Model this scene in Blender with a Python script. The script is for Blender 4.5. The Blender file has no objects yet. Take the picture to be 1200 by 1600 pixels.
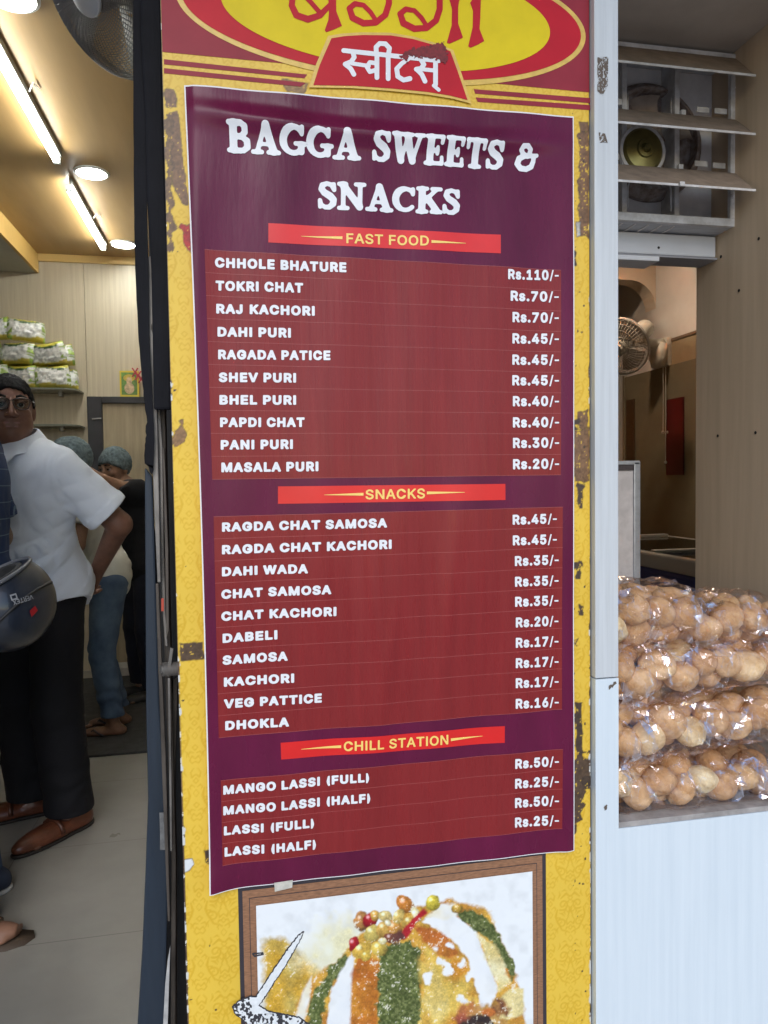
import bpy, bmesh, math, random
import numpy as np
from mathutils import Vector, Matrix

sc = bpy.context.scene
COL = sc.collection
rad = math.radians

# ------------------------------------------------------------------ camera
YAW, PITCH, ROLL, FOC = rad(11.2307), rad(-2.461), rad(-0.8112), 1150.0
CAM = np.array([0.0, -1.2, 1.3])
_cy, _sy, _cp, _sp = math.cos(YAW), math.sin(YAW), math.cos(PITCH), math.sin(PITCH)
FWD = np.array([_sy * _cp, _cy * _cp, _sp])
_r = np.array([_cy, -_sy, 0.0]); _u = np.cross(_r, FWD)
RGT = math.cos(ROLL) * _r + math.sin(ROLL) * _u
UPV = -math.sin(ROLL) * _r + math.cos(ROLL) * _u
cd = bpy.data.cameras.new('camera')
cam = bpy.data.objects.new('camera', cd); COL.objects.link(cam)
cd.sensor_fit = 'VERTICAL'; cd.sensor_height = 24.0; cd.lens = 24.0 * FOC / 1600.0
cd.clip_start = 0.02; cd.clip_end = 500.0
m = Matrix.Identity(4)
for i in range(3):
    m[i][0], m[i][1], m[i][2], m[i][3] = RGT[i], UPV[i], -FWD[i], CAM[i]
cam.matrix_world = m
sc.camera = cam

# ------------------------------------------------------------------ sky, sun, exposure
SUN_EL, SUN_ROT = rad(36), rad(192)
w = bpy.data.worlds.new('World'); sc.world = w; w.use_nodes = True
nt = w.node_tree
sky = nt.nodes.new('ShaderNodeTexSky'); sky.sky_type = 'NISHITA'; sky.sun_disc = False
sky.sun_elevation = SUN_EL; sky.sun_rotation = SUN_ROT; sky.dust_density = 0.6
nt.links.new(sky.outputs[0], nt.nodes['Background'].inputs[0])
nt.nodes['Background'].inputs[1].default_value = 0.13
sd = bpy.data.lights.new('sun', 'SUN'); sd.energy = 0.9; sd.angle = rad(30); sd.color = (1, 0.98, 0.96)
sun = bpy.data.objects.new('sun', sd); COL.objects.link(sun)
# Blender's sky: sun_rotation 0 = +Y, increasing clockwise seen from above
_sdir = Vector((math.sin(SUN_ROT) * math.cos(SUN_EL), math.cos(SUN_ROT) * math.cos(SUN_EL), math.sin(SUN_EL)))
sun.rotation_euler = _sdir.to_track_quat('Z', 'Y').to_euler()
sc.view_settings.view_transform = 'Standard'; sc.view_settings.look = 'None'
sc.view_settings.gamma = 1.0; sc.view_settings.use_curve_mapping = False
sc.view_settings.exposure = 0.62
sc.render.engine = 'CYCLES'
sc.cycles.use_denoising = True
sc.cycles.max_bounces = 8; sc.cycles.transparent_max_bounces = 16
sc.cycles.sample_clamp_indirect = 6.0

# ------------------------------------------------------------------ helpers
def ray(px, py):
    return FWD + (px - 600.0) / FOC * RGT + (800.0 - py) / FOC * UPV
def P(px, py, Y=0.0):
    d = ray(px, py); t = (Y - CAM[1]) / d[1]; return CAM + t * d
def G(px, py, z=0.0):
    d = ray(px, py); t = (z - CAM[2]) / d[2]; return CAM + t * d
def PX(px, py, X):
    d = ray(px, py); t = (X - CAM[0]) / d[0]; return CAM + t * d

def mat(name, col, rough=0.6, metal=0.0, var=0.0, vscale=6.0, stretch=(1, 1, 1), col2=None, bump=0.0, bscale=40.0,
        bstretch=None, spec=0.5, emit=None, estr=0.0, alpha=1.0, coat=0.0, rvar=0.0, detail=4.0, coords='pos'):
    mt = bpy.data.materials.new(name); mt.use_nodes = True
    n = mt.node_tree; b = n.nodes['Principled BSDF']
    b.inputs['Base Color'].default_value = (*col, 1); b.inputs['Roughness'].default_value = rough
    b.inputs['Metallic'].default_value = metal; b.inputs['Specular IOR Level'].default_value = spec
    b.inputs['Coat Weight'].default_value = coat
    if emit: 
        b.inputs['Emission Color'].default_value = (*emit, 1); b.inputs['Emission Strength'].default_value = estr
    if coords == 'pos':
        src = n.nodes.new('ShaderNodeNewGeometry').outputs['Position']
    else:
        src = n.nodes.new('ShaderNodeTexCoord').outputs['Object']
    def noise(scale, st, det=4.0):
        mp = n.nodes.new('ShaderNodeMapping'); mp.inputs['Scale'].default_value = st
        n.links.new(src, mp.inputs[0])
        t = n.nodes.new('ShaderNodeTexNoise'); t.inputs['Scale'].default_value = scale
        t.inputs['Detail'].default_value = det; t.inputs['Roughness'].default_value = 0.6
        n.links.new(mp.outputs[0], t.inputs['Vector']); return t.outputs['Fac']
    if var > 0 or col2 is not None:
        f = noise(vscale, stretch, detail)
        rp = n.nodes.new('ShaderNodeValToRGB')
        c2 = col2 if col2 is not None else tuple(max(0, c * (1 - var)) for c in col)
        c1 = col if col2 is not None else tuple(min(1, c * (1 + var * 0.6)) for c in col)
        rp.color_ramp.elements[0].position = 0.32; rp.color_ramp.elements[1].position = 0.68
        rp.color_ramp.elements[0].color = (*c2, 1); rp.color_ramp.elements[1].color = (*c1, 1)
        n.links.new(f, rp.inputs[0]); n.links.new(rp.outputs[0], b.inputs['Base Color'])
    if rvar > 0:
        f = noise(vscale * 1.7, stretch)
        mr = n.nodes.new('ShaderNodeMapRange'); mr.inputs['To Min'].default_value = max(0.02, rough - rvar)
        mr.inputs['To Max'].default_value = min(1, rough + rvar); mr.inputs['From Min'].default_value = .3; mr.inputs['From Max'].default_value = .7
        n.links.new(f, mr.inputs[0]); n.links.new(mr.outputs[0], b.inputs['Roughness'])
    if bump > 0:
        f = noise(bscale, bstretch or stretch)
        bp = n.nodes.new('ShaderNodeBump'); bp.inputs['Strength'].default_value = bump; bp.inputs['Distance'].default_value = 0.01
        n.links.new(f, bp.inputs['Height']); n.links.new(bp.outputs[0], b.inputs['Normal'])
    return mt

def vcol_mat(name, rough=0.5, bump=0.0, bscale=60, spec=0.4):
    mt = mat(name, (1, 1, 1), rough, bump=bump, bscale=bscale, spec=spec)
    n = mt.node_tree; a = n.nodes.new('ShaderNodeAttribute'); a.attribute_name = 'print'
    n.links.new(a.outputs['Color'], n.nodes['Principled BSDF'].inputs['Base Color']); return mt

def thing(name, label, cat, loc=(0, 0, 0), rz=0.0, group=None):
    o = bpy.data.objects.new(name, None); COL.objects.link(o); o.empty_display_size = 0.05
    o.matrix_world = Matrix.Translation(Vector(loc)) @ Matrix.Rotation(rz, 4, 'Z')
    return tag(o, label, cat, group)
def tag(o, label=None, cat=None, group=None, kind=None):
    if label: o['label'] = label
    if cat: o['category'] = cat
    if group: o['group'] = group
    if kind: o['kind'] = kind
    return o
MW = {}
def wm(o):
    mm = o.matrix_basis.copy()
    p = o.parent
    while p is not None:
        mm = p.matrix_basis @ mm; p = p.parent
    return mm
def raw(name, V, F, m, parent=None, smooth=False, angle=None, local=False, origin=None, bevel=0.0):
    """one mesh object; V are world coordinates unless local"""
    V = np.asarray(V, float).reshape(-1, 3)
    if not local:
        if parent is not None:
            inv = np.array(wm(parent).inverted()); V = V @ inv[:3, :3].T + inv[:3, 3]
        elif origin is not None:
            V = V - np.asarray(origin, float)
    me = bpy.data.meshes.new(name)
    me.from_pydata(V.tolist(), [], [list(map(int, f)) for f in F] if not isinstance(F, np.ndarray) else F.tolist())
    if bevel > 0:
        bm = bmesh.new(); bm.from_mesh(me)
        es = [e for e in bm.edges if len(e.link_faces) == 2 and e.calc_face_angle(0) > 0.6]
        bmesh.ops.bevel(bm, geom=es, offset=bevel, segments=2, affect='EDGES', profile=0.6)
        bm.to_mesh(me); bm.free()
    me.update()
    if smooth:
        me.shade_smooth()
        if angle: me.set_sharp_from_angle(angle=rad(angle))
    if m: me.materials.append(m)
    o = bpy.data.objects.new(name, me); COL.objects.link(o)
    if parent is not None: o.parent = parent
    elif origin is not None: o.location = origin
    return o

class MB:
    def __init__(s): s.V = []; s.F = []
    def add(s, V, F):
        k = len(s.V); s.V += [tuple(map(float, v)) for v in V]; s.F += [[i + k for i in f] for f in F]; return s
    def box(s, x0, x1, y0, y1, z0, z1):
        V = [(x, y, z) for x in (x0, x1) for y in (y0, y1) for z in (z0, z1)]
        return s.add(V, [(0, 1, 3, 2), (4, 6, 7, 5), (0, 4, 5, 1), (2, 3, 7, 6), (0, 2, 6, 4), (1, 5, 7, 3)])
    def obox(s, c, half, R):
        c = np.asarray(c, float); R = np.asarray(R, float)
        V = [c + R @ np.array([sx * half[0], sy * half[1], sz * half[2]]) for sx in (-1, 1) for sy in (-1, 1) for sz in (-1, 1)]
        return s.add(V, [(0, 1, 3, 2), (4, 6, 7, 5), (0, 4, 5, 1), (2, 3, 7, 6), (0, 2, 6, 4), (1, 5, 7, 3)])
    def prism(s, pts, off):
        n = len(pts); pts = [np.asarray(p, float) for p in pts]; off = np.asarray(off, float)
        V = pts + [p + off for p in pts]
        F = [list(range(n)), list(range(2 * n - 1, n - 1, -1))] + [[i, i + n, (i + 1) % n + n, (i + 1) % n] for i in range(n)]
        return s.add(V, F)
    def tube(s, path, r, n=8, closed=False, caps=True):
        path = [np.asarray(p, float) for p in path]; m_ = len(path)
        rs = r if hasattr(r, '__len__') else [r] * m_
        V = []; up = None
        for i, p in enumerate(path):
            if closed: t = path[(i + 1) % m_] - path[i - 1]
            else: t = path[min(i + 1, m_ - 1)] - path[max(i - 1, 0)]
            t = t / (np.linalg.norm(t) + 1e-12)
            if up is None:
                up = np.array([0, 0, 1.0]) if abs(t[2]) < 0.9 else np.array([1.0, 0, 0])
            a = np.cross(t, up); a /= np.linalg.norm(a) + 1e-12; up = np.cross(a, t)
            for k in range(n):
                th = 2 * math.pi * k / n; V.append(p + rs[i] * (math.cos(th) * a + math.sin(th) * up))
        F = []
        for i in range(m_ if closed else m_ - 1):
            j = (i + 1) % m_
            for k in range(n):
                F.append([i * n + k, i * n + (k + 1) % n, j * n + (k + 1) % n, j * n + k])
        if caps and not closed:
            F.append(list(range(n))[::-1]); F.append([(m_ - 1) * n + k for k in range(n)])
        return s.add(V, F)
    def lathe(s, prof, c, axis=(0, 0, 1), n=32):
        """prof: list of (radius, height along axis)"""
        ax = np.asarray(axis, float); ax /= np.linalg.norm(ax)
        a = np.cross(ax, [0, 0, 1.0] if abs(ax[2]) < 0.9 else [1.0, 0, 0]); a /= np.linalg.norm(a); b = np.cross(ax, a)
        c = np.asarray(c, float); V = []; F = []
        for (r, h) in prof:
            for k in range(n):
                th = 2 * math.pi * k / n; V.append(c + ax * h + r * (math.cos(th) * a + math.sin(th) * b))
        for i in range(len(prof) - 1):
            for k in range(n): F.append([i * n + k, i * n + (k + 1) % n, (i + 1) * n + (k + 1) % n, (i + 1) * n + k])
        if prof[0][0] > 1e-6: F.append(list(range(n))[::-1])
        if prof[-1][0] > 1e-6: F.append([(len(prof) - 1) * n + k for k in range(n)])
        return s.add(V, F)
    def build(s, name, m, parent=None, **k): return raw(name, s.V, s.F, m, parent, **k)

def grid_faces(nu, nv):
    i = np.arange(nu - 1)[:, None] * nv + np.arange(nv - 1)[None, :]; i = i.ravel()
    return np.stack([i, i + nv, i + nv + 1, i + 1], 1)

# --- value noise in numpy
_rng = np.random.default_rng(5)
_T = _rng.random((64, 64, 64)).astype(np.float32)
def vnoise(p):
    p = np.asarray(p, np.float32); i = np.floor(p).astype(int); f = p - i; f = f * f * (3 - 2 * f)
    r = 0
    for dx in (0, 1):
        for dy in (0, 1):
            for dz in (0, 1):
                wgt = (f[..., 0] if dx else 1 - f[..., 0]) * (f[..., 1] if dy else 1 - f[..., 1]) * (f[..., 2] if dz else 1 - f[..., 2])
                r = r + wgt * _T[(i[..., 0] + dx) % 64, (i[..., 1] + dy) % 64, (i[..., 2] + dz) % 64]
    return r
def fbm(p, o=4):
    a = 0.5; r = 0; p = np.asarray(p, np.float32)
    for k in range(o): r = r + a * vnoise(p * 2 ** k + 7.3 * k); a *= 0.5
    return r
def fbm2(x, y, s, o=4, z=0.0):
    return fbm(np.stack([x * s, y * s, np.full_like(x, z)], -1), o)

# --- 3D signed-distance modelling, meshed with naive surface nets
class Field:
    def __init__(s, lo, hi, h):
        s.lo = np.array(lo, float); s.h = h
        s.n = np.ceil((np.array(hi) - s.lo) / h - 1e-4).astype(int) + 1
        s.f = np.full(s.n, 1.0, np.float32)
    def sub(s, lo, hi):
        a = np.clip(np.floor((np.array(lo) - s.lo) / s.h).astype(int), 0, s.n); b = np.clip(np.ceil((np.array(hi) - s.lo) / s.h).astype(int) + 1, 0, s.n)
        sl = tuple(slice(x, y) for x, y in zip(a, b))
        g = np.stack(np.meshgrid(*[s.lo[i] + s.h * np.arange(a[i], b[i]) for i in range(3)], indexing='ij'), -1).astype(np.float32)
        return sl, g
    def add(s, fn, lo, hi, k=0.03, op='u'):
        mg = 0.03 + k
        sl, g = s.sub(np.array(lo) - mg, np.array(hi) + mg)
        if g.size == 0: return s
        d = fn(g); a = s.f[sl]
        if op == 'u':
            if k > 0:
                h = np.clip(0.5 + 0.5 * (a - d) / k, 0, 1); s.f[sl] = a * (1 - h) + d * h - k * h * (1 - h)
            else: s.f[sl] = np.minimum(a, d)
        else:
            s.f[sl] = np.maximum(a, -d)
        return s
    def cap(s, a, b, ra, rb=None, k=0.03, op='u'):
        rb = ra if rb is None else rb; a = np.array(a, np.float32); b = np.array(b, np.float32); R = max(ra, rb)
        def fn(g):
            ba = b - a; t = np.clip(((g - a) @ ba) / (ba @ ba + 1e-9), 0, 1)
            return np.linalg.norm(g - a - t[..., None] * ba, axis=-1) - (ra + (rb - ra) * t)
        return s.add(fn, np.minimum(a, b) - R, np.maximum(a, b) + R, k, op)
    def ell(s, c, r, k=0.03, op='u', R=None):
        c = np.array(c, np.float32); r = np.array(r, np.float32)
        def fn(g):
            q = g - c
            if R is not None: q = q @ np.asarray(R, np.float32)
            k0 = np.linalg.norm(q / r, axis=-1); k1 = np.linalg.norm(q / r ** 2, axis=-1)
            return k0 * (k0 - 1) / np.maximum(k1, 1e-6)
        m_ = np.full(3, r.max()) if R is not None else r
        return s.add(fn, c - m_, c + m_, k, op)
    def grid(s):
        return np.stack(np.meshgrid(*[s.lo[i] + s.h * np.arange(s.n[i]) for i in range(3)], indexing='ij'), -1).astype(np.float32)
    def near(s, fn, w=.045):
        """add fn(points) to the field close to the surface only"""
        ix = np.nonzero(np.abs(s.f) < w); g = np.stack([s.lo[i] + s.h * ix[i] for i in range(3)], -1).astype(np.float32)
        s.f[ix] += fn(g).astype(np.float32); return s
    def cut(s, nrm, pt):      # keep the side where (p-pt).n <= 0
        nrm = np.array(nrm, float); nrm /= np.linalg.norm(nrm)
        xs = [s.lo[i] + s.h * np.arange(s.n[i]) for i in range(3)]
        d = ((xs[0] - pt[0]) * nrm[0])[:, None, None] + ((xs[1] - pt[1]) * nrm[1])[None, :, None] + ((xs[2] - pt[2]) * nrm[2])[None, None, :]
        s.f = np.maximum(s.f, d.astype(np.float32)); return s
    def mesh(s):
        f = np.pad(s.f, 1, constant_values=1.0); lo = s.lo - s.h
        ins = f < 0
        n = np.array(f.shape) - 1
        c = [ins[a:a + n[0], b:b + n[1], d:d + n[2]] for a in (0, 1) for b in (0, 1) for d in (0, 1)]
        cnt = sum(x.astype(np.int8) for x in c); act = (cnt > 0) & (cnt < 8)
        idx = np.full(act.shape, -1, np.int64); ijk = np.argwhere(act); idx[act] = np.arange(len(ijk))
        acc = np.zeros((len(ijk), 3)); num = np.zeros(len(ijk))
        cor = [(a, b, d) for a in (0, 1) for b in (0, 1) for d in (0, 1)]
        val = [f[ijk[:, 0] + a, ijk[:, 1] + b, ijk[:, 2] + d] for a, b, d in cor]
        for i in range(8):
            for j in range(i + 1, 8):
                if sum(abs(x - y) for x, y in zip(cor[i], cor[j])) != 1: continue
                x = (val[i] < 0) != (val[j] < 0)
                t = val[i][x] / (val[i][x] - val[j][x])
                acc[x] += np.array(cor[i]) + t[:, None] * (np.array(cor[j]) - np.array(cor[i])); num[x] += 1
        V = lo + s.h * (ijk + acc / num[:, None])
        Q = []
        for ax in range(3):
            u, v = [(1, 2), (2, 0), (0, 1)][ax]
            sa = [slice(0, -1) if k == ax else slice(1, -1) for k in range(3)]; sb = list(sa); sb[ax] = slice(1, None)
            A = ins[tuple(sa)]; B = ins[tuple(sb)]
            e = np.argwhere(A != B); 
            if len(e) == 0: continue
            flip = A[tuple(e.T)]
            e = e + np.array([0 if k == ax else 1 for k in range(3)])
            du = np.eye(3, dtype=int)[u]; dv = np.eye(3, dtype=int)[v]
            q = np.stack([idx[tuple((e - du - dv).T)], idx[tuple((e - dv).T)], idx[tuple(e.T)], idx[tuple((e - du).T)]], 1)
            q[~flip] = q[~flip][:, ::-1]; Q.append(q)
        return V, np.concatenate(Q)

# --- 2D signed-distance shapes -> filled flat meshes (marching squares)
def sd_stroke(X, Y, pts, r):
    d = np.full(X.shape, 1e9); pts = np.asarray(pts, float)
    rs = r if hasattr(r, '__len__') else [r] * len(pts)
    for i in range(len(pts) - 1):
        a, b = pts[i], pts[i + 1]; ba = b - a; L = ba @ ba + 1e-12
        t = np.clip(((X - a[0]) * ba[0] + (Y - a[1]) * ba[1]) / L, 0, 1)
        d = np.minimum(d, np.hypot(X - a[0] - t * ba[0], Y - a[1] - t * ba[1]) - (rs[i] + (rs[i + 1] - rs[i]) * t))
    return d
def sd_poly(X, Y, pts):
    pts = np.asarray(pts, float); n = len(pts); d = np.full(X.shape, 1e9); ins = np.zeros(X.shape, bool)
    for i in range(n):
        a, b = pts[i], pts[(i + 1) % n]; ba = b - a; L = ba @ ba + 1e-12
        t = np.clip(((X - a[0]) * ba[0] + (Y - a[1]) * ba[1]) / L, 0, 1)
        d = np.minimum(d, np.hypot(X - a[0] - t * ba[0], Y - a[1] - t * ba[1]))
        c = ((a[1] > Y) != (b[1] > Y)) & (X < (b[0] - a[0]) * (Y - a[1]) / (b[1] - a[1] + 1e-12) + a[0])
        ins ^= c
    return np.where(ins, -d, d)
def fill2d(xs, ys, D):
    """polygons of {D<0}; returns points (n,2) and faces"""
    V = []; F = []; cache = {}
    nx, ny = len(xs), len(ys); S = D < 0
    def corner(i, j):
        k = (i, j)
        if k not in cache: cache[k] = len(V); V.append((xs[i], ys[j]))
        return cache[k]
    def edge(i, j, i2, j2):
        k = (min((i, j), (i2, j2)), max((i, j), (i2, j2)))
        if k not in cache:
            a, b = D[i, j], D[i2, j2]; t = a / (a - b); cache[k] = len(V)
            V.append((xs[i] + t * (xs[i2] - xs[i]), ys[j] + t * (ys[j2] - ys[j])))
        return cache[k]
    c4 = S[:-1, :-1].astype(int) + S[1:, :-1] + S[1:, 1:] + S[:-1, 1:]
    for i, j in np.argwhere(c4 > 0):
        q = [(i, j), (i + 1, j), (i + 1, j + 1), (i, j + 1)]; f = []
        for k in range(4):
            a, b = q[k], q[(k + 1) % 4]
            if S[a]: f.append(corner(*a))
            if S[a] != S[b]: f.append(edge(*a, *b))
        if len(f) >= 3: F.append(f)
    return np.array(V), F
def shape2d(bounds, step, fn):
    xs = np.arange(bounds[0], bounds[1] + step, step); ys = np.arange(bounds[2], bounds[3] + step, step)
    X, Y = np.meshgrid(xs, ys, indexing='ij'); return fill2d(xs, ys, fn(X, Y))

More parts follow.
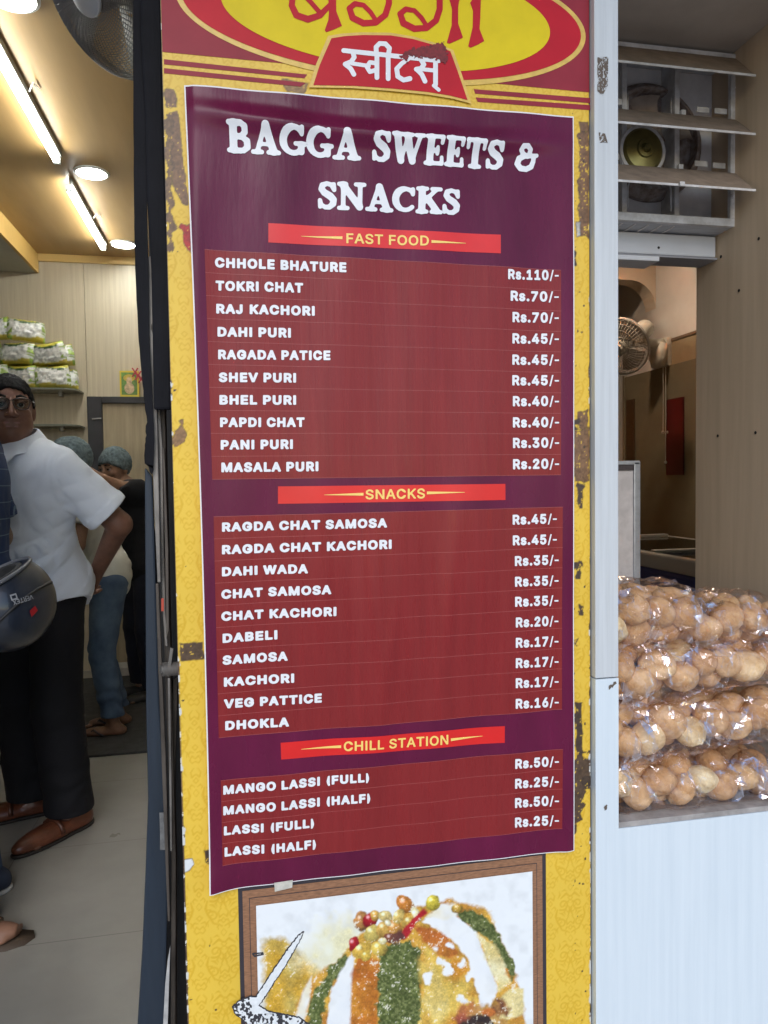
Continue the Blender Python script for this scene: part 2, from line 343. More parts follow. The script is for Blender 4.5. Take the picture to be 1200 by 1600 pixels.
# letter outlines (thousandths of an em), drawn as closed loops
GLYPHS = {}
for _g in ("X:474:18,0 217,284 217,236 29,509 104,509 243,292 232,292 374,509 446,509 259,239 259,287 456,0 382,0 230,231 244,231 91,0|A:480:16,0 201,509 276,509 463,0 395,0 232,478 245,478 85,0;110,142 110,199 370,199 370,142|B:456:60,0 60,509 241,509 274,507 304,501 329,491 350,477 367,461 381,442 390,421 396,398 398,374 397,353 393,336 387,320 378,307 368,295 315,267 315,262 331,260 347,254 363,245 378,234 391,220 402,203 411,184 416,161 418,136 416,111 410,88 400,67 386,48 368,31 344,18 317,8 284,2 247,0;125,57 245,57 281,60 309,67 330,80 344,96 353,115 355,137 354,153 350,169 342,184 333,197 320,209 306,218 289,225 269,229 248,231 125,231;125,285 256,287 273,290 288,296 302,304 314,314 323,326 330,340 335,355 336,372 333,393 326,412 313,429 294,442 270,449 240,452 125,452|C:510:267,-7 225,-3 186,7 150,25 119,49 92,79 70,115 53,157 44,203 40,254 44,305 53,352 70,393 92,429 119,459 150,484 186,501 225,512 267,516 293,514 317,511 340,504 362,496 383,485 402,471 419,456 435,438 448,418 459,397 467,373 473,348 408,348 267,456 237,453 209,445 184,432 161,414 141,391 125,364 113,332 106,295 103,254 106,213 113,177 125,145 141,117 161,94 184,76 210,63 237,56 267,53 408,160 473,160 467,135 459,112 448,91 435,71 420,53 402,38 383,24 363,13 341,5 317,-2 293,-6|D:502:219,0 96,0 96,57 215,57 254,60 288,68 318,81 343,99 363,122 379,149 390,181 397,216 399,255 397,294 390,329 379,361 364,388 344,410 320,428 291,441 258,449 221,452 93,452 93,509 225,509 273,505 315,495 353,478 385,455 412,426 433,391 449,351 458,306 462,255 458,205 449,159 433,119 411,83 384,54 351,31 312,14 268,3;125,509 125,0 60,0 60,509|E:419:60,0 60,509 372,509 372,452 125,452 125,286 355,286 355,229 125,229 125,57 375,57 375,0|F:410:60,0 60,509 369,509 369,452 125,452 125,278 346,278 346,221 125,221 125,0|G:520:269,-7 225,-3 185,7 149,25 118,49 91,79 69,116 53,157 43,203 40,254 43,305 53,352 69,393 91,429 117,459 149,484 184,501 223,512 265,516 291,514 316,510 340,504 363,494 384,483 403,469 421,453 436,436 449,416 460,395 468,373 474,349 408,349 265,456 236,453 209,445 183,432 160,414 141,392 125,364 113,332 106,295 103,254 106,213 113,177 125,145 141,117 161,95 184,76 210,63 238,56 269,53 296,55 322,61 345,71 365,85 382,102 396,123 407,147 413,173 415,202 434,199 283,199 283,256 478,256 478,200 475,160 466,124 451,91 431,62 406,38 377,19 344,5 308,-4|H:517:60,0 60,509 125,509 125,289 392,289 392,509 457,509 457,0 392,0 392,232 125,232 125,0|I:190:62,0 62,509 128,509 128,0|J:400:20,150 86,150 90,112 104,82 128,64 160,57 194,64 218,82 232,110 236,150 236,509 302,509 302,148 297,98 278,54 246,20 206,0 160,-7 112,0 72,20 42,54 24,98|K:467:104,145 104,216 364,509 448,509 231,276 228,276;60,0 60,509 125,509 125,0;372,0 188,259 228,309 449,0|L:393:60,0 60,509 125,509 125,57 361,57 361,0|M:628:60,0 60,509 152,509 322,49 307,49 476,509 568,509 568,0 504,0 507,457 513,457 342,0 286,0 112,457 119,457 122,0|N:523:60,0 60,509 136,509 414,55 405,54 399,509 463,509 463,0 387,0 108,452 119,454 125,0|O:533:267,-7 225,-3 186,7 150,25 119,49 92,79 70,115 53,157 44,203 40,254 44,305 53,352 70,393 92,429 119,459 150,484 186,501 225,512 267,516 309,512 348,501 384,484 415,459 442,429 464,393 480,352 490,305 493,254 490,203 480,157 464,115 442,79 415,49 384,25 348,7 309,-3;267,53 296,55 324,63 349,76 372,94 392,116 408,144 420,176 428,213 430,254 428,295 420,332 408,365 392,392 372,415 349,433 324,446 296,453 267,456 237,453 210,445 184,433 161,415 142,392 125,364 113,332 106,295 103,254 106,213 113,176 125,144 142,117 161,94 184,76 210,63 237,55|P:445:60,0 60,509 235,509 272,506 305,499 332,487 356,471 375,452 390,430 400,404 407,377 409,348 407,318 400,291 390,265 375,243 356,223 332,207 305,195 272,188 235,186 109,186 109,242 233,242 257,244 279,248 297,256 312,266 324,279 333,294 339,310 343,328 344,348 343,367 339,385 333,402 324,416 312,428 297,439 279,446 257,451 232,452 125,452 125,0|R:449:60,0 60,509 236,509 273,506 305,500 333,489 356,473 376,455 390,433 401,408 407,381 409,352 407,323 401,296 390,271 376,250 356,232 333,217 305,206 273,200 236,198 96,198 96,255 258,256 280,260 298,267 313,276 325,287 334,300 340,316 344,333 345,352 344,371 340,389 334,405 325,419 313,430 298,440 279,446 258,451 125,452 125,0;353,0 230,229 303,229 428,0|S:447:224,-9 188,-7 156,-1 128,9 102,23 81,40 64,60 51,83 42,109 38,137 104,137 108,118 114,102 123,88 136,76 150,66 166,59 246,50 267,54 286,60 303,69 317,79 329,92 338,106 344,122 346,139 344,154 340,168 332,179 184,239 145,253 112,269 86,289 67,313 56,341 52,372 54,400 62,425 75,448 92,468 113,484 138,498 165,508 195,514 227,516 259,514 289,508 316,498 340,484 360,468 377,449 390,427 398,403 401,378 337,378 332,402 320,421 302,437 280,449 254,456 225,459 204,457 185,454 167,448 152,440 139,430 129,418 121,405 117,391 115,376 117,359 122,345 131,334 372,226 384,213 395,198 402,180 407,161 408,139 406,112 399,87 386,64 370,43 349,25 323,11 294,0 261,-7|T:449:32,452 32,509 417,509 417,452 257,452 257,0 193,0 193,452|U:517:259,-8 220,-6 186,2 154,15 126,33 103,55 85,80 71,108 63,140 60,173 60,509 124,509 124,178 126,155 132,133 141,113 153,95 169,80 187,68 208,59 232,53 259,52 285,53 309,59 331,68 349,80 364,95 377,113 385,133 391,155 393,178 393,509 457,509 457,173 454,140 446,108 433,80 414,55 391,33 363,15 332,2 297,-6|V:480:204,0 16,509 84,509 248,31 235,31 395,509 463,509 278,0|W:686:155,0 16,509 82,509 197,40 189,40 306,509 380,509 497,40 488,40 603,509 670,509 530,0 455,0 336,475 350,475 230,0|Z:438:42,0 42,46 341,476 348,454 40,452 40,509 397,509 397,462 97,33 90,54 399,57 399,0|(:273:89,207 90,244 145,477 160,510 177,539 236,539 236,-96 177,-96 150,-46 128,4 111,55 99,106 92,156|):273:37,-96 37,539 97,539 113,510 183,244 184,207 182,156 174,104 161,53 144,3 123,-47 97,-96|s:365:182,-8 157,-7 133,-3 112,3 93,12 76,24 62,38 50,54 41,73 36,94 94,107 101,87 111,72 124,60 141,52 160,47 181,45 206,47 227,53 244,62 258,74 265,88 268,103 266,115 262,126 254,136 243,144 229,150 149,170 118,180 92,192 72,208 58,227 50,249 47,274 49,295 55,314 65,332 79,347 95,360 115,370 137,378 161,383 187,384 212,383 234,379 254,372 271,363 286,352 299,339 309,324 318,308 324,290 268,277 262,291 254,304 243,316 228,325 210,331 187,333 166,331 147,326 131,317 119,305 111,292 109,277 110,264 115,253 124,243 136,235 229,209 261,200 287,187 306,171 320,153 328,131 331,107 329,85 323,65 312,47 298,31 281,18 260,6 236,-2 210,-7|.:188:95,-4 83,-3 73,1 63,9 55,18 51,29 50,41 51,53 55,64 63,73 73,81 83,85 95,87 107,85 118,81 128,73 135,64 140,53 141,41 140,29 135,18 128,9 118,1 107,-3|0:453:227,-7 191,-3 158,7 130,24 105,48 85,77 69,113 57,155 50,202 48,254 50,306 57,353 69,395 85,431 106,461 130,484 159,502 191,512 227,516 262,512 295,502 323,484 348,461 368,431 384,395 396,353 403,306 405,254 403,202 396,155 384,113 368,77 348,48 323,24 295,7 263,-3;227,50 250,52 271,60 290,74 306,92 320,116 330,144 338,176 342,213 344,254 342,295 338,332 330,365 320,393 306,416 290,435 271,449 250,457 227,460 203,457 182,449 163,435 147,416 134,393 123,365 115,332 111,295 109,254 111,213 115,176 123,144 134,116 147,92 163,74 182,60 203,52|1:453:76,0 76,55 391,55 391,0;276,509 276,0 212,0 212,448 209,448 86,358 86,427 198,509|2:453:64,0 64,47 320,371 319,389 315,405 308,419 298,431 287,441 273,449 258,455 241,458 224,460 205,458 188,454 172,447 159,438 148,427 139,413 132,398 128,381 127,362 66,362 68,391 75,418 86,442 102,464 121,482 143,496 168,507 196,513 225,516 254,513 281,507 306,497 328,482 346,465 361,445 372,423 379,398 381,372 371,318 153,60 153,57 389,57 389,0|3:453:218,-7 188,-5 159,1 133,10 108,22 88,38 70,57 57,79 48,104 44,132 109,132 112,115 118,100 126,87 137,76 150,66 165,59 239,51 258,55 275,61 291,69 304,80 315,93 323,108 328,125 329,145 328,163 323,180 316,196 306,211 292,223 275,234 254,241 229,246 157,248 157,299 288,448 288,452 70,452 70,509 372,509 372,461 211,278 211,289 247,290 279,286 308,276 333,262 354,244 371,222 383,198 391,173 393,145 390,116 383,90 370,66 354,45 333,27 309,12 281,2 251,-5|4:453:40,105 40,158 247,509 311,509 109,166 109,163 413,163 413,105;282,0 282,318 343,318 343,0|5:453:221,-7 192,-5 165,1 140,11 118,25 99,41 83,60 71,82 63,105 60,130 122,130 125,115 130,102 138,89 148,78 160,68 173,60 188,54 204,51 221,50 241,51 259,56 276,64 291,75 304,89 314,104 322,122 326,141 328,162 326,183 321,203 314,221 303,237 290,251 275,262 257,270 238,275 218,277 128,246 67,253 96,509 366,509 366,452 151,452 134,301 136,301 252,332 274,328 294,321 313,311 330,299 345,285 358,269 370,251 379,231 386,210 390,187 391,163 388,132 381,102 369,76 352,52 332,32 309,15 282,3 253,-4|6:453:226,-7 196,-4 168,3 142,15 119,31 100,51 84,74 73,101 66,130 64,162 65,187 71,212 80,239 93,268 112,302 252,509 322,509 151,261 145,261 235,314 265,312 291,305 316,295 337,280 355,262 370,240 380,215 387,187 389,157 387,127 379,98 368,73 352,50 333,30 310,14 284,3 257,-4;226,48 245,50 263,55 279,63 293,73 304,86 314,101 322,119 326,137 327,157 326,178 322,196 314,213 304,228 293,241 279,251 263,259 245,264 226,265 207,264 190,259 174,252 160,241 148,229 138,214 131,197 126,179 125,158 126,138 131,119 138,102 148,86 160,73 174,63 190,55 207,50|7:453:97,0 323,448 323,452 62,452 62,509 391,509 391,449 165,0|8:453:226,-7 193,-5 163,1 136,11 111,25 91,42 74,62 62,84 54,109 52,135 53,156 58,176 65,195 75,212 87,228 101,241 117,252 134,260 153,265 153,267 129,276 109,289 93,308 80,330 73,354 70,380 73,405 79,429 90,450 106,469 124,485 146,498 170,508 197,514 226,516 255,514 282,508 306,498 328,485 346,469 361,450 373,429 379,405 382,380 379,354 372,330 359,308 343,289 323,276 300,267 300,265 319,260 335,252 351,241 365,228 377,212 387,195 395,176 399,156 401,135 398,109 391,84 378,62 362,42 341,25 317,11 289,1 259,-5;226,49 248,50 267,54 285,60 300,69 313,79 323,91 331,106 335,121 337,139 335,157 330,173 322,189 312,202 298,213 283,223 265,230 247,234 226,235 206,234 187,230 169,223 154,213 140,202 130,189 122,173 117,157 115,139 117,121 121,106 129,91 139,79 152,69 167,60 185,54 205,50;244,291 260,294 274,300 287,308 298,318 307,330 314,344 318,359 319,376 318,392 314,407 308,420 299,432 288,442 275,449 260,455 244,459 208,459 192,455 177,449 164,442 153,432 145,420 138,407 134,392 133,376 134,359 138,344 145,330 154,318 165,308 178,300 193,294 209,291|9:453:226,516 256,513 285,506 310,494 333,478 352,458 368,434 380,408 387,378 389,347 387,322 382,296 373,270 359,240 340,207 200,0 130,0 301,248 307,248 218,195 188,197 161,203 137,214 116,229 98,247 83,269 72,294 66,321 64,352 66,382 73,411 85,436 101,459 120,479 143,494 168,506 196,513;226,460 207,459 190,454 174,446 160,435 148,423 138,407 131,390 127,372 125,352 127,331 131,313 138,295 148,280 160,268 174,257 190,250 207,245 226,243 245,245 263,249 279,257 293,267 305,280 314,295 322,312 326,330 327,350 326,371 322,390 314,407 305,422 293,435 279,446 263,454 245,459|/:249:235,533 71,-76 14,-76 178,533|-:453:337,244 337,188 114,188 114,244").split('|'):
    _c, _a, _l = _g[0], *_g[2:].split(':', 1)
    GLYPHS[_c] = (float(_a), [np.array([[float(x) for x in q.split(',')] for q in l.split()]) for l in _l.split(';')])
_GC = {}
def glyph2d(ch, off):
    if (ch, off) not in _GC:
        L = GLYPHS[ch][1]; A = np.concatenate(L); lo, hi = A.min(0) - off - 20, A.max(0) + off + 20
        def fn(X, Y):
            ds = [sd_poly(X, Y, l) for l in L]; ins = np.zeros(X.shape, bool)
            for d in ds: ins ^= d < 0
            a = np.min([np.abs(d) for d in ds], 0); return np.where(ins, -a, a) - off
        _GC[(ch, off)] = shape2d((lo[0], hi[0], lo[1], hi[1]), 17., fn)
    return _GC[(ch, off)]
def text2d(s, bold=0.03):
    """bold is the stroke growth in units of the capital height"""
    off = bold * 509; x = 0.0; V = []; F = []
    for ch in s:
        if ch == ' ': x += 190 + off; continue
        v, f = glyph2d(ch, off * (.4 if ch in '()/-' else 1)); F += [[i + len(V) for i in q] for q in f]; V += [(a + x, b) for a, b in v]; x += GLYPHS[ch][0] + off * (.2 if ch in '/-' else 1.7) - (34 if ch == '/' else 0)
    return np.array(V), F
# ------------------------------------------------------------------ the painted pillar between the two shops
XL = (P(253, 0)[0] + P(290, 1600)[0]) / 2; XR = P(924, 800)[0]
ZB, ZT = -0.12, 2.75
M = {}
M['pillar_body'] = mat('pillar_body', (.09, .055, .04), .7, var=.4, vscale=20)
M['damask'] = vcol_mat('damask_print', .38, bump=.05, bscale=25)
M['maroon'] = mat('header_maroon', (.30, .026, .040), .42, spec=.22, var=.15, vscale=9)
M['red'] = mat('header_red', (.52, .010, .022), .42, spec=.22, var=.12, vscale=9)
M['yellow'] = mat('header_yellow', (.76, .57, .008), .42, spec=.22, var=.08, vscale=14)
M['gold'] = mat('header_gold', (.74, .48, .09), .35, var=.15, vscale=60)
M['white_print'] = mat('white_print', (.78, .78, .80), .4, var=.05, vscale=40)
M['purple'] = mat('banner_purple', (.120, .008, .040), .27, var=.22, vscale=5, stretch=(1.6, 1, .5), bump=.10, bscale=9, bstretch=(3, 1, .6), rvar=.06, spec=.24)
M['panel_red'] = mat('banner_panel_red', (.225, .019, .020), .30, var=.10, vscale=9, stretch=(5, 1, .5), bump=.07, bscale=26, bstretch=(5, 1, .25), rvar=.1, spec=.27)
M['bar_red'] = mat('banner_bar_red', (.70, .014, .012), .30, var=.1, vscale=9)
M['rule'] = mat('banner_rule', (.40, .085, .08), .4)
M['bar_gold'] = mat('banner_gold', (.90, .62, .16), .4)
M['edge_white'] = mat('banner_edge', (.8, .78, .8), .5)
M['tape'] = mat('paper_tape', (.55, .52, .45), .5, var=.2, vscale=90)

pillar = thing('shop_pillar', 'yellow damask papered pillar between the two shop openings', 'pillar', ((XL + XR) / 2, 0.17, ZB))
MB().box(XL + .004, XR - .002, 0.006, 0.34, ZB, ZT).build('pillar_body', M['pillar_body'], pillar, bevel=.004)

# --- damask print with worn patches, on a fine sheet of vertices
STEP = 0.0016
zs = np.arange(0.28, 2.26, STEP); xs = np.arange(XL, XR, STEP)
GX, GZ = np.meshgrid(xs, zs, indexing='ij')
TW, TH = 0.076, 0.094
def damask(x, z):
    """0..1 pattern: mirrored scrolls, a lozenge and a crest in every tile"""
    u = np.abs(((x / TW + 0.5) % 1.0) - 0.5) * TW; v = (z % TH) - TH / 2
    d = np.full(x.shape, 1.0)
    def spiral(cx, cz, r0, turns, a0, sgn, wd):
        t = np.linspace(0, 1, 26); a = a0 + sgn * t * turns * 2 * math.pi; r = r0 * (1 - .82 * t)
        return sd_stroke(u, v, np.stack([cx + r * np.cos(a), cz + r * np.sin(a)], 1), np.linspace(wd, wd * .6, 26))
    d = np.minimum(d, spiral(.024, .018, .0105, 1.35, -2.2, 1, .0016))
    d = np.minimum(d, spiral(.021, -.016, .0088, 1.2, 2.4, -1, .0014))
    d = np.minimum(d, sd_stroke(u, v, [(.013, .010), (.010, -.002), (.013, -.012), (.022, -.028), (.036, -.034)], [.0012, .0019, .0016, .0014, .0008]))
    d = np.minimum(d, sd_stroke(u, v, [(.020, .030), (.030, .038), (.037, .032)], [.001, .002, .0008]))
    d = np.minimum(d, sd_stroke(u, v, [(.033, -.004), (.037, .006), (.035, .014)], [.0008, .0018, .0008]))
    for k, (u_, v_) in enumerate(((u, v), (TW / 2 - u, ((z + TH / 2) % TH) - TH / 2))):
        d = np.minimum(d, np.abs((np.abs(u_) + np.abs(v_ - .002) * .75) - .0046) - .0007)
        for p, r in (([(.0, -.036), (.005, -.031), (.009, -.038), (.005, -.043), (.0, -.040)], .0009), ([(.0, .033), (.006, .028), (.008, .036), (.003, .043)], [.0008, .0014, .001, .0007]),
                     ([(.0, -.022), (.0045, -.017), (.0, -.013)], .0008), ([(.002, -.026), (.008, -.024), (.011, -.029), (.009, -.033)], [.0006, .0012, .001, .0006]),
                     ([(.002, .012), (.007, .016), (.010, .012), (.008, .008)], [.0006, .0011, .001, .0006]), ([(.0, .018), (.004, .022), (.0, .027)], .0008)):
            d = np.minimum(d, sd_stroke(u_, v_, p, r))
    for p, r in (([(.016, .004), (.022, .002), (.027, -.004)], [.0005, .0016, .0004]), ([(.012, -.004), (.018, -.006), (.022, -.012)], [.0005, .0015, .0004]), ([(.030, .010), (.026, .004), (.029, -.001)], [.0004, .0014, .0004]),
                 ([(.016, -.022), (.012, -.026), (.014, -.033)], [.0004, .0014, .0004]), ([(.028, -.030), (.031, -.024), (.036, -.024)], [.0004, .0015, .0004]), ([(.014, .030), (.018, .036), (.017, .043)], [.0004, .0015, .0004]),
                 ([(.028, .024), (.033, .022), (.036, .026)], [.0004, .0014, .0005]), ([(.031, .042), (.027, .045), (.022, .043)], [.0004, .0014, .0004])):
        d = np.minimum(d, sd_stroke(u, v, p, r))
    return np.clip(0.5 - d / .0014, 0, 1)
D_ = damask(GX, GZ)[..., None]
cy = np.array([.77, .505, .055]); cdk = np.array([.68, .41, .026])
PC = cy * (1 - D_) + cdk * D_
PC = PC * (0.90 + .2 * fbm2(GX, GZ, 9)[..., None])
def wz(px, py):
    p = P(px, py); return p[0], p[2]
WN = fbm2(GX, GZ, 90, 4) - .5; WN2 = fbm2(GX, GZ, 26, 4, 3.1) - .5; WN3 = fbm2(GX, GZ, 330, 3, 9.) - .5
def wear(poly, col, jag=.006, spread=.0016, tex=.5):
    global PC
    d = sd_poly(GX, GZ, [wz(*p) for p in poly]) + WN * jag * 2
    near = np.clip(.5 - d / spread, 0, 1)[..., None]
    rim = (np.clip(1 - np.abs(d) / .0014, 0, 1) * .75)[..., None]
    c = np.array(col) * (1 + tex * (WN3 * 2.2 + WN * 1.4))[..., None]
    near = near * np.where(WN3 + WN * .5 > .14, .12, 1.)[..., None]
    PC = PC * (1 - near) + c * near; PC = PC * (1 - rim) + np.array([.05, .03, .02]) * rim
BR = (.22, .115, .055); DK = (.07, .045, .03)
wear([(258, 138), (272, 138), (274, 165), (266, 172), (259, 165)], BR)
wear([(264, 175), (276, 172), (284, 232), (292, 296), (293, 318), (285, 318), (270, 290), (266, 230)], BR, .004)
wear([(259, 175), (265, 180), (268, 300), (270, 385), (264, 392), (260, 300)], (.2, .11, .05), .012)
wear([(285, 352), (297, 350), (299, 395), (290, 390)], (.45, .02, .02), .008)
wear([(907, 190), (920, 189), (920, 203), (908, 204)], BR)
wear([(905, 208), (922, 206), (922, 300), (921, 370), (906, 368), (907, 290)], BR, .008)
wear([(901, 345), (908, 346), (908, 368), (902, 370)], (.5, .48, .44), .003)
wear([(904, 644), (919, 641), (918, 668), (905, 672)], BR, .006)
wear([(899, 674), (922, 670), (922, 752), (901, 750)], BR, .005)
wear([(903, 757), (913, 760), (912, 795), (904, 800)], DK, .009)
wear([(893, 392), (901, 392), (901, 412), (894, 410)], DK, .005)
wear([(893, 660), (906, 655), (905, 672), (895, 672)], DK, .006)
wear([(900, 880), (912, 872), (908, 905), (900, 905)], DK, .010)
wear([(906, 945), (914, 948), (912, 962), (907, 960)], DK, .005)
wear([(893, 1002), (905, 998), (900, 1010)], DK, .004)
wear([(901, 1100), (909, 1100), (911, 1150), (910, 1215), (903, 1215), (902, 1150)], DK, .004)
wear([(894, 1118), (906, 1112), (912, 1128), (900, 1142)], DK, .008)
wear([(894, 1185), (924, 1182), (922, 1230), (900, 1300), (894, 1300)], (.10, .06, .035), .016)
wear([(910, 1216), (926, 1214), (926, 1234), (912, 1234)], DK, .004)
wear([(281, 1006), (316, 1004), (319, 1030), (282, 1034)], (.10, .06, .035), .004)
wear([(270, 680), (286, 655), (290, 690), (272, 700)], (.30, .16, .07), .008)
wear([(288, 1345), (300, 1343), (303, 1352), (296, 1362), (287, 1365)], (.72, .74, .75), .002, tex=.05)
wear([(318, 1330), (326, 1330), (327, 1352), (322, 1350)], DK, .004)
wear([(440, 123), (484, 128), (474, 144), (450, 140)], (.33, .19, .07), .004)
# ragged edges and scattered flecks
eL = GX - XL; eR = XR - GX
lowz = np.clip((1.15 - GZ) / .6, 0, 1)
for e, s in ((eL, 1), (eR, 2)):
    dd = e - (.0010 + .0075 * np.clip(WN2 * 2.4 + WN * .7 - .1, 0, 1) + .0014 * lowz)
    wgt = np.clip(.5 - dd / .001, 0, 1)[..., None]
    edgec = np.where((WN + WN2 * .6 + lowz * .14 > .16)[..., None], np.array([.62, .62, .60]), np.array([.10, .06, .04]) * (1 + WN3 * 2)[..., None])
    PC = PC * (1 - wgt) + edgec * wgt
fl = ((fbm2(GX, GZ, 130, 2, 1.7) > .615) & ((eL < .05) | (eR < .035)))[..., None]
PC = np.where(fl, np.array([.06, .04, .025]), PC)
PV = np.stack([GX, 0.003 * np.ones_like(GX), GZ], -1).reshape(-1, 3)
o = raw('damask_sheet', PV, grid_faces(len(xs), len(zs)), M['damask'], pillar)
at = o.data.color_attributes.new('print', 'FLOAT_COLOR', 'POINT')
at.data.foreach_set('color', np.concatenate([np.clip(PC, 0, 1).reshape(-1, 3), np.ones((PC.shape[0] * PC.shape[1], 1))], 1).astype(np.float32).ravel())
# plain continuation of the paper above and below
MB().box(XL, XR, .003, .006, 2.2585, ZT).build('damask_sheet', mat('damask_plain', (.73, .47, .055), .4, var=.15, vscale=30), pillar)
MB().box(XL, XR, .003, .006, ZB, .2797).build('damask_sheet', bpy.data.materials['damask_plain'], pillar)

# --- header sign printed on the pillar: layers a fraction of a millimetre apart
def flat(name, pts_px, m, lay, parent, conv=True):
    return raw(name, [P(*p, 0.003) * [1, 0, 1] + [0, .003 - .0006 * lay, 0] for p in pts_px], [list(range(len(pts_px)))][:1], m, parent)
header = pillar
def ell_pts(cx, cz, a, b, n=120): return [(cx + a * math.cos(t), cz + b * math.sin(t)) for t in np.linspace(0, 2 * math.pi, n, endpoint=False)]
def flatw(name, pts, m, lay, parent=None):
    return raw(name, [(x, .003 - .0006 * lay, z) for x, z in pts], [list(range(len(pts)))], m, parent or header)
zs_l = P(258, 79)[2]
def zline(px0, py0, px1, py1): return wz(px0, py0), wz(px1, py1)
hd = flatw('header_sign', [(XL + .001, P(258, 80)[2]), (XR - .001, P(920, 143)[2]), (XR - .001, 2.62), (XL + .001, 2.62)], M['maroon'], 1)
for q in ([(256, 91), (480, 115), (476, 121), (256, 99)], [(256, 105), (478, 128), (470, 134), (256, 113)],
          [(741, 138), (923, 152), (923, 160), (743, 145)], [(744, 151), (923, 163), (923, 171), (747, 158)]):
    flatw('header_stripe', [wz(*p) for p in q][::-1], M['maroon'], 1)
def fit_ell(pts):
    W = np.array([wz(*p) for p in pts]); A = np.stack([W[:, 0] ** 2, W[:, 0], W[:, 1] ** 2, W[:, 1]], 1)
    s, *_ = np.linalg.lstsq(A, np.ones(len(W)), rcond=None)
    cx = -s[1] / 2 / s[0]; cz = -s[3] / 2 / s[2]; k = 1 + s[0] * cx ** 2 + s[2] * cz ** 2
    return cx, cz, math.sqrt(k / s[0]), math.sqrt(k / s[2])
EO = fit_ell([(281, 0), (327, 52), (386, 79), (462, 101), (877, 0), (915, 55), (872, 105), (784, 128), (560, 122), (700, 134)])
EI = fit_ell([(342, 0), (403, 50), (505, 89), (819, 0), (861, 55), (813, 93), (716, 111), (600, 108)])
print('ellipses', EO, EI)
flatw('ellipse_border', ell_pts(*EO), M['gold'], 2, hd)
flatw('ellipse_ring', ell_pts(EO[0], EO[1], EO[2] - .009, EO[3] - .009), M['red'], 3, hd)
flatw('ellipse_field', ell_pts(*EI), M['yellow'], 4, hd)
def zz(x, y): return (440 + x / 3.53, y / 3.53)
ban = [zz(275, 212), zz(350, 200), zz(450, 194), zz(600, 196), zz(720, 215), zz(830, 246), zz(930, 283), zz(970, 392), zz(1025, 552), zz(930, 528), zz(800, 507), zz(600, 488), zz(400, 474), zz(175, 470), zz(210, 360)]
cen = np.mean(ban, 0)
flatw('title_banner', [wz(*(cen + (np.array(p) - cen) * [1.055, 1.10])) for p in ban][::-1], M['gold'], 5, hd)
flatw('title_banner', [wz(*p) for p in ban][::-1], M['red'], 6, hd)
def stroke_obj(name, bounds, step, fn, m, lay, parent):
    V, F = shape2d(bounds, step, fn); V = [wz(*zz(x, y)) for x, y in V]
    return raw(name, [(x, .003 - .0006 * lay, z) for x, z in V], [f[::-1] for f in F], m, parent)
def bagga(X, Y):
    d = sd_stroke(X, Y, [(62, -25), (56, 30), (82, 84), (145, 106), (212, 84), (268, 26)], [16, 17, 18, 19, 17, 14])
    d = np.minimum(d, sd_stroke(X, Y, [(120, -30), (160, 10), (205, 62)], 13))
    d = np.minimum(d, sd_poly(X, Y, [(255, -30), (300, -30), (302, 62), (333, 142), (300, 158), (246, 178), (238, 166), (258, 110), (262, 50)]))
    for s in (0, 1):
        ox, oy = (0, 0) if s == 0 else (280, 30)
        d = np.minimum(d, sd_stroke(X, Y, [(520 + ox, 112 + oy), (490 + ox, 66 + oy), (452 + ox, 28 + oy), (405 + ox, 20 + oy), (374 + ox, 46 + oy), (392 + ox, 98 + oy), (452 + ox, 128 + oy),
                                           (520 + ox, 124 + oy), (572 + ox, 82 + oy), (592 + ox, 20 + oy), (592 + ox, -70)], [12, 13, 13, 15, 16, 18, 18, 17, 17, 17, 17]))
    d = np.minimum(d, sd_poly(X, Y, [(918, -30), (985, -30), (974, 40), (974, 130), (1001, 207), (970, 222), (926, 241), (911, 236), (938, 140), (940, 50)]))
    d = np.minimum(d, sd_poly(X, Y, [(1040, 15), (1070, -30), (1100, -30), (1096, 100), (1092, 160), (1118, 226), (1085, 245), (1042, 263), (1029, 256), (1054, 150), (1056, 60)]))
    d = np.minimum(d, sd_stroke(X, Y, [(15, -118), (1170, -58)], 18))
    for p in ([(62, -25), (90, -70), (150, -84), (205, -60), (255, -20)], [(281, -20), (280, -105)], [(592, -60), (590, -90)], [(872, -40), (870, -75)], [(952, -20), (950, -70)], [(1086, -20), (1084, -65)]): d = np.minimum(d, sd_stroke(X, Y, p, 17))
    return d
stroke_obj('shop_name_lettering', (-10, 1190, -150, 275), 3.2, bagga, M['red'], 5, hd)
def sweets(X, Y):
    S = lambda p, r: sd_stroke(X, Y, p, r)
    L = [S([(342, 281), (866, 337)], 13),
         S([(392, 290), (400, 318), (384, 342), (350, 356)], 13), S([(352, 358), (380, 380), (398, 412)], 13), S([(388, 352), (480, 366)], 11),
         S([(525, 305), (525, 430)], 13), S([(512, 350), (486, 346), (470, 372), (486, 398), (514, 390)], 12),
         S([(587, 310), (587, 436)], 13), S([(589, 300), (594, 268), (572, 244), (540, 242), (520, 262), (522, 300)], 13),
         S([(698, 328), (662, 352), (634, 382), (640, 424), (672, 444), (706, 436)], [11, 12, 13, 13, 13, 14]),
         S([(770, 335), (784, 358), (768, 380), (742, 384)], 13), S([(746, 386), (772, 412), (790, 450)], 13), S([(775, 384), (850, 392)], 11),
         S([(848, 340), (848, 468)], 13), S([(838, 474), (866, 498)], 10)]
    return np.min(L, 0)
stroke_obj('title_lettering', (310, 900, 215, 520), 2.6, sweets, M['white_print'], 7, hd)
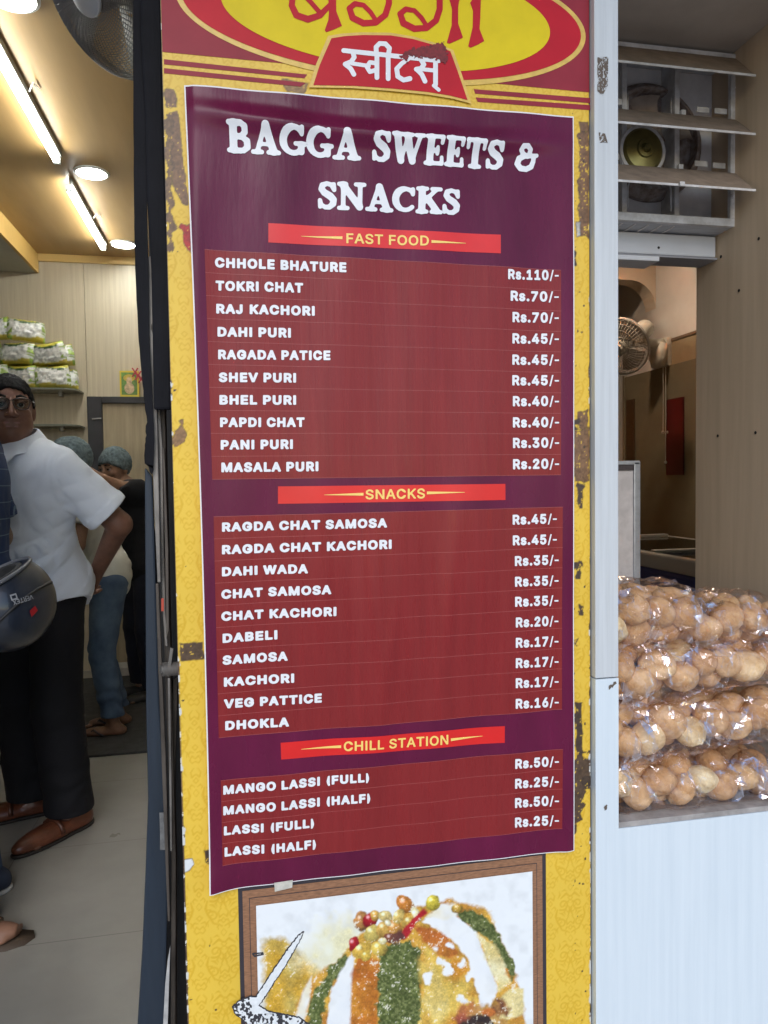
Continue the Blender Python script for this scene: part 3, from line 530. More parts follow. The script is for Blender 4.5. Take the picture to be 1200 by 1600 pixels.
# the brown smear over the last letters
def smear(X, Y):
    p = np.stack([X / 9, Y / 9, 0 * X], -1)
    return sd_poly(X, Y, [(655, 312), (720, 275), (890, 240), (912, 300), (910, 345), (876, 345), (872, 325), (700, 312), (690, 340)]) + (fbm(p, 3) - .5) * 46
stroke_obj('worn_smear', (620, 930, 225, 360), 4, smear, mat('header_smear', (.20, .014, .018), .6, var=.4, vscale=200), 8, hd)

# --- framed food photograph printed at the foot of the pillar
frame = thing('framed_food_print', 'printed food photo in a brown frame below the purple menu banner', 'picture', (P(612, 1600)[0], 0, .3))
fx0, fx1, fz1 = P(372, 1400)[0], P(854, 1400)[0], (P(371, 1384)[2] + P(853, 1332)[2]) / 2; fz0 = .20
M['frame_wood'] = mat('print_frame_wood', (.30, .145, .075), .4, var=.35, vscale=30, stretch=(3, 1, 14))
M['frame_dark'] = mat('print_frame_line', (.035, .028, .035), .45)
def rect(name, x0, x1, z0, z1, m, lay, parent):
    return raw(name, [(x0, .003 - .0006 * lay, z0), (x1, .003 - .0006 * lay, z0), (x1, .003 - .0006 * lay, z1), (x0, .003 - .0006 * lay, z1)], [[0, 1, 2, 3]], m, parent)
rect('frame_border', fx0, fx1, fz0, fz1, M['frame_dark'], 1, frame)
fr = rect('frame_moulding', fx0 + .007, fx1 - .007, fz0 + .007, fz1 - .008, M['frame_wood'], 2, frame)
for dd in (.0175, .0215):
    rect('frame_line', fx0 + dd, fx1 - dd, fz0 + dd, fz1 - dd - .003, M['frame_dark'], 2.5 + dd * 40, fr)
    rect('frame_inset', fx0 + dd + .0011, fx1 - dd - .0011, fz0 + dd + .0011, fz1 - dd - .0041, M['frame_wood'], 2.8 + dd * 40, fr)
ax0, ax1, az0, az1 = fx0 + .0285, fx1 - .0265, fz0 + .03, fz1 - .033
FX = np.arange(ax0, ax1, .0011); FZ = np.arange(.315, az1, .0011)
AX, AZ = np.meshgrid(FX, FZ, indexing='ij')
# work in photo pixels of the wall so that the print can be read off the picture: invert wall -> pixel
q = np.stack([AX, 0 * AX, AZ], -1) - CAM
dep = q @ FWD; UPX = 600 + FOC * (q @ RGT) / dep; UPY = 800 - FOC * (q @ UPV) / dep
N1 = fbm2(UPX, UPY, .035) - .5; N2 = fbm2(UPX, UPY, .13, 4, 2.) - .5; N3 = fbm2(UPX, UPY, .33, 3, 5.) - .5
FC = np.array([.80, .82, .83]) * (1 + .05 * N1[..., None] - .04 * np.clip(N2, 0, 1)[..., None] * 2)
def blob(poly, c0, c1=None, soft=1.5, jag=3., tex=N1, amt=2.2):
    global FC
    soft = soft * 1.6 + 1; jag = jag * 1.5
    d = sd_poly(UPX, UPY, poly) + N2 * jag * 2
    a = np.clip(.5 - d / soft, 0, 1)[..., None]
    t = np.clip(.5 + tex * amt, 0, 1)[..., None]
    c = np.array(c0) * (1 - t) + np.array(c1 if c1 is not None else c0) * t
    FC = FC * (1 - a) + c * a
def ball(cx, cy, rx, ry, ang, c):
    global FC
    dx, dy = UPX - cx, UPY - cy; u_ = (dx * math.cos(ang) + dy * math.sin(ang)) / rx; v_ = (-dx * math.sin(ang) + dy * math.cos(ang)) / ry
    r_ = np.hypot(u_, v_) + N2 * .5; a = np.clip((1 - r_) * rx / 2 + .5, 0, 1)[..., None]
    lam = np.clip(1.05 - np.hypot(dx + rx * .3, dy + ry * .45) / (1.5 * rx), 0, 1)[..., None]
    col = np.array(c) * (.32 + .95 * lam + .5 * N3[..., None]) + np.clip(lam - .82, 0, 1) * 2.4
    FC = FC * (1 - a) + np.clip(col, 0, .88) * a
def oval(cx, cy, rx, ry, ang=0, n=22):
    t = np.linspace(0, 2 * math.pi, n, endpoint=False); c, s = math.cos(ang), math.sin(ang)
    return np.stack([cx + rx * np.cos(t) * c - ry * np.sin(t) * s, cy + rx * np.cos(t) * s + ry * np.sin(t) * c], 1)
CR = (.78, .70, .48); GRN = (.075, .10, .022); GR2 = (.22, .25, .085); ORG = (.50, .19, .025); YEL = (.70, .45, .06); RED = (.45, .012, .02); WHT = (.82, .83, .82)
blob([(413, 1466), (445, 1468), (470, 1490), (500, 1512), (520, 1560), (530, 1720), (413, 1720)], (.62, .36, .035), (.48, .37, .10), 6, 5)
blob([(470, 1500), (500, 1450), (545, 1440), (590, 1470), (520, 1530)], (.76, .70, .40), (.80, .80, .66), 26, 10)
blob([(455, 1600), (480, 1530), (530, 1500), (560, 1460), (640, 1420), (700, 1405), (760, 1420), (800, 1500), (822, 1600), (822, 1720), (440, 1720)], (.66, .38, .055), (.48, .20, .03), 3, 4, N1, 3)
blob([(458, 1600), (475, 1545), (487, 1525), (484, 1560), (468, 1620), (455, 1640)], WHT, CR, 2, 1)
blob([(478, 1610), (490, 1550), (515, 1510), (540, 1492), (548, 1502), (515, 1545), (500, 1600), (480, 1680)], GRN, GR2, 2, 5, N3, 3.2)
blob([(508, 1620), (518, 1545), (540, 1505), (556, 1480), (550, 1540), (548, 1600), (552, 1700), (500, 1700)], WHT, (.76, .78, .80), 1.5, 2)
blob([(548, 1600), (550, 1520), (560, 1490), (596, 1500), (590, 1600), (590, 1720), (550, 1720)], (.42, .105, .014), (.60, .26, .03), 3, 2)
blob([(640, 1470), (690, 1440), (720, 1480), (750, 1560), (745, 1720), (640, 1720), (650, 1540)], (.58, .25, .025), (.72, .50, .10), 3, 4, N1, 3.4)
blob([(645, 1446), (672, 1448), (700, 1462), (720, 1492), (700, 1500), (670, 1480)], (.44, .11, .02), (.55, .20, .03), 4, 4)
blob([(660, 1440), (690, 1420), (705, 1425), (745, 1455), (760, 1500), (778, 1540), (765, 1575), (757, 1600), (750, 1640), (748, 1560), (730, 1495), (700, 1462)], WHT, (.78, .80, .82), 1.5, 3)
blob([(668, 1432), (690, 1412), (712, 1412), (716, 1430), (695, 1436)], CR, WHT, 2, 2)
blob([(712, 1428), (726, 1420), (752, 1430), (775, 1450), (785, 1470), (798, 1495), (806, 1510), (800, 1532), (790, 1510), (775, 1480), (745, 1456)], GRN, GR2, 1.5, 5, N3, 3)
blob([(745, 1458), (770, 1474), (785, 1500), (796, 1535), (780, 1545), (765, 1510)], (.70, .56, .22), (.78, .72, .45), 3, 4)
blob([(590, 1500), (600, 1475), (640, 1470), (655, 1490), (660, 1540), (652, 1600), (660, 1720), (592, 1720)], GRN, GR2, 1.5, 6, N3, 3.4)
blob([(655, 1500), (672, 1510), (690, 1540), (700, 1580), (680, 1600), (660, 1560)], (.70, .47, .08), (.74, .58, .2), 6, 5)
for (cx, cy, rx, ry) in ((694, 1505, 11, 5), (700, 1516, 8, 8), (722, 1506, 5, 9), (668, 1528, 6, 10), (724, 1563, 9, 4), (704, 1477, 7, 3), (735, 1522, 3, 10), (680, 1482, 4, 3)):
    blob(oval(cx, cy, rx, ry, .4), WHT, None, 1.5, 5)
for k, (cx, cy, rx, ry, c) in enumerate([(565, 1440, 12, 16, (.55, .25, .07)), (578, 1438, 11, 12, RED), (586, 1430, 8, 8, (.7, .4, .08)), (582, 1458, 15, 12, (.68, .52, .13)), (600, 1452, 13, 13, (.70, .42, .09)), (602, 1432, 12, 9, (.72, .55, .2)),
        (616, 1450, 13, 11, (.62, .30, .06)), (553, 1474, 12, 8, RED), (566, 1484, 19, 10, (.70, .44, .07)), (592, 1482, 13, 11, (.72, .52, .1)), (633, 1412, 15, 12, (.55, .20, .03)), (676, 1410, 12, 11, (.72, .58, .06)),
        (622, 1432, 12, 8, (.70, .5, .14)), (640, 1440, 13, 8, (.66, .42, .08)), (610, 1466, 10, 8, (.20, .06, .03)), (650, 1428, 12, 6, (.74, .68, .4)), (714, 1420, 7, 9, (.66, .40, .06)), (572, 1493, 9, 7, (.74, .5, .08)), (598, 1470, 7, 5, (.8, .72, .4)), (606, 1442, 6, 4, (.8, .74, .5))]):
    ball(cx, cy, rx, ry, k * .7, c)
blob([(648, 1432), (662, 1420), (666, 1426), (648, 1442), (640, 1462), (630, 1470), (622, 1466), (632, 1450)], RED, (.6, .05, .06), 1.5, 2)
blob([(611, 1462), (626, 1455), (634, 1466), (622, 1474), (610, 1472)], (.10, .03, .03), (.2, .08, .04), 2, 3)
blob([(720, 1590), (735, 1565), (760, 1570), (790, 1590), (790, 1720), (710, 1720)], (.62, .40, .12), (.42, .20, .06), 4, 5)
blob([(795, 1545), (818, 1544), (818, 1584), (800, 1592), (780, 1592), (782, 1560)], (.66, .52, .20), (.74, .62, .3), 1.5, 2)
blob(oval(782, 1575, 13, 13), (.16, .06, .03), (.42, .2, .06), 3, 5, N2)
blob(oval(763, 1582, 11, 7), (.50, .12, .025), (.6, .2, .04), 2, 1)
blob([(715, 1600), (722, 1588), (750, 1582), (770, 1592), (772, 1720), (700, 1720)], (.035, .02, .02), (.09, .05, .03), 2, 4, N2)
blob([(710, 1590), (720, 1570), (740, 1566), (735, 1585), (718, 1600)], (.34, .06, .05), (.5, .2, .05), 4, 4)
N4 = fbm2(UPX, UPY, .55, 3, 8.) - .44; N5 = fbm2(UPX, UPY, .20, 3, 12.) - .44; N6 = fbm2(UPX, UPY, .06, 3, 17.) - .44
sat = np.clip((.62 - FC[..., 2:3]) * 2.4, 0, 1)
FC = FC * (1 + sat * (.75 * N4 + .55 * N5 + .9 * N6)[..., None])
gl_ = (np.clip((N4 * .7 + N5 * .9 + N6 * .5 - .20) * 9, 0, .75)[..., None]) * sat
FC = FC * (1 - gl_) + np.array([.84, .80, .66]) * gl_
FC = FC * (1 - .10 * (1 - sat) * np.clip(N6 * 4, 0, 1)[..., None])
rect('food_photo_foot', ax0, ax1, az0, .3145, mat('food_foot', (.5, .33, .1), .4, var=.5, vscale=30), 6, frame)
fo = raw('food_photo', np.stack([AX, .003 - .0006 * 6 + 0 * AX, AZ], -1).reshape(-1, 3), grid_faces(len(FX), len(FZ)), vcol_mat('food_photo_print', .35, spec=.4), frame)
at = fo.data.color_attributes.new('print', 'FLOAT_COLOR', 'POINT')
at.data.foreach_set('color', np.concatenate([np.clip(FC, 0, 1).reshape(-1, 3), np.ones((FC.shape[0] * FC.shape[1], 1))], 1).astype(np.float32).ravel())
# torn strips where old tape was pulled off: white paper with a dark ragged outline
def fz(x, y): return (360 + x / 5., 1380 + y / 5.)
def torn(name, fn, bounds, m, lay):
    V, F = shape2d(bounds, 5, fn)
    raw(name, [(wz(*fz(x, y))[0], .003 - .0006 * lay, wz(*fz(x, y))[1]) for x, y in V], [f[::-1] for f in F], m, frame)
tp = [(570, 375), (545, 440), (470, 570), (430, 640), (350, 760), (225, 950), (300, 1000), (420, 1020), (540, 1045), (620, 1100), (620, 1200), (200, 1200), (120, 1080), (30, 1010), (20, 960), (60, 920), (150, 880), (200, 880), (330, 680), (440, 520), (530, 405)]
def jn(X, Y, s=14., a=16., z=0.): return (fbm(np.stack([X / s, Y / s, 0 * X + z], -1), 3) - .5) * a
torn('torn_outline', lambda X, Y: sd_poly(X, Y, tp) - 4 + jn(X, Y), (0, 660, 340, 1200), mat('torn_dark', (.03, .028, .035), .6), 7)
torn('torn_paper', lambda X, Y: np.maximum(sd_poly(X, Y, tp) + 5 + jn(X, Y), np.where((Y > 1010) | ((Y > 880) & (X < 170)), jn(X, Y, 16, 60, 3.) + 3, -9)), (0, 660, 340, 1200), mat('torn_white', (.74, .76, .77), .6, var=.12, vscale=120), 8)
torn('torn_outline', lambda X, Y: np.abs(sd_poly(X, Y, [(172, 548), (250, 540), (255, 552), (190, 568)]) ) - 5 + jn(X, Y, 9, 8), (150, 280, 520, 590), bpy.data.materials['torn_dark'], 7)

# ------------------------------------------------------------------ the menu banner hung on the pillar
BTL, BTR, BBL, BBR = wz(290, 137), wz(893, 186), wz(330, 1388), wz(893, 1325)
def bpos(u, v):
    """u to the right, v downwards, 0..1 -> x, z on the wall; the left edge bows a little"""
    x = (BTL[0] * (1 - v) + BBL[0] * v) * (1 - u) + (BTR[0] * (1 - v) + BBR[0] * v) * u + .0045 * (1 - u) * 4 * v * (1 - v)
    z = (BTL[1] * (1 - u) + BTR[1] * u) * (1 - v) + (BBL[1] * (1 - u) + BBR[1] * u) * v
    return x, z
BX0, BX1, BZ0, BZ1 = BTL[0], BTR[0], BBL[1], BTL[1]
def bh(x, z):
    """how far the vinyl stands off the wall (m)"""
    x = np.asarray(x, float); z = np.asarray(z, float)
    u = (x - BX0) / (BX1 - BX0); v = (BZ1 - z) / (BZ1 - BZ0)
    ridge = .0110 * np.exp(-((v - .028 - .014 * np.sin(u * 3.0) ) / .013) ** 2) * np.clip(np.sin(math.pi * np.clip(u * .95 + .04, 0, 1)) * 1.6, 0, 1)
    left = .006 * np.exp(-(u / .035) ** 2) * np.clip(v * 3, 0, 1) - .004 * np.exp(-(u / .012) ** 2)
    right = .0035 * np.exp(-((u - .975) / .02) ** 2) * np.clip(v * 2 - .3, 0, 1)
    w1 = .0022 * np.sin(u * 17 + 2.5 * np.sin(v * 4)) * np.exp(-((v - .62) / .28) ** 2) + .0011 * np.sin(u * 31 + v * 9)
    fold = .004 * np.exp(-((u - .62 - .22 * (.72 - v)) / .022) ** 2) * np.exp(-((v - .66) / .12) ** 2) + .003 * np.exp(-((u - .47 - .3 * (.74 - v)) / .018) ** 2) * np.exp(-((v - .72) / .08) ** 2)
    bulge = .008 * np.exp(-(((u - .5) / .34) ** 2 + ((v - .6) / .26) ** 2))
    nn = .0018 * (fbm(np.stack([x * 7, z * 5, 0 * x], -1), 3) - .5) * 2
    cor = .012 * np.exp(-((u / .07) ** 2 + ((1 - v) / .035) ** 2))
    return .0030 + .003 + ridge + left * .8 + right + w1 + fold + bulge + nn + cor
def bsheet(name, u0, u1, v0, v1, nu, nv, m, lay, parent, quad=None, thick=False):
    U, Vv = np.meshgrid(np.linspace(0, 1, nu), np.linspace(0, 1, nv), indexing='ij')
    if quad is None:
        x, z = bpos(u0 + (u1 - u0) * U, v0 + (v1 - v0) * Vv)
    else:
        q = [wz(*p) for p in quad]   # tl tr br bl
        x = (q[0][0] * (1 - U) + q[1][0] * U) * (1 - Vv) + (q[3][0] * (1 - U) + q[2][0] * U) * Vv
        z = (q[0][1] * (1 - U) + q[1][1] * U) * (1 - Vv) + (q[3][1] * (1 - U) + q[2][1] * U) * Vv
    V = np.stack([x, -bh(x, z) - .0005 * lay, z], -1).reshape(-1, 3)
    return raw(name, V, grid_faces(nu, nv)[:, ::-1], m, parent, smooth=True)
banner = thing('menu_banner', 'purple vinyl menu banner with white lettering hung on the yellow pillar', 'menu banner', ((BTL[0] + BTR[0]) / 2, 0, BBR[1]))
bsheet('banner_edge', -.0032, 1.003, -.0018, 1.0012, 100, 200, M['edge_white'], -1, banner)
bsheet('vinyl_sheet', 0, 1, 0, 1, 140, 280, M['purple'], 0, banner)
def lettering(name, items, m, lay, parent, bold=.022):
    """items: (string, [tl, tr, br, bl] pixel corners of the letters)"""
    A = MB()
    for s, quad in items:
        if isinstance(s, str): V, F = text2d(s, bold); lo, hi = np.array([V[:, 0].min(), -bold * 509]), np.array([V[:, 0].max(), 509 * (1 + bold)])
        else: V, F = s; lo, hi = V.min(0), V.max(0)
        U = (V - lo) / (hi - lo); u, v = U[:, 0], 1 - U[:, 1]
        q = [wz(*p) for p in quad]
        x = (q[0][0] * (1 - u) + q[1][0] * u) * (1 - v) + (q[3][0] * (1 - u) + q[2][0] * u) * v
        z = (q[0][1] * (1 - u) + q[1][1] * u) * (1 - v) + (q[3][1] * (1 - u) + q[2][1] * u) * v
        A.add(np.stack([x, -bh(x, z) - .0005 * lay, z], 1), F)
    return A.build(name, m, parent)
# heading in a fat rounded slab face drawn with strokes
def arc(cx, cy, r, a0, a1, n=16, sy=1.0): return [(cx + r * math.cos(rad(a)), cy + sy * r * math.sin(rad(a))) for a in np.linspace(a0, a1, n)]
SF = .062
FACE = {
 'B': (.84, [([(.22, .1), (.22, .9)], .12), ([(.06, .06), (.45, .06)], SF), ([(.06, .94), (.45, .94)], SF), ([(.3, .93), (.5, .93), (.62, .84), (.63, .68), (.52, .57), (.3, .53)], [.06, .065, .09, .09, .07, .05]), ([(.3, .52), (.55, .5), (.70, .4), (.71, .2), (.58, .08), (.3, .06)], [.05, .07, .1, .1, .08, .06])]),
 'A': (1.0, [([(.2, .08), (.47, .92)], .065), ([(.5, .9), (.79, .1)], .12), ([(.3, .33), (.62, .33)], .05), ([(.05, .06), (.36, .06)], SF), ([(.6, .06), (.97, .06)], SF)]),
 'G': (.95, [(arc(.48, .5, .37, 50, 310, 22, 1.08), [.07] * 4 + [.09, .1, .11, .12, .12, .12, .12, .12, .12, .11, .1, .09] + [.08] * 6), ([(.78, .72), (.78, .9)], .06), ([(.77, .16), (.77, .38)], .1), ([(.56, .42), (.92, .42)], .058)]),
 'S': (.72, [([(.58, .76), (.50, .89), (.34, .93), (.18, .86), (.15, .72), (.25, .60), (.46, .48), (.58, .36), (.57, .2), (.44, .08), (.28, .07), (.15, .15), (.1, .28)], [.06, .07, .07, .09, .1, .11, .12, .11, .1, .08, .07, .06, .05]), ([(.61, .70), (.60, .92)], .055), ([(.09, .08), (.09, .32)], .055)]),
 'W': (1.25, [([(.18, .92), (.38, .1)], .115), ([(.38, .1), (.60, .86)], .06), ([(.58, .9), (.82, .1)], .115), ([(.82, .1), (1.07, .92)], .062), ([(.05, .94), (.36, .94)], SF), ([(.46, .94), (.76, .94)], SF), ([(.92, .94), (1.2, .94)], SF)]),
 'E': (.78, [([(.22, .1), (.22, .9)], .12), ([(.06, .94), (.66, .94)], SF), ([(.2, .5), (.5, .5)], .055), ([(.06, .06), (.68, .06)], SF), ([(.67, .92), (.65, .75)], .055), ([(.69, .08), (.68, .28)], .055), ([(.5, .4), (.5, .6)], .05)]),
 'T': (.82, [([(.41, .1), (.41, .9)], .12), ([(.08, .94), (.74, .94)], .066), ([(.075, .92), (.085, .7)], .055), ([(.745, .92), (.735, .7)], .055), ([(.22, .06), (.6, .06)], SF)]),
 'N': (1.02, [([(.2, .1), (.2, .9)], .07), ([(.2, .9), (.8, .12)], .115), ([(.82, .1), (.82, .9)], .07), ([(.05, .06), (.36, .06)], SF), ([(.05, .94), (.3, .94)], SF), ([(.66, .94), (.97, .94)], SF)]),
 'C': (.86, [(arc(.47, .5, .37, 48, 315, 22, 1.08), [.07] * 4 + [.09, .1, .11, .12, .12, .12, .12, .12, .12, .11, .1, .09] + [.07] * 6), ([(.75, .7), (.75, .9)], .06)]),
 'K': (.98, [([(.22, .1), (.22, .9)], .12), ([(.06, .06), (.40, .06)], SF), ([(.06, .94), (.40, .94)], SF), ([(.3, .44), (.74, .9)], .065), ([(.6, .94), (.92, .94)], SF), ([(.44, .56), (.78, .12)], .115), ([(.6, .06), (.96, .06)], SF)]),
 '&': (.92, [([(.58, .64), (.61, .80), (.48, .92), (.30, .90), (.23, .76), (.33, .62), (.52, .56)], .075), ([(.38, .55), (.18, .45), (.12, .25), (.26, .09), (.5, .07), (.70, .18), (.77, .38), (.79, .56)], [.08, .1, .1, .1, .09, .09, .08, .07]), ([(.62, .58), (.9, .62)], .06)]),
}
def slab_line(s):
    V = []; F = []; x = 0.0
    for ch in s:
        if ch == ' ': x += .42; continue
        wdt, st = FACE[ch]
        v, f = shape2d((-.1, wdt + .15, -.08, 1.08), .022, lambda X, Y: -.022 * np.log(np.sum([np.exp(np.clip(-sd_stroke(X, Y, p, r) / .022, -50, 50)) for p, r in st], 0)) - .015)
        F += [[i + len(V) for i in q] for q in f]; V += [(a + x, b) for a, b in v]; x += wdt + .02
    return np.array(V), F
lettering('heading_lettering', [(slab_line('BAGGA SWEETS &'), [(353, 190), (840, 229), (837, 273), (355, 242)])], M['white_print'], 2, banner)
lettering('heading_lettering', [(slab_line('SNACKS'), [(496, 283), (718, 297), (716, 340), (496, 330)])], M['white_print'], 2, banner)
def bar(quad, txt, tq, l1, l2):
    b = bsheet('section_bar', 0, 1, 0, 1, 30, 6, M['bar_red'], 1, banner, quad)
    lettering('lettering', [(txt, tq)], M['bar_gold'], 2.5, b, .040)
    for (a, c, thick_left) in ((l1[0], l1[1], False), (l2[0], l2[1], True)):
        h0, h1 = (2.2, .3) if thick_left else (.3, 2.2)
        bsheet('flourish', 0, 1, 0, 1, 8, 2, M['bar_gold'], 2.5, b, [(a[0], a[1] - h0), (c[0], c[1] - h1), (c[0], c[1] + h1), (a[0], a[1] + h0)])
bar([(419, 351), (780, 369), (780, 398), (419, 381)], 'FAST FOOD', [(540, 367), (668, 371), (668, 386.5), (540, 382.5)], ((470, 371), (534, 374)), ((672, 380), (726, 382)))
bar([(434, 760), (787, 756), (787, 781), (434, 787)], 'SNACKS', [(569, 765), (661, 763), (661, 778.5), (569, 780)], ((505, 773), (566, 772)), ((664, 770), (722, 769)))
bar([(438, 1158), (786, 1132), (786, 1158), (439, 1184)], 'CHILL STATION', [(536, 1156), (698, 1145), (698, 1160), (536, 1171)], ((470, 1168), (532, 1164)), ((702, 1153), (752, 1148)))
def menu(quad, items, prices, rows):
    p = bsheet('menu_panel', 0, 1, 0, 1, 90, 60, M['panel_red'], 1, banner, quad)
    q = [np.array(a, float) for a in quad]
    def at_(u, v): return (q[0] * (1 - u) + q[1] * u) * (1 - v) + (q[3] * (1 - u) + q[2] * u) * v
    A = MB()
    for k in range(0, rows + 1):
        v = k / rows; a, b = at_(.0, v), at_(1, v)
        n = 60; t = np.linspace(0, 1, n)
        W = np.array([wz(*(a * (1 - s) + b * s)) for s in t]); H = bh(W[:, 0], W[:, 1]) + .0005 * 1.8
        th = .0003
        A.add(np.concatenate([np.stack([W[:, 0], -H, W[:, 1] - th], 1), np.stack([W[:, 0], -H, W[:, 1] + th], 1)]), [[i, i + 1, i + 1 + n, i + n] for i in range(n - 1)])
    A.build('row_rules', M['rule'], p)
    for it in items: lettering('dish_lettering', [it], M['white_print'], 3, p, .098)
    for it in prices: lettering('price_lettering', [it], M['white_print'], 3, p, .078)
def row(s, x0, yt0, x1, yt1, h): return (s, [(x0, yt0), (x1, yt1), (x1, yt1 + h), (x0, yt0 + h)])
menu([(320, 392), (874, 424), (873, 742), (332, 749)],
     [row(n_, x0, a_, x1, b_, h_) for n_, x0, a_, x1, b_, h_ in (('CHHOLE BHATURE', 336, 404, 540, 412.5, 15.5), ('TOKRI CHAT', 337, 440, 473, 444, 15.5), ('RAJ KACHORI', 338, 476, 491, 480, 15.2), ('DAHI PURI', 340, 512, 454, 514, 15.2), ('RAGADA PATICE', 341, 547.5, 515, 549.5, 15),
      ('SHEV PURI', 342, 583, 462, 584, 15), ('BHEL PURI', 343, 618, 462, 618.5, 15), ('PAPDI CHAT', 344, 653, 475, 653, 15), ('PANI PURI', 345, 688, 457, 687, 15), ('MASALA PURI', 346, 723, 496, 721.5, 15))],
     [row('Rs.' + s_ + '/-', x, y + 1, 870, y + 2.2 - k * .25, 16) for k, (s_, x, y) in enumerate([('110', 791, 421.5), ('70', 795, 455), ('70', 798, 488), ('45', 798, 521), ('45', 798, 554), ('45', 798, 586), ('40', 799, 618.5), ('40', 799, 651.5), ('30', 799, 683.5), ('20', 799, 716.5)])], 10)
menu([(334, 807), (876, 792), (875, 1106), (342, 1150)],
     [row(n_, x0, a_, x1, b_, 14.4) for n_, x0, a_, x1, b_ in (('RAGDA CHAT SAMOSA', 347, 816, 602, 809), ('RAGDA CHAT KACHORI', 347, 851, 609, 842), ('DAHI WADA', 347, 885, 480, 880), ('CHAT SAMOSA', 346, 920, 516, 912), ('CHAT KACHORI', 346, 954, 524, 946),
      ('DABELI', 348, 988, 433, 983), ('SAMOSA', 348, 1022, 449, 1016), ('KACHORI', 350, 1056, 459, 1050), ('VEG PATTICE', 350, 1090, 502, 1081), ('DHOKLA', 352, 1124, 451, 1118))],
     [row('Rs.' + s_ + '/-', x, y + 1, 867 if k < 2 else 870, y - 1, 15.5) for k, (s_, x, y) in enumerate([('45', 798, 803), ('45', 798, 835), ('35', 801, 867), ('35', 801, 899), ('35', 801, 930), ('20', 802, 962), ('17', 802, 993.5), ('17', 802, 1025), ('17', 802, 1056), ('16', 802, 1088)])], 10)
menu([(345, 1217), (876, 1168), (875, 1291), (348, 1348)],
     [row('MANGO LASSI (FULL)', 349, 1225, 575, 1204, 14), row('MANGO LASSI (HALF)', 349, 1257, 577, 1236, 14), row('LASSI (FULL)', 350, 1288.5, 490, 1276, 14), row('LASSI (HALF)', 351, 1321, 493, 1309, 14)],
     [row('Rs.' + s_ + '/-', 802, y + 1, 870, y - 3, 15.5) for s_, y in (('50', 1182), ('25', 1213), ('50', 1243), ('25', 1273.5))], 4)
tag(bsheet('tape_piece', 0, 1, 0, 1, 6, 4, M['tape'], 3, None, [(428, 1375), (457, 1371), (456, 1383), (429, 1389)]), 'small torn piece of tape on the lower left edge of the menu banner', 'tape')
# ------------------------------------------------------------------ ground, floors, ceilings
M['street'] = mat('street_concrete', (.55, .53, .50), .85, var=.3, vscale=3, bump=.2, bscale=60)
tag(MB().box(-30, 30, -40, 0.0, -.30, -.15).build('street', M['street']), kind='structure')
def tile_mat(name, col, dark, oy=0.0, ox=0.0, size=.58):
    mt = mat(name, col, .34, var=.14, vscale=3, rvar=.08, bump=.02, bscale=30); n = mt.node_tree; b = n.nodes['Principled BSDF']
    old = b.inputs['Base Color'].links[0].from_socket
    geo = n.nodes.new('ShaderNodeNewGeometry'); mp = n.nodes.new('ShaderNodeMapping'); mp.inputs['Location'].default_value = (ox, oy, 0)
    br = n.nodes.new('ShaderNodeTexBrick'); br.offset = 0; br.inputs['Scale'].default_value = 1; br.inputs['Mortar Size'].default_value = .0014
    br.inputs['Brick Width'].default_value = size; br.inputs['Row Height'].default_value = size; br.inputs['Mortar Smooth'].default_value = .1
    n.links.new(geo.outputs['Position'], mp.inputs[0]); n.links.new(mp.outputs[0], br.inputs['Vector'])
    n.links.new(old, br.inputs['Color1']); n.links.new(old, br.inputs['Color2']); br.inputs['Mortar'].default_value = (*dark, 1)
    n.links.new(br.outputs['Color'], b.inputs['Base Color']); return mt
M['tiles'] = tile_mat('floor_tiles', (.29, .275, .24), (.15, .135, .115), oy=-.99, ox=.79)
YB = 4.2
CEIL = P(130, 400, YB)[2]
tag(MB().box(-3.0, 3.4, 0.0, 5.0, -.30, 0.0).build('shop_floor', M['tiles']), kind='structure')
M['ceil_tan'] = mat('ceiling_laminate', (.355, .225, .09), .42, var=.12, vscale=3, stretch=(3, .4, 1), rvar=.05)
tag(MB().box(-3.0, .14, .30, YB, CEIL, CEIL + .1).build('ceiling', M['ceil_tan']), kind='structure')
M['wall_lam'] = mat('wall_laminate', (.60, .53, .40), .45, var=.16, vscale=9, stretch=(5, 5, .18), col2=(.47, .40, .29), bump=.03, bscale=60, bstretch=(3, 3, .1))
M['wall_plain'] = mat('wall_paint', (.52, .46, .37), .6, var=.1, vscale=4)
M['white_wall'] = mat('white_wall_paint', (.62, .60, .56), .6, var=.1, vscale=3)
M['orange_wall'] = mat('orange_wall_paint', (.60, .32, .10), .55, var=.12, vscale=3)
# back wall of the sweet shop: laminate boards with one visible joint
wj = P(133, 500, YB)[0]
bw = thing('back_wall', 'pale wood laminate back wall of the sweet shop with thin upright joints', 'wall', (-1.4, YB, 0))
for a, b in ((-3.0, wj - 1.22), (wj - 1.217, wj - .0015), (wj + .0015, .14)):
    MB().box(a, b, YB, YB + .1, 0, CEIL).build('laminate_board', M['wall_lam'], bw, bevel=.001)
tag(MB().box(-3.0, .14, YB + .1, YB + .2, 0, CEIL).build('outer_wall', M['wall_plain']), 'plain outer wall standing behind the laminate boards of the sweet shop', 'wall')
tag(MB().box(-3.1, -3.0, 0, YB + .2, 0, CEIL).build('side_wall', M['wall_plain']), 'plain left side wall of the sweet shop', 'wall')
tag(MB().box(.14, .24, .345, YB + .2, 0, 3.1).build('partition_wall', M['wall_plain']), 'partition wall between the two shops behind the yellow pillar', 'wall')
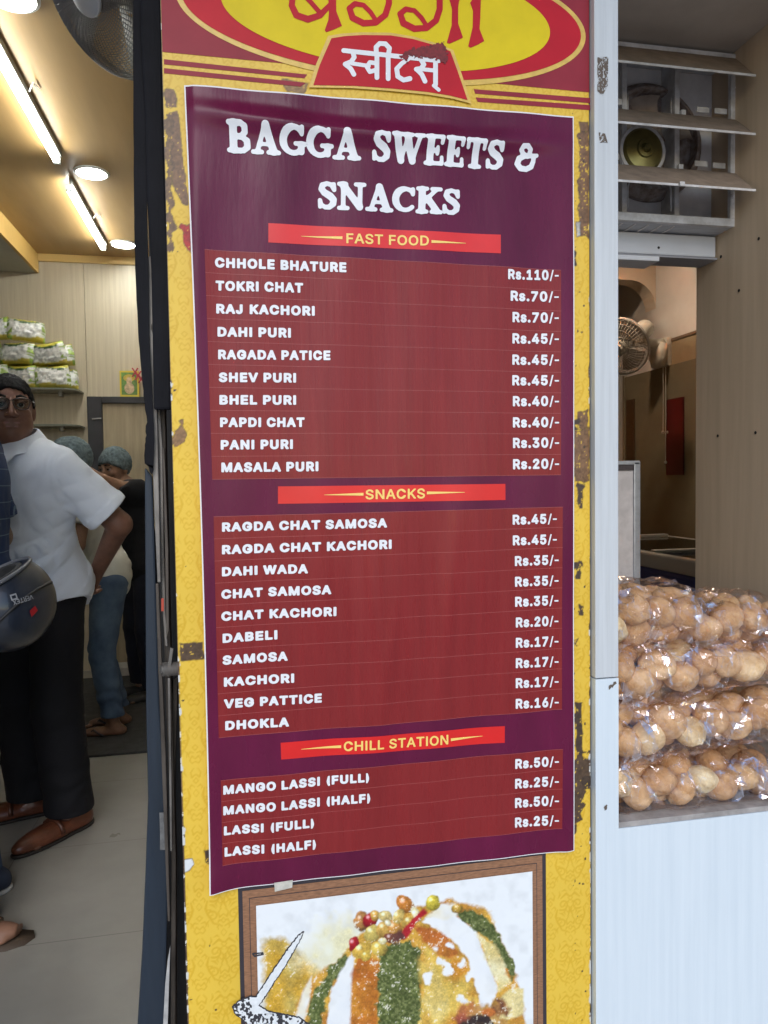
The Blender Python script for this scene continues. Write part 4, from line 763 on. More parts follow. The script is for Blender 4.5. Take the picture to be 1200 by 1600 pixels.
# boxed beam along the left of the ceiling
tb, bb = P(60, 398, YB), P(60, 427, YB)
beam = thing('boxed_beam', 'yellow faced boxed beam with grey underside along the left of the ceiling', 'beam', (tb[0] - .3, 2.2, bb[2]))
MB().box(tb[0] - .02, tb[0], .32, YB - .003, bb[2], CEIL - .002).build('beam_face', mat('beam_yellow', (.62, .40, .12), .5, var=.1, vscale=5), beam)
MB().box(-2.99, tb[0] - .02, .32, YB - .003, bb[2] + .002, bb[2] + .02).build('beam_soffit', mat('beam_grey', (.42, .41, .37), .6, var=.08), beam)
cr = MB().box(tb[0], .14, YB - .02, YB - .002, CEIL - .05, CEIL - .001).build('ceiling_trim', mat('trim_yellow', (.66, .45, .16), .5)); tag(cr, 'yellow trim board running under the ceiling along the back wall', 'trim')

# doorway with its dark frame
dl, dr, dt = P(140, 700, YB)[0], P(262, 700, YB)[0], P(185, 621, YB)[2]
M['black_frame'] = mat('dark_frame_paint', (.018, .018, .024), .45, var=.3, vscale=8)
door = thing('back_door', 'beige back door in a wide black frame behind the man in black', 'door', ((dl + dr) / 2, YB, 0))
jw = P(163, 700, YB)[0] - dl
MB().box(dl, dl + jw, YB - .05, YB - .001, 0, dt).build('door_frame', M['black_frame'], door, bevel=.004)
MB().box(dl + jw, dr, YB - .05, YB - .001, dt - .045, dt).build('door_frame', M['black_frame'], door, bevel=.004)
MB().box(dr, dr + .1, YB - .05, YB - .001, 0, dt).build('door_frame', M['black_frame'], door, bevel=.004)
MB().box(dl + jw, dr, YB - .02, YB - .003, 0.0, dt - .045).build('door_leaf', mat('door_beige', (.40, .33, .22), .5, var=.2, vscale=8, stretch=(4, 4, .3)), door)
hd_ = P(151, 655, YB - .06); MB().tube([hd_ + [-.03, 0, 0], hd_ + [.03, 0, .004]], .006).build('latch', mat('latch_steel', (.35, .35, .36), .35, 1.0), door)
mm_ = MB().box(-1.35, .10, 2.46, 3.95, .001, .012).build('floor_mat', mat('dark_mat', (.030, .030, .029), .8, var=.4, vscale=25, bump=.1, bscale=150), bevel=.003)
tag(mm_, 'dark grey floor mat in front of the back door', 'floor mat')
tag(MB().box(-.95, .13, 3.97, 4.145, 0.0005, .06).build('door_step', mat('step_grey', (.45, .44, .42), .5, var=.2), bevel=.004), 'low pale step at the foot of the back door', 'step')

# shop front above and beside the opening
M['fascia'] = mat('fascia_paint', (.45, .36, .25), .6, var=.2, vscale=4)
tag(MB().box(-3.1, XL - .001, 0.02, .30, 2.55, 3.3).build('front_lintel', M['fascia']), 'painted lintel wall above the open left shop front', 'wall')
tag(MB().box(-3.1, -1.75, 0.02, .30, -.15, 2.55).build('front_wall', M['fascia']), 'painted front wall left of the open shop front', 'wall')
tag(MB().box(XL, 3.4, 0.05, .30, 2.752, 3.3).build('upper_wall', M['fascia']), 'painted wall above the pillar and the right hand niche', 'wall')
aw = thing('shade_awning', 'unseen awning slab added to shade the sweet shop front above the pillar', 'awning', (0, 0, 2.80))  # unseen awning, added to dim the pillar top and block sky sheen
MB().box(-3.1, XR + .06, -1.05, .019, 2.80, 2.88).build('awning_slab', mat('awning_paint', (.42, .34, .25), .7, var=.2, vscale=5), aw)

# ------------------------------------------------------------------ folded gate left of the pillar
GY = .05
M['gate_steel'] = mat('gate_steel', (.105, .088, .075), .55, .6, var=.45, vscale=40, stretch=(1, 1, .25), bump=.15, bscale=90)
M['gate_worn'] = mat('gate_worn_steel', (.26, .24, .22), .5, .5, var=.5, vscale=30, stretch=(1, 1, .3), bump=.12, bscale=90)
M['gate_dark'] = mat('gap_shade_black', (.014, .012, .012), .6, var=.4, vscale=12)  # near-black colour for the shade in the gap
M['slate'] = mat('slate_blue_sheet', (.019, .029, .045), .42, .0, spec=.35, var=.25, vscale=7, stretch=(4, 4, .3), bump=.08, bscale=60, bstretch=(8, 8, .2), rvar=.1)
M['rexine'] = mat('black_rexine', (.007, .007, .010), .6, spec=.12, var=.3, vscale=14, bump=.15, bscale=30, bstretch=(2, 2, .4))
gate = thing('folding_gate', 'folded collapsible steel gate with upright bars stacked beside the yellow pillar', 'gate', (XL - .03, .1, 0))
def pxpath(pts, Y): return [P(x, y, Y) for x, y in pts]
def strip(b, L, R, Y, th=.004):
    """a flat strip between two px polylines (same number of points), standing at depth Y with thickness th"""
    l = [P(x, y, Y) for x, y in L]; r = [P(x, y, Y) for x, y in R]; n = len(l)
    V = l + r + [p + [0, th, 0] for p in l] + [p + [0, th, 0] for p in r]; F = []
    for i in range(n - 1):
        F += [[i, i + n, i + n + 1, i + 1], [i + 2 * n, i + 1 + 2 * n, i + 1 + 3 * n, i + 3 * n], [i, i + 1, i + 1 + 2 * n, i + 2 * n], [i + n, i + 3 * n, i + 3 * n + 1, i + n + 1]]
    F += [[0, 2 * n, 3 * n, n], [n - 1, 2 * n - 1, 4 * n - 1, 3 * n - 1]]
    b.add(V, F); return b
strip(MB(), [(218, -120), (236, 500), (250, 1000), (252, 1700)], [(262, -120), (272, 500), (284, 1000), (296, 1700)], .16, .12).build('gap_shade', M['gate_dark'], gate)  # solid dark strip standing in for the shaded gap beside the pillar
strip(MB(), [(234, -120), (237, 120), (238, 300), (248, 700), (256, 1000), (268, 1350), (266, 1700)], [(247, -120), (249, 120), (251, 300), (259, 700), (266, 1000), (275, 1350), (274, 1700)], .085, .03).build('gate_bar', M['gate_steel'], gate, bevel=.002)
strip(MB(), [(230, 400), (233, 540), (241, 800), (246, 910)], [(236, 400), (243, 540), (249, 800), (251, 910)], .055, .012).build('gate_bar', M['gate_worn'], gate, bevel=.0015)
strip(MB(), [(243, 912), (247, 1040), (252, 1180), (262, 1440)], [(248, 912), (253, 1040), (259, 1180), (266, 1440)], .055, .012).build('gate_bar', M['gate_steel'], gate, bevel=.0015)
strip(MB(), [(236, 560), (249, 700), (251, 850), (254, 960), (258, 1010)], [(244, 560), (254, 700), (256, 850), (259, 960), (262, 1010)], .07, .01).build('gate_bar', M['gate_worn'], gate, bevel=.0015)
strip(MB(), [(254, 700), (258, 860), (260, 1000)], [(257, 700), (263, 860), (264, 985)], .05, .012).build('gate_bar', M['gate_steel'], gate, bevel=.001)
strip(MB(), [(262, 1060), (264, 1200), (266, 1330)], [(266, 1060), (268, 1200), (269, 1330)], .05, .012).build('gate_bar', M['gate_worn'], gate, bevel=.001)
strip(MB(), [(270, 1062), (268, 1200), (270, 1560)], [(278, 1058), (274, 1200), (276, 1600)], .10, .012).build('gate_bar', M['gate_steel'], gate, bevel=.001)
for (x0, x1, y, r) in ((241, 266, 513, .0105), (254, 282, 1046, .0115)):
    a, b = P(x0, y, .05), P(x1, y - 2, .06)
    pn = MB().tube([a, b], r, 16).build('pivot_pin', M['gate_worn'], gate, smooth=True, angle=40)
    MB().tube([a + (a - b) * .12, a], r * .62, 12).build('pin_end', M['gate_worn'], pn, smooth=True, angle=40)
strip(MB(), [(266, 1012), (262, 1040), (258, 1052)], [(271, 1014), (267, 1044), (263, 1058)], .045, .006).build('gate_link', M['gate_worn'], gate, bevel=.001)
strip(MB(), [(252, 935), (252, 955)], [(256, 935), (256, 955)], .048, .003).build('paint_mark', mat('paint_mark_red', (.45, .06, .03), .5), gate)
strip(MB(), [(243, 404), (240, 412), (244, 420)], [(250, 406), (251, 414), (249, 419)], .06, .012).build('gate_link', mat('pinkish_plastic', (.35, .25, .23), .5), gate, bevel=.001)
strip(MB(), [(262, 1500), (258, 1540), (255, 1600), (254, 1700)], [(266, 1478), (264, 1540), (262, 1600), (260, 1700)], .045, .004).build('gate_trim', mat('pale_trim', (.42, .41, .40), .6, var=.3, vscale=40), gate)
strip(MB(), [(249, 1270), (250, 1300), (250, 1328)], [(262, 1270), (263, 1300), (262, 1328)], .062, .002).build('gate_tape', mat('grey_tape', (.13, .13, .13), .5, var=.5, vscale=60), gate)

# black cover sheet with a ragged lower edge and the slate blue sheet below
cvr = thing('gate_cover', 'black rexine sheet with a ragged end hanging left of the folded gate', 'cover sheet', tuple(P(225, 740, .04)))
rng = random.Random(3)
lft = [(208, -120), (208, 100), (209, 300), (211, 420), (216, 520), (222, 600), (229, 660), (227, 690), (225, 722)]
rgt = [(236, -120), (237, 100), (229, 300), (232, 420), (233, 520), (237, 600), (240, 660), (241, 690), (239, 741)]
L2, R2 = [], []
for i in range(len(lft) - 1):
    for k in range(6):
        t = k / 6; j = (rng.random() - .5) * (2.4 if i > 4 else .7)
        L2.append((lft[i][0] * (1 - t) + lft[i + 1][0] * t + j, lft[i][1] * (1 - t) + lft[i + 1][1] * t)); R2.append((rgt[i][0] * (1 - t) + rgt[i + 1][0] * t, rgt[i][1] * (1 - t) + rgt[i + 1][1] * t))
L2 += [(226, 724), (232, 729), (234, 738)]; R2 += [(239, 728), (240, 733), (238, 742)]
strip(MB(), L2, R2, .045, .003).build('rexine_sheet', M['rexine'], cvr)
strip(MB(), [(217, -120), (219, 60), (226, 180), (229, 310), (236, 420), (240, 640)], [(248, -120), (254, 60), (256, 180), (260, 310), (266, 420), (268, 640)], .035, .012).build('rexine_fold', M['rexine'], cvr, bevel=.004)
bl = thing('slate_sheet', 'glossy slate blue metal sheet standing at the edge of the left opening', 'metal sheet', tuple(P(235, 1600, .05)))
strip(MB(), [(226, 730), (227, 900), (228, 1100), (231, 1250), (227, 1360), (222, 1480), (212, 1640), (206, 1760)], [(238, 745), (243, 900), (249, 1100), (262, 1250), (263, 1360), (260, 1480), (258, 1640), (256, 1760)], .075, .01).build('sheet', M['slate'], bl, bevel=.003)

# ------------------------------------------------------------------ right hand niche
M['lam_white'] = mat('white_laminate', (.66, .72, .765), .42, var=.09, vscale=12, stretch=(6, 6, .22), col2=(.60, .665, .715), bump=.06, bscale=70, bstretch=(4, 4, .06), detail=6)  # bluish daylight mixed into the white laminate's colour
M['lam_dim'] = mat('dim_laminate', (.58, .60, .615), .5, var=.12, vscale=14, stretch=(7, 7, .25), col2=(.49, .505, .515), bump=.06, bscale=80, bstretch=(4, 4, .08), detail=6)  # same laminate, darker and greyer for the dimmer light higher up
M['ply'] = mat('plywood', (.62, .475, .325), .55, var=.3, vscale=7, stretch=(5, 5, .28), col2=(.52, .39, .26), bump=.03, bscale=60, bstretch=(4, 4, .1), detail=7)
SX0, SX1 = XR + .001, P(961, 800)[0]
zj = P(944, 1057)[2]; zsh = P(962, 1290)[2]
post = thing('laminate_post', 'narrow whitish laminate post between the yellow pillar and the niche', 'post', ((SX0 + SX1) / 2, 0, zj))
MB().box(SX0, SX1, -.012, .05, zj + .001, 2.75).build('post_board', M['lam_dim'], post, bevel=.0015)
for pts in ([(928, 96), (945, 95), (944, 140), (936, 155), (928, 148)], [(930, 212), (940, 214), (944, 228), (932, 228)]):
    V, F = shape2d((924, 950, 85, 235), .6, lambda X, Y: np.maximum(sd_poly(X, Y, pts), 3.2 - np.abs(fbm(np.stack([X / 2.2, Y / 5, 0 * X], -1), 3) - .5) * 60))
    raw('scuff', [(wz(x, y)[0], -.0126, wz(x, y)[1]) for x, y in V], [f[::-1] for f in F], mat('scuff_brown', (.12, .09, .07), .8), post)
XP = P(1110, 600, .5)[0]
cpanel = thing('laminate_counter', 'white laminate front panel below the bags of puris', 'panel', (1.0, 0, ZB))
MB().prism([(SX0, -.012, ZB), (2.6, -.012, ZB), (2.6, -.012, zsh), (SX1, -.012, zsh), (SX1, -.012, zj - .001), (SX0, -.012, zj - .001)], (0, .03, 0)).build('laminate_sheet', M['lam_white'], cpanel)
MB().box(SX1 + .001, 2.6, .0185, .55, zsh - .03, zsh + .011).build('shelf_board', mat('shelf_grey', (.22, .19, .17), .6, var=.3, vscale=15, stretch=(1, 4, 1)), cpanel, bevel=.001)
MB().box(SX1 + .0005, 2.6, -.010, .018, zsh + .0005, zsh + .010).build('shelf_edge', mat('shelf_edge_grey', (.36, .33, .31), .6, var=.3, vscale=30), cpanel)
for pts in ([(938, 1257), (943, 1253), (944, 1258), (940, 1261)], [(945, 1070), (957, 1062), (958, 1065), (947, 1074)]):
    V, F = shape2d((min(p[0] for p in pts) - 2, max(p[0] for p in pts) + 2, min(p[1] for p in pts) - 2, max(p[1] for p in pts) + 2), .5, lambda X, Y: sd_poly(X, Y, pts) + (fbm(np.stack([X / 2, Y / 2, 0 * X], -1), 2) - .4) * 5)
    if len(F): raw('scuff', [(wz(x, y)[0], -.0126, wz(x, y)[1]) for x, y in V], [f[::-1] for f in F], bpy.data.materials['scuff_brown'], cpanel)
NZ = P(1160, 82, .41)[2]
ply = thing('plywood_sheet', 'brown plywood side board of the niche with a few old screw holes', 'board', (XP, .25, zsh))
MB().box(XP, XP + .03, -.02, .56, zsh + .0115, NZ + .25).build('plywood_sheet', M['ply'], ply)
for x, y in ((1122, 681), (1181, 676), (1155, 454), (1186, 373), (1127, 401)):
    c = PX(x, y, XP); MB().lathe([(.0032, 0), (.0040, .0012)], c, (-1, 0, 0), 10).build('screw_hole', mat('hole_black', (.02, .015, .012), .8), ply)
tag(MB().box(SX1 - .3, XP - .001, .0, .50, NZ, NZ + .02).build('niche_ceiling', mat('niche_ceiling_board', (.48, .41, .34), .6, var=.15, vscale=6)), 'brownish board forming the ceiling of the niche above the exhaust fan', 'ceiling board')
tag(MB().box(SX1 - .3, 2.6, -.03, -.001, NZ - .012, 2.751).build('niche_header', mat('niche_header_board', (.16, .115, .11), .6, var=.15)), 'dark header board over the top of the niche', 'board')
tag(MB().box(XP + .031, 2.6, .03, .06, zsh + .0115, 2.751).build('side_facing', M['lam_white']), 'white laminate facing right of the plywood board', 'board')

# exhaust fan
FY = .41
def fx(px, py, Y=FY): return P(px, py, Y)
hub = fx(1013, 228); x1 = fx(1153, 228)[0]; half = x1 - hub[0]; zt, zb_ = fx(1013, 69)[2], fx(1013, 346)[2]
x0 = hub[0] - half; hz = (zt + zb_) / 2
M['fan_white'] = mat('fan_white_paint', (.74, .73, .73), .45, var=.25, vscale=30, col2=(.46, .44, .42))
M['fan_dirty'] = mat('fan_dusty_paint', (.80, .75, .72), .65, var=.12, vscale=22)
M['fan_brown'] = mat('fan_louvre_dust', (.26, .20, .15), .75, var=.25, vscale=30)
M['rust'] = mat('fan_rust', (.16, .10, .075), .8, var=.6, vscale=60, col2=(.36, .31, .28))
M['zinc'] = mat('fan_motor_gold', (.27, .235, .09), .32, .75, var=.25, vscale=25)
M['blade'] = mat('fan_blade', (.34, .26, .20), .6, var=.3, vscale=15)
fan = thing('exhaust_fan', 'dusty white exhaust fan with three open louvres at the top of the niche', 'exhaust fan', (hub[0], FY, zb_))
T = .019
b = MB().box(x0, x1, FY, FY + .012, zt - T, zt).box(x0, x1, FY, FY + .012, zb_, zb_ + T).box(x0, x0 + T, FY, FY + .012, zb_ + T, zt - T).box(x1 - T, x1, FY, FY + .012, zb_ + T, zt - T)
b.build('front_frame', M['fan_white'], fan, bevel=.0015)
xb = XP - .003
b = MB().box(x0 + .001, x1 - .001, FY + .0125, .515, zb_ + .0005, zb_ + .003).box(x0 + .001, x1 - .001, FY + .0125, .515, zt - .003, zt - .0005).box(x0 + .001, x0 + .003, FY + .0125, .515, zb_ + .0035, zt - .0035).box(x1 - .003, x1 - .001, FY + .0125, .515, zb_ + .0035, zt - .0035)
b.build('fan_casing', mat('fan_casing_grey', (.50, .51, .53), .4, var=.2, vscale=20, stretch=(1, 6, 1)), fan)
for k in range(5):
    xx = x0 + .18 + k * .034
    MB().box(xx, xx + .004, FY + .02, .49, zb_ - .0012, zb_ + .0003).build('casing_groove', M['fan_dirty'], fan)
# back plate with round opening
RO, RI = .136, .120
n = 64; V = []; F = []
hub2 = P(1013, 224, .49)
ring = [(hub2[0] + RO * math.cos(2 * math.pi * k / n), hub2[2] + RO * math.sin(2 * math.pi * k / n)) for k in range(n)]
def sqp(a):
    c, s = math.cos(a), math.sin(a); q = max(abs(c), abs(s)); return (hub[0] + (half - .004) * c / q, hz + ((zt - zb_) / 2 - .004) * s / q)
sq = [sqp(2 * math.pi * k / n) for k in range(n)]
V = [(x, .50, z) for x, z in ring] + [(x, .50, z) for x, z in sq]
F = [[k, (k + 1) % n, (k + 1) % n + n, k + n] for k in range(n)]
raw('back_plate', V, F, M['fan_dirty'], fan)
MB().lathe([(RO + .006, 0), (RO + .006, .012), (RI + .006, .03), (RI, .03), (RI, .0), (RO - .004, -.004)], (hub2[0], .496, hub2[2]), (0, -1, 0), 72).build('fan_ring', M['rust'], fan, smooth=True, angle=35)
bb_ = MB()
for k in range(5):
    a0 = 2 * math.pi * k / 5 + .5; V = []; F = []
    for i in range(7):
        r = .03 + (RI - .006 - .03) * i / 6
        for j in range(5):
            a = a0 + (j / 4 - .5) * (.85 + .15 * math.sin(i)); V.append((hub2[0] + r * math.cos(a), .488 + (j / 4 - .5) * .022, hub2[2] + r * math.sin(a)))
    for i in range(6):
        for j in range(4): F.append([i * 5 + j, i * 5 + j + 1, i * 5 + j + 6, i * 5 + j + 5])
    raw('fan_blade', V, F, M['blade'], fan, smooth=True)
mr = .052
mo = MB().lathe([(mr + .004, .06), (mr + .004, .0), (mr, -.002), (mr, -.012), (mr - .006, -.018), (.022, -.022), (.020, -.026), (.012, -.027), (.010, -.024), (.006, -.034), (0, -.034)], (hub[0], .445, hub[2]), (0, 1, 0), 56).build('motor', M['zinc'], fan, smooth=True, angle=35)
MB().lathe([(mr + .0045, -.0), (mr + .0075, -.0), (mr + .0075, -.012), (mr + .0045, -.012)], (hub[0], .445, hub[2]), (0, 1, 0), 56).build('motor_band', M['fan_white'], mo, smooth=True, angle=35)
for s, px in ((-1, 975), (1, 1057)):
    xx = fx(px, 228, .44)[0]
    MB().box(xx - .0065, xx + .0065, .437, .441, zb_ + .004, zt - .004).box(xx - .0065, xx - .0045, .4412, .495, zb_ + .004, zt - .004).build('motor_bracket', M['fan_white'], fan, bevel=.001)
    # inner rounded strap of the motor cage
    for sgn in (1, -1):
        xi = xx - s * .012
        pth = [(xi, .444, hub[2] + sgn * .135), (xi, .444, hub[2] + sgn * .085), (xi - s * .005, .444, hub[2] + sgn * .070), (xi - s * .016, .444, hub[2] + sgn * .060)]
        MB().tube(pth, .0022, 8).build('motor_strap', M['fan_white'], fan, smooth=True)
for px, py in ((1098, 172), (1126, 174), (1095, 256), (1123, 259)):
    c = fx(px, py, .43); MB().box(c[0] - .017, c[0] + .017, .428, .431, c[2] - .0065, c[2] + .0065).build('louvre_link', M['fan_white'], fan, bevel=.001)
for px, py in ((967, 160), (1067, 177), (963, 245), (1063, 262)):
    c = fx(px, py, .43); MB().box(c[0] - .006, c[0] + .006, .426, .436, c[2] - .007, c[2] + .007).build('bracket_tab', M['fan_white'], fan, bevel=.001)
def louvre(yl, yr, yb):
    a = P(957, yl, .315); c = P(1180, yr, .315); xl2, xr2 = x0 - .01, c[0]
    zf = (a[2] + c[2]) / 2; zbk = P(960, yb, .412)[2]
    lv = MB().add([(xl2, .315, zf), (xr2, .315, zf), (x1 - .006, .412, zbk), (x0 + .006, .412, zbk), (xl2, .315, zf - .0022), (xr2, .315, zf - .0022), (x1 - .006, .412, zbk - .0022), (x0 + .006, .412, zbk - .0022)],
        [(0, 1, 2, 3), (7, 6, 5, 4), (3, 2, 6, 7), (0, 3, 7, 4), (1, 5, 6, 2), (0, 4, 5, 1)]).build('louvre', M['fan_brown'], fan)
    MB().box(xl2, xr2, .3125, .3148, zf - .0036, zf + .0012).build('louvre_lip', M['fan_white'], lv)
louvre(90, 122, 70); louvre(186, 213, 169); louvre(279, 299, 256)
c = P(1065, 288, .31); MB().box(c[0] - .006, c[0] + .006, .306, .312, c[2] - .005, c[2] + .005).build('louvre_clip', M['fan_white'], fan, bevel=.001)
for px, py in ((1151, 137), (1144, 306)):
    MB().lathe([(.0042, 0), (.003, .003), (0, .0035)], P(px, py, FY) + [0, -.0002, 0], (0, -1, 0), 12).build('screw', M['fan_dirty'], fan, smooth=True)
# white rail below the fan and boards round it
pz1, pz0 = P(1000, 384, .5)[2], P(1000, 408, .5)[2]
rail = thing('white_rail', 'white metal rail running under the exhaust fan', 'rail', (hub[0], .5, pz0))
MB().box(x0 - .1, XP - .004, .475, .56, pz0 + .010, zb_ - .003).build('rail_cover', mat('rail_white', (.66, .67, .69), .35, var=.06), rail, bevel=.004)
MB().box(x0 - .1, XP - .004, .47, .54, pz0 + .003, pz0 + .0075).build('rail_groove', mat('rail_grey', (.30, .30, .32), .5), rail)
MB().box(x0 - .1, fx(1028, 400, .47)[0], .462, .53, pz0 - .010, pz0 + .002).build('rail_track', mat('rail_white2', (.66, .67, .69), .35), rail, bevel=.003)
MB().lathe([(.0032, 0), (.0032, .001)], P(1029, 387, .4746), (0, -1, 0), 12).build('rail_hole', bpy.data.materials['hole_black'], rail)
tag(MB().box(x0 - .4, XP - .003, .518, .555, zt + .001, 2.75).box(x0 - .4, x0 - .001, .518, .555, pz0, zt - .001).build('fan_board', M['fan_dirty']), 'board filling the wall round the exhaust fan', 'board')
# ------------------------------------------------------------------ the room behind the niche
RX = 2.6; RC = 2.85
tag(MB().box(.24, 3.4, .57, 4.6, RC, RC + .1).build('room_ceiling', M['white_wall']), kind='structure')
tag(MB().box(RX, RX + .1, .56, 4.6, 0, RC).build('room_wall', M['white_wall']), 'cream right wall of the room behind the niche, carrying the wall fan', 'wall')
tag(MB().box(.24, RX, 4.45, 4.6, 0, RC).build('room_back_wall', M['orange_wall']), 'orange back wall of the room behind the niche', 'wall')
tag(MB().box(XP + .031, RX, .56, .60, 0, RC).build('room_front_wall', M['white_wall']), 'inner side of the shop front right of the plywood board', 'wall')
tag(MB().box(SX1, XP + .03, .40, .44, 0, zsh - .031).build('plywood_sheet', M['ply']), 'plywood back of the counter under the puri shelf', 'board')
# arch across the room, springing from the right wall
YA = PX(1025, 480, RX)[1]
sp = PX(1025, 482, RX); tp_ = P(975, 437, YA); rr = sp[2]
pts = []
zc, zs_ = tp_[2], sp[2]; hx = sp[0] - P(985, 440, YA)[0]
for t in np.linspace(0, math.pi / 2, 14): pts.append((sp[0] - hx + hx * math.cos(t) - .002, YA, zs_ + (zc - zs_) * math.sin(t)))
pts = [(RX - .002, YA, zs_)] + pts[1:] + [(.25, YA, zc), (.25, YA, RC - .002), (RX - .002, YA, RC - .002)]
ar = MB().prism(pts, (0, .12, 0)).build('plaster_arch', mat('arch_paint', (.62, .50, .38), .6, var=.08)); tag(ar, 'orange tinted plaster arch across the room behind the niche', 'arch')
# warm lamp hidden high by the arch: its glow shows on the arch and wall
lp = thing('cove_lamp', 'small warm cove lamp glowing beside the plaster arch', 'lamp', (1.9, YA - .5, RC - .06))
MB().lathe([(.06, .055), (.06, .0), (.05, -.004)], (1.9, YA - .5, RC - .06), (0, 0, 1), 24).build('lamp_body', M['white_wall'], lp)
MB().lathe([(.045, 0), (0, 0)], (1.9, YA - .5, RC - .0645), (0, 0, 1), 24).build('lamp_glow', mat('warm_lamp', (1, .6, .3), .5, emit=(1, .80, .60), estr=700), lp)
# dark glossy panel on the right wall
mz1a, mz1b, mf = PX(1108, 556, RX), PX(980, 590, RX), PX(980, 720, RX)
M['dark_panel'] = mat('tinted_mirror', (.30, .26, .175), .16, .25, var=.1, vscale=3)
pn = thing('tinted_panel', 'dark brown tinted mirror panel along the right wall below the wall fan', 'mirror', (RX, 2.6, .3))
MB().box(RX - .02, RX - .001, .62, mz1b[1], .2, (mz1a[2] + mz1b[2]) / 2).build('mirror_glass', M['dark_panel'], pn)
MB().box(RX - .024, RX - .002, mz1b[1] + .001, mz1b[1] + .02, .2, mz1b[2] + .01).build('mirror_edge', mat('mirror_edge_metal', (.5, .45, .35), .3, .7), pn)
tz = PX(1108, 516, RX)[2]
fr_ = thing('wall_frieze', 'cream frieze board above the tinted mirror', 'frieze', (RX, 2.2, tz))
yk = PX(1046, 535, RX)[1]
MB().box(RX - .012, RX - .001, .62, yk, (mz1a[2] + mz1b[2]) / 2 + .002, tz).build('frieze_board', mat('frieze_cream', (.36, .27, .16), .5, var=.1), fr_)
MB().box(RX - .018, RX - .001, .62, yk, tz + .001, tz + .018).build('frieze_trim', mat('frieze_brown', (.16, .10, .06), .5), fr_)
# red reflection built as a solid strip, and a brown upright, on the mirror
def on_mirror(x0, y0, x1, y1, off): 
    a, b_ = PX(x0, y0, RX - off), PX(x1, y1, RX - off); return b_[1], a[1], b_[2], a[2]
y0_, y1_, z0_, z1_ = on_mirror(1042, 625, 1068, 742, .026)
tag(MB().box(RX - .03, RX - .022, y0_, y1_, z0_, z1_).build('red_reflection', mat('red_reflection', (.12, .012, .013), .35, var=.25, vscale=4)), 'dark red upright strip standing in for a reflection in the tinted mirror', 'reflection strip')
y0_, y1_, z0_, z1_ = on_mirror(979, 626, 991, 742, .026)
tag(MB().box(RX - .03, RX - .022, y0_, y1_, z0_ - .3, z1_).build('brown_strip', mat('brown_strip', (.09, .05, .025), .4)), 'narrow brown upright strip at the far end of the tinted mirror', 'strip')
# wall fan
M['fan_cream'] = mat('wall_fan_plastic', (.62, .57, .48), .4, var=.05)
wf = thing('wall_fan', 'cream wall fan with hanging pull cords on the right wall above the mirror', 'wall fan', tuple(PX(1045, 565, RX)))
mnt = PX(1046, 545, RX); bot = PX(1042, 574, RX)
MB().box(RX - .05, RX - .001, mnt[1] - .045, mnt[1] + .045, bot[2], PX(1046, 528, RX)[2]).build('wall_bracket', M['fan_cream'], wf, bevel=.015, smooth=True, angle=40)
yc = mnt[1]; sw = P(1036, 566, yc)
MB().tube([(RX - .05, yc, mnt[2] + .02), (RX - .10, yc - .01, mnt[2] + .02), (RX - .25, yc - .02, mnt[2] + .03)], [.042, .032, .028], 14).build('fan_arm', M['fan_cream'], wf, smooth=True)
MB().tube([(RX - .06, yc, mnt[2] + .02), (RX - .085, yc - .01, bot[2] + .05), (RX - .08, yc - .01, bot[2] - .005)], [.05, .052, .040], 14).build('switch_box', M['fan_cream'], wf, smooth=True)
hc = P(1003, 517, yc - .03); _gc = P(971, 541, yc - .17); ax_ = (_gc - hc) / np.linalg.norm(_gc - hc)
MB().lathe([(0, -.08), (.040, -.075), (.056, -.04), (.056, .05), (.04, .075), (.0, .08)], hc, ax_, 26).build('fan_motor', M['fan_cream'], wf, smooth=True, angle=50)
gc = _gc
M['guard'] = mat('guard_wire', (.62, .58, .52), .4)
g = MB()
e1 = np.cross(ax_, [0, 0, 1]); e1 /= np.linalg.norm(e1); e2 = np.cross(ax_, e1)
def circ(c, r, n=40): return [c + r * (math.cos(t) * e1 + math.sin(t) * e2) for t in np.linspace(0, 2 * math.pi, n, endpoint=False)]
for r, h in ((.165, 0), (.165, .012)): g.tube(circ(gc + ax_ * h, r), .0045, 6, closed=True)
for k in range(48):
    t = 2 * math.pi * k / 48; d = math.cos(t) * e1 + math.sin(t) * e2
    for s in (1, -1): g.tube([gc + d * .165, gc + d * .12 + ax_ * s * .045, gc + d * .05 + ax_ * s * .065], .0013, 4, caps=False)
for r, h in ((.14, .032), (.11, .05), (.075, .06)):
    for s in (1, -1): g.tube(circ(gc + ax_ * h * s, r), .0013, 4, closed=True)
g.build('fan_guard', M['guard'], wf)
for k in range(3):
    V = []; F = []
    for i in range(7):
        r = .03 + .12 * i / 6
        for j in range(5):
            a = 2 * math.pi * k / 3 + (j / 4 - .5) * 1.5; V.append(gc + r * (math.cos(a) * e1 + math.sin(a) * e2) + ax_ * (j / 4 - .5) * .04)
    for i in range(6):
        for j in range(4): F.append([i * 5 + j, i * 5 + j + 1, i * 5 + j + 6, i * 5 + j + 5])
    raw('fan_blade', V, F, mat('fan_blade_smoke', (.46, .42, .36), .3, var=.1) if k == 0 else bpy.data.materials['fan_blade_smoke'], wf, smooth=True)
MB().lathe([(.0, .085), (.035, .08), (.045, .06), (.045, -.02)], gc, ax_, 22).build('fan_hub', M['fan_cream'], wf, smooth=True, angle=50)
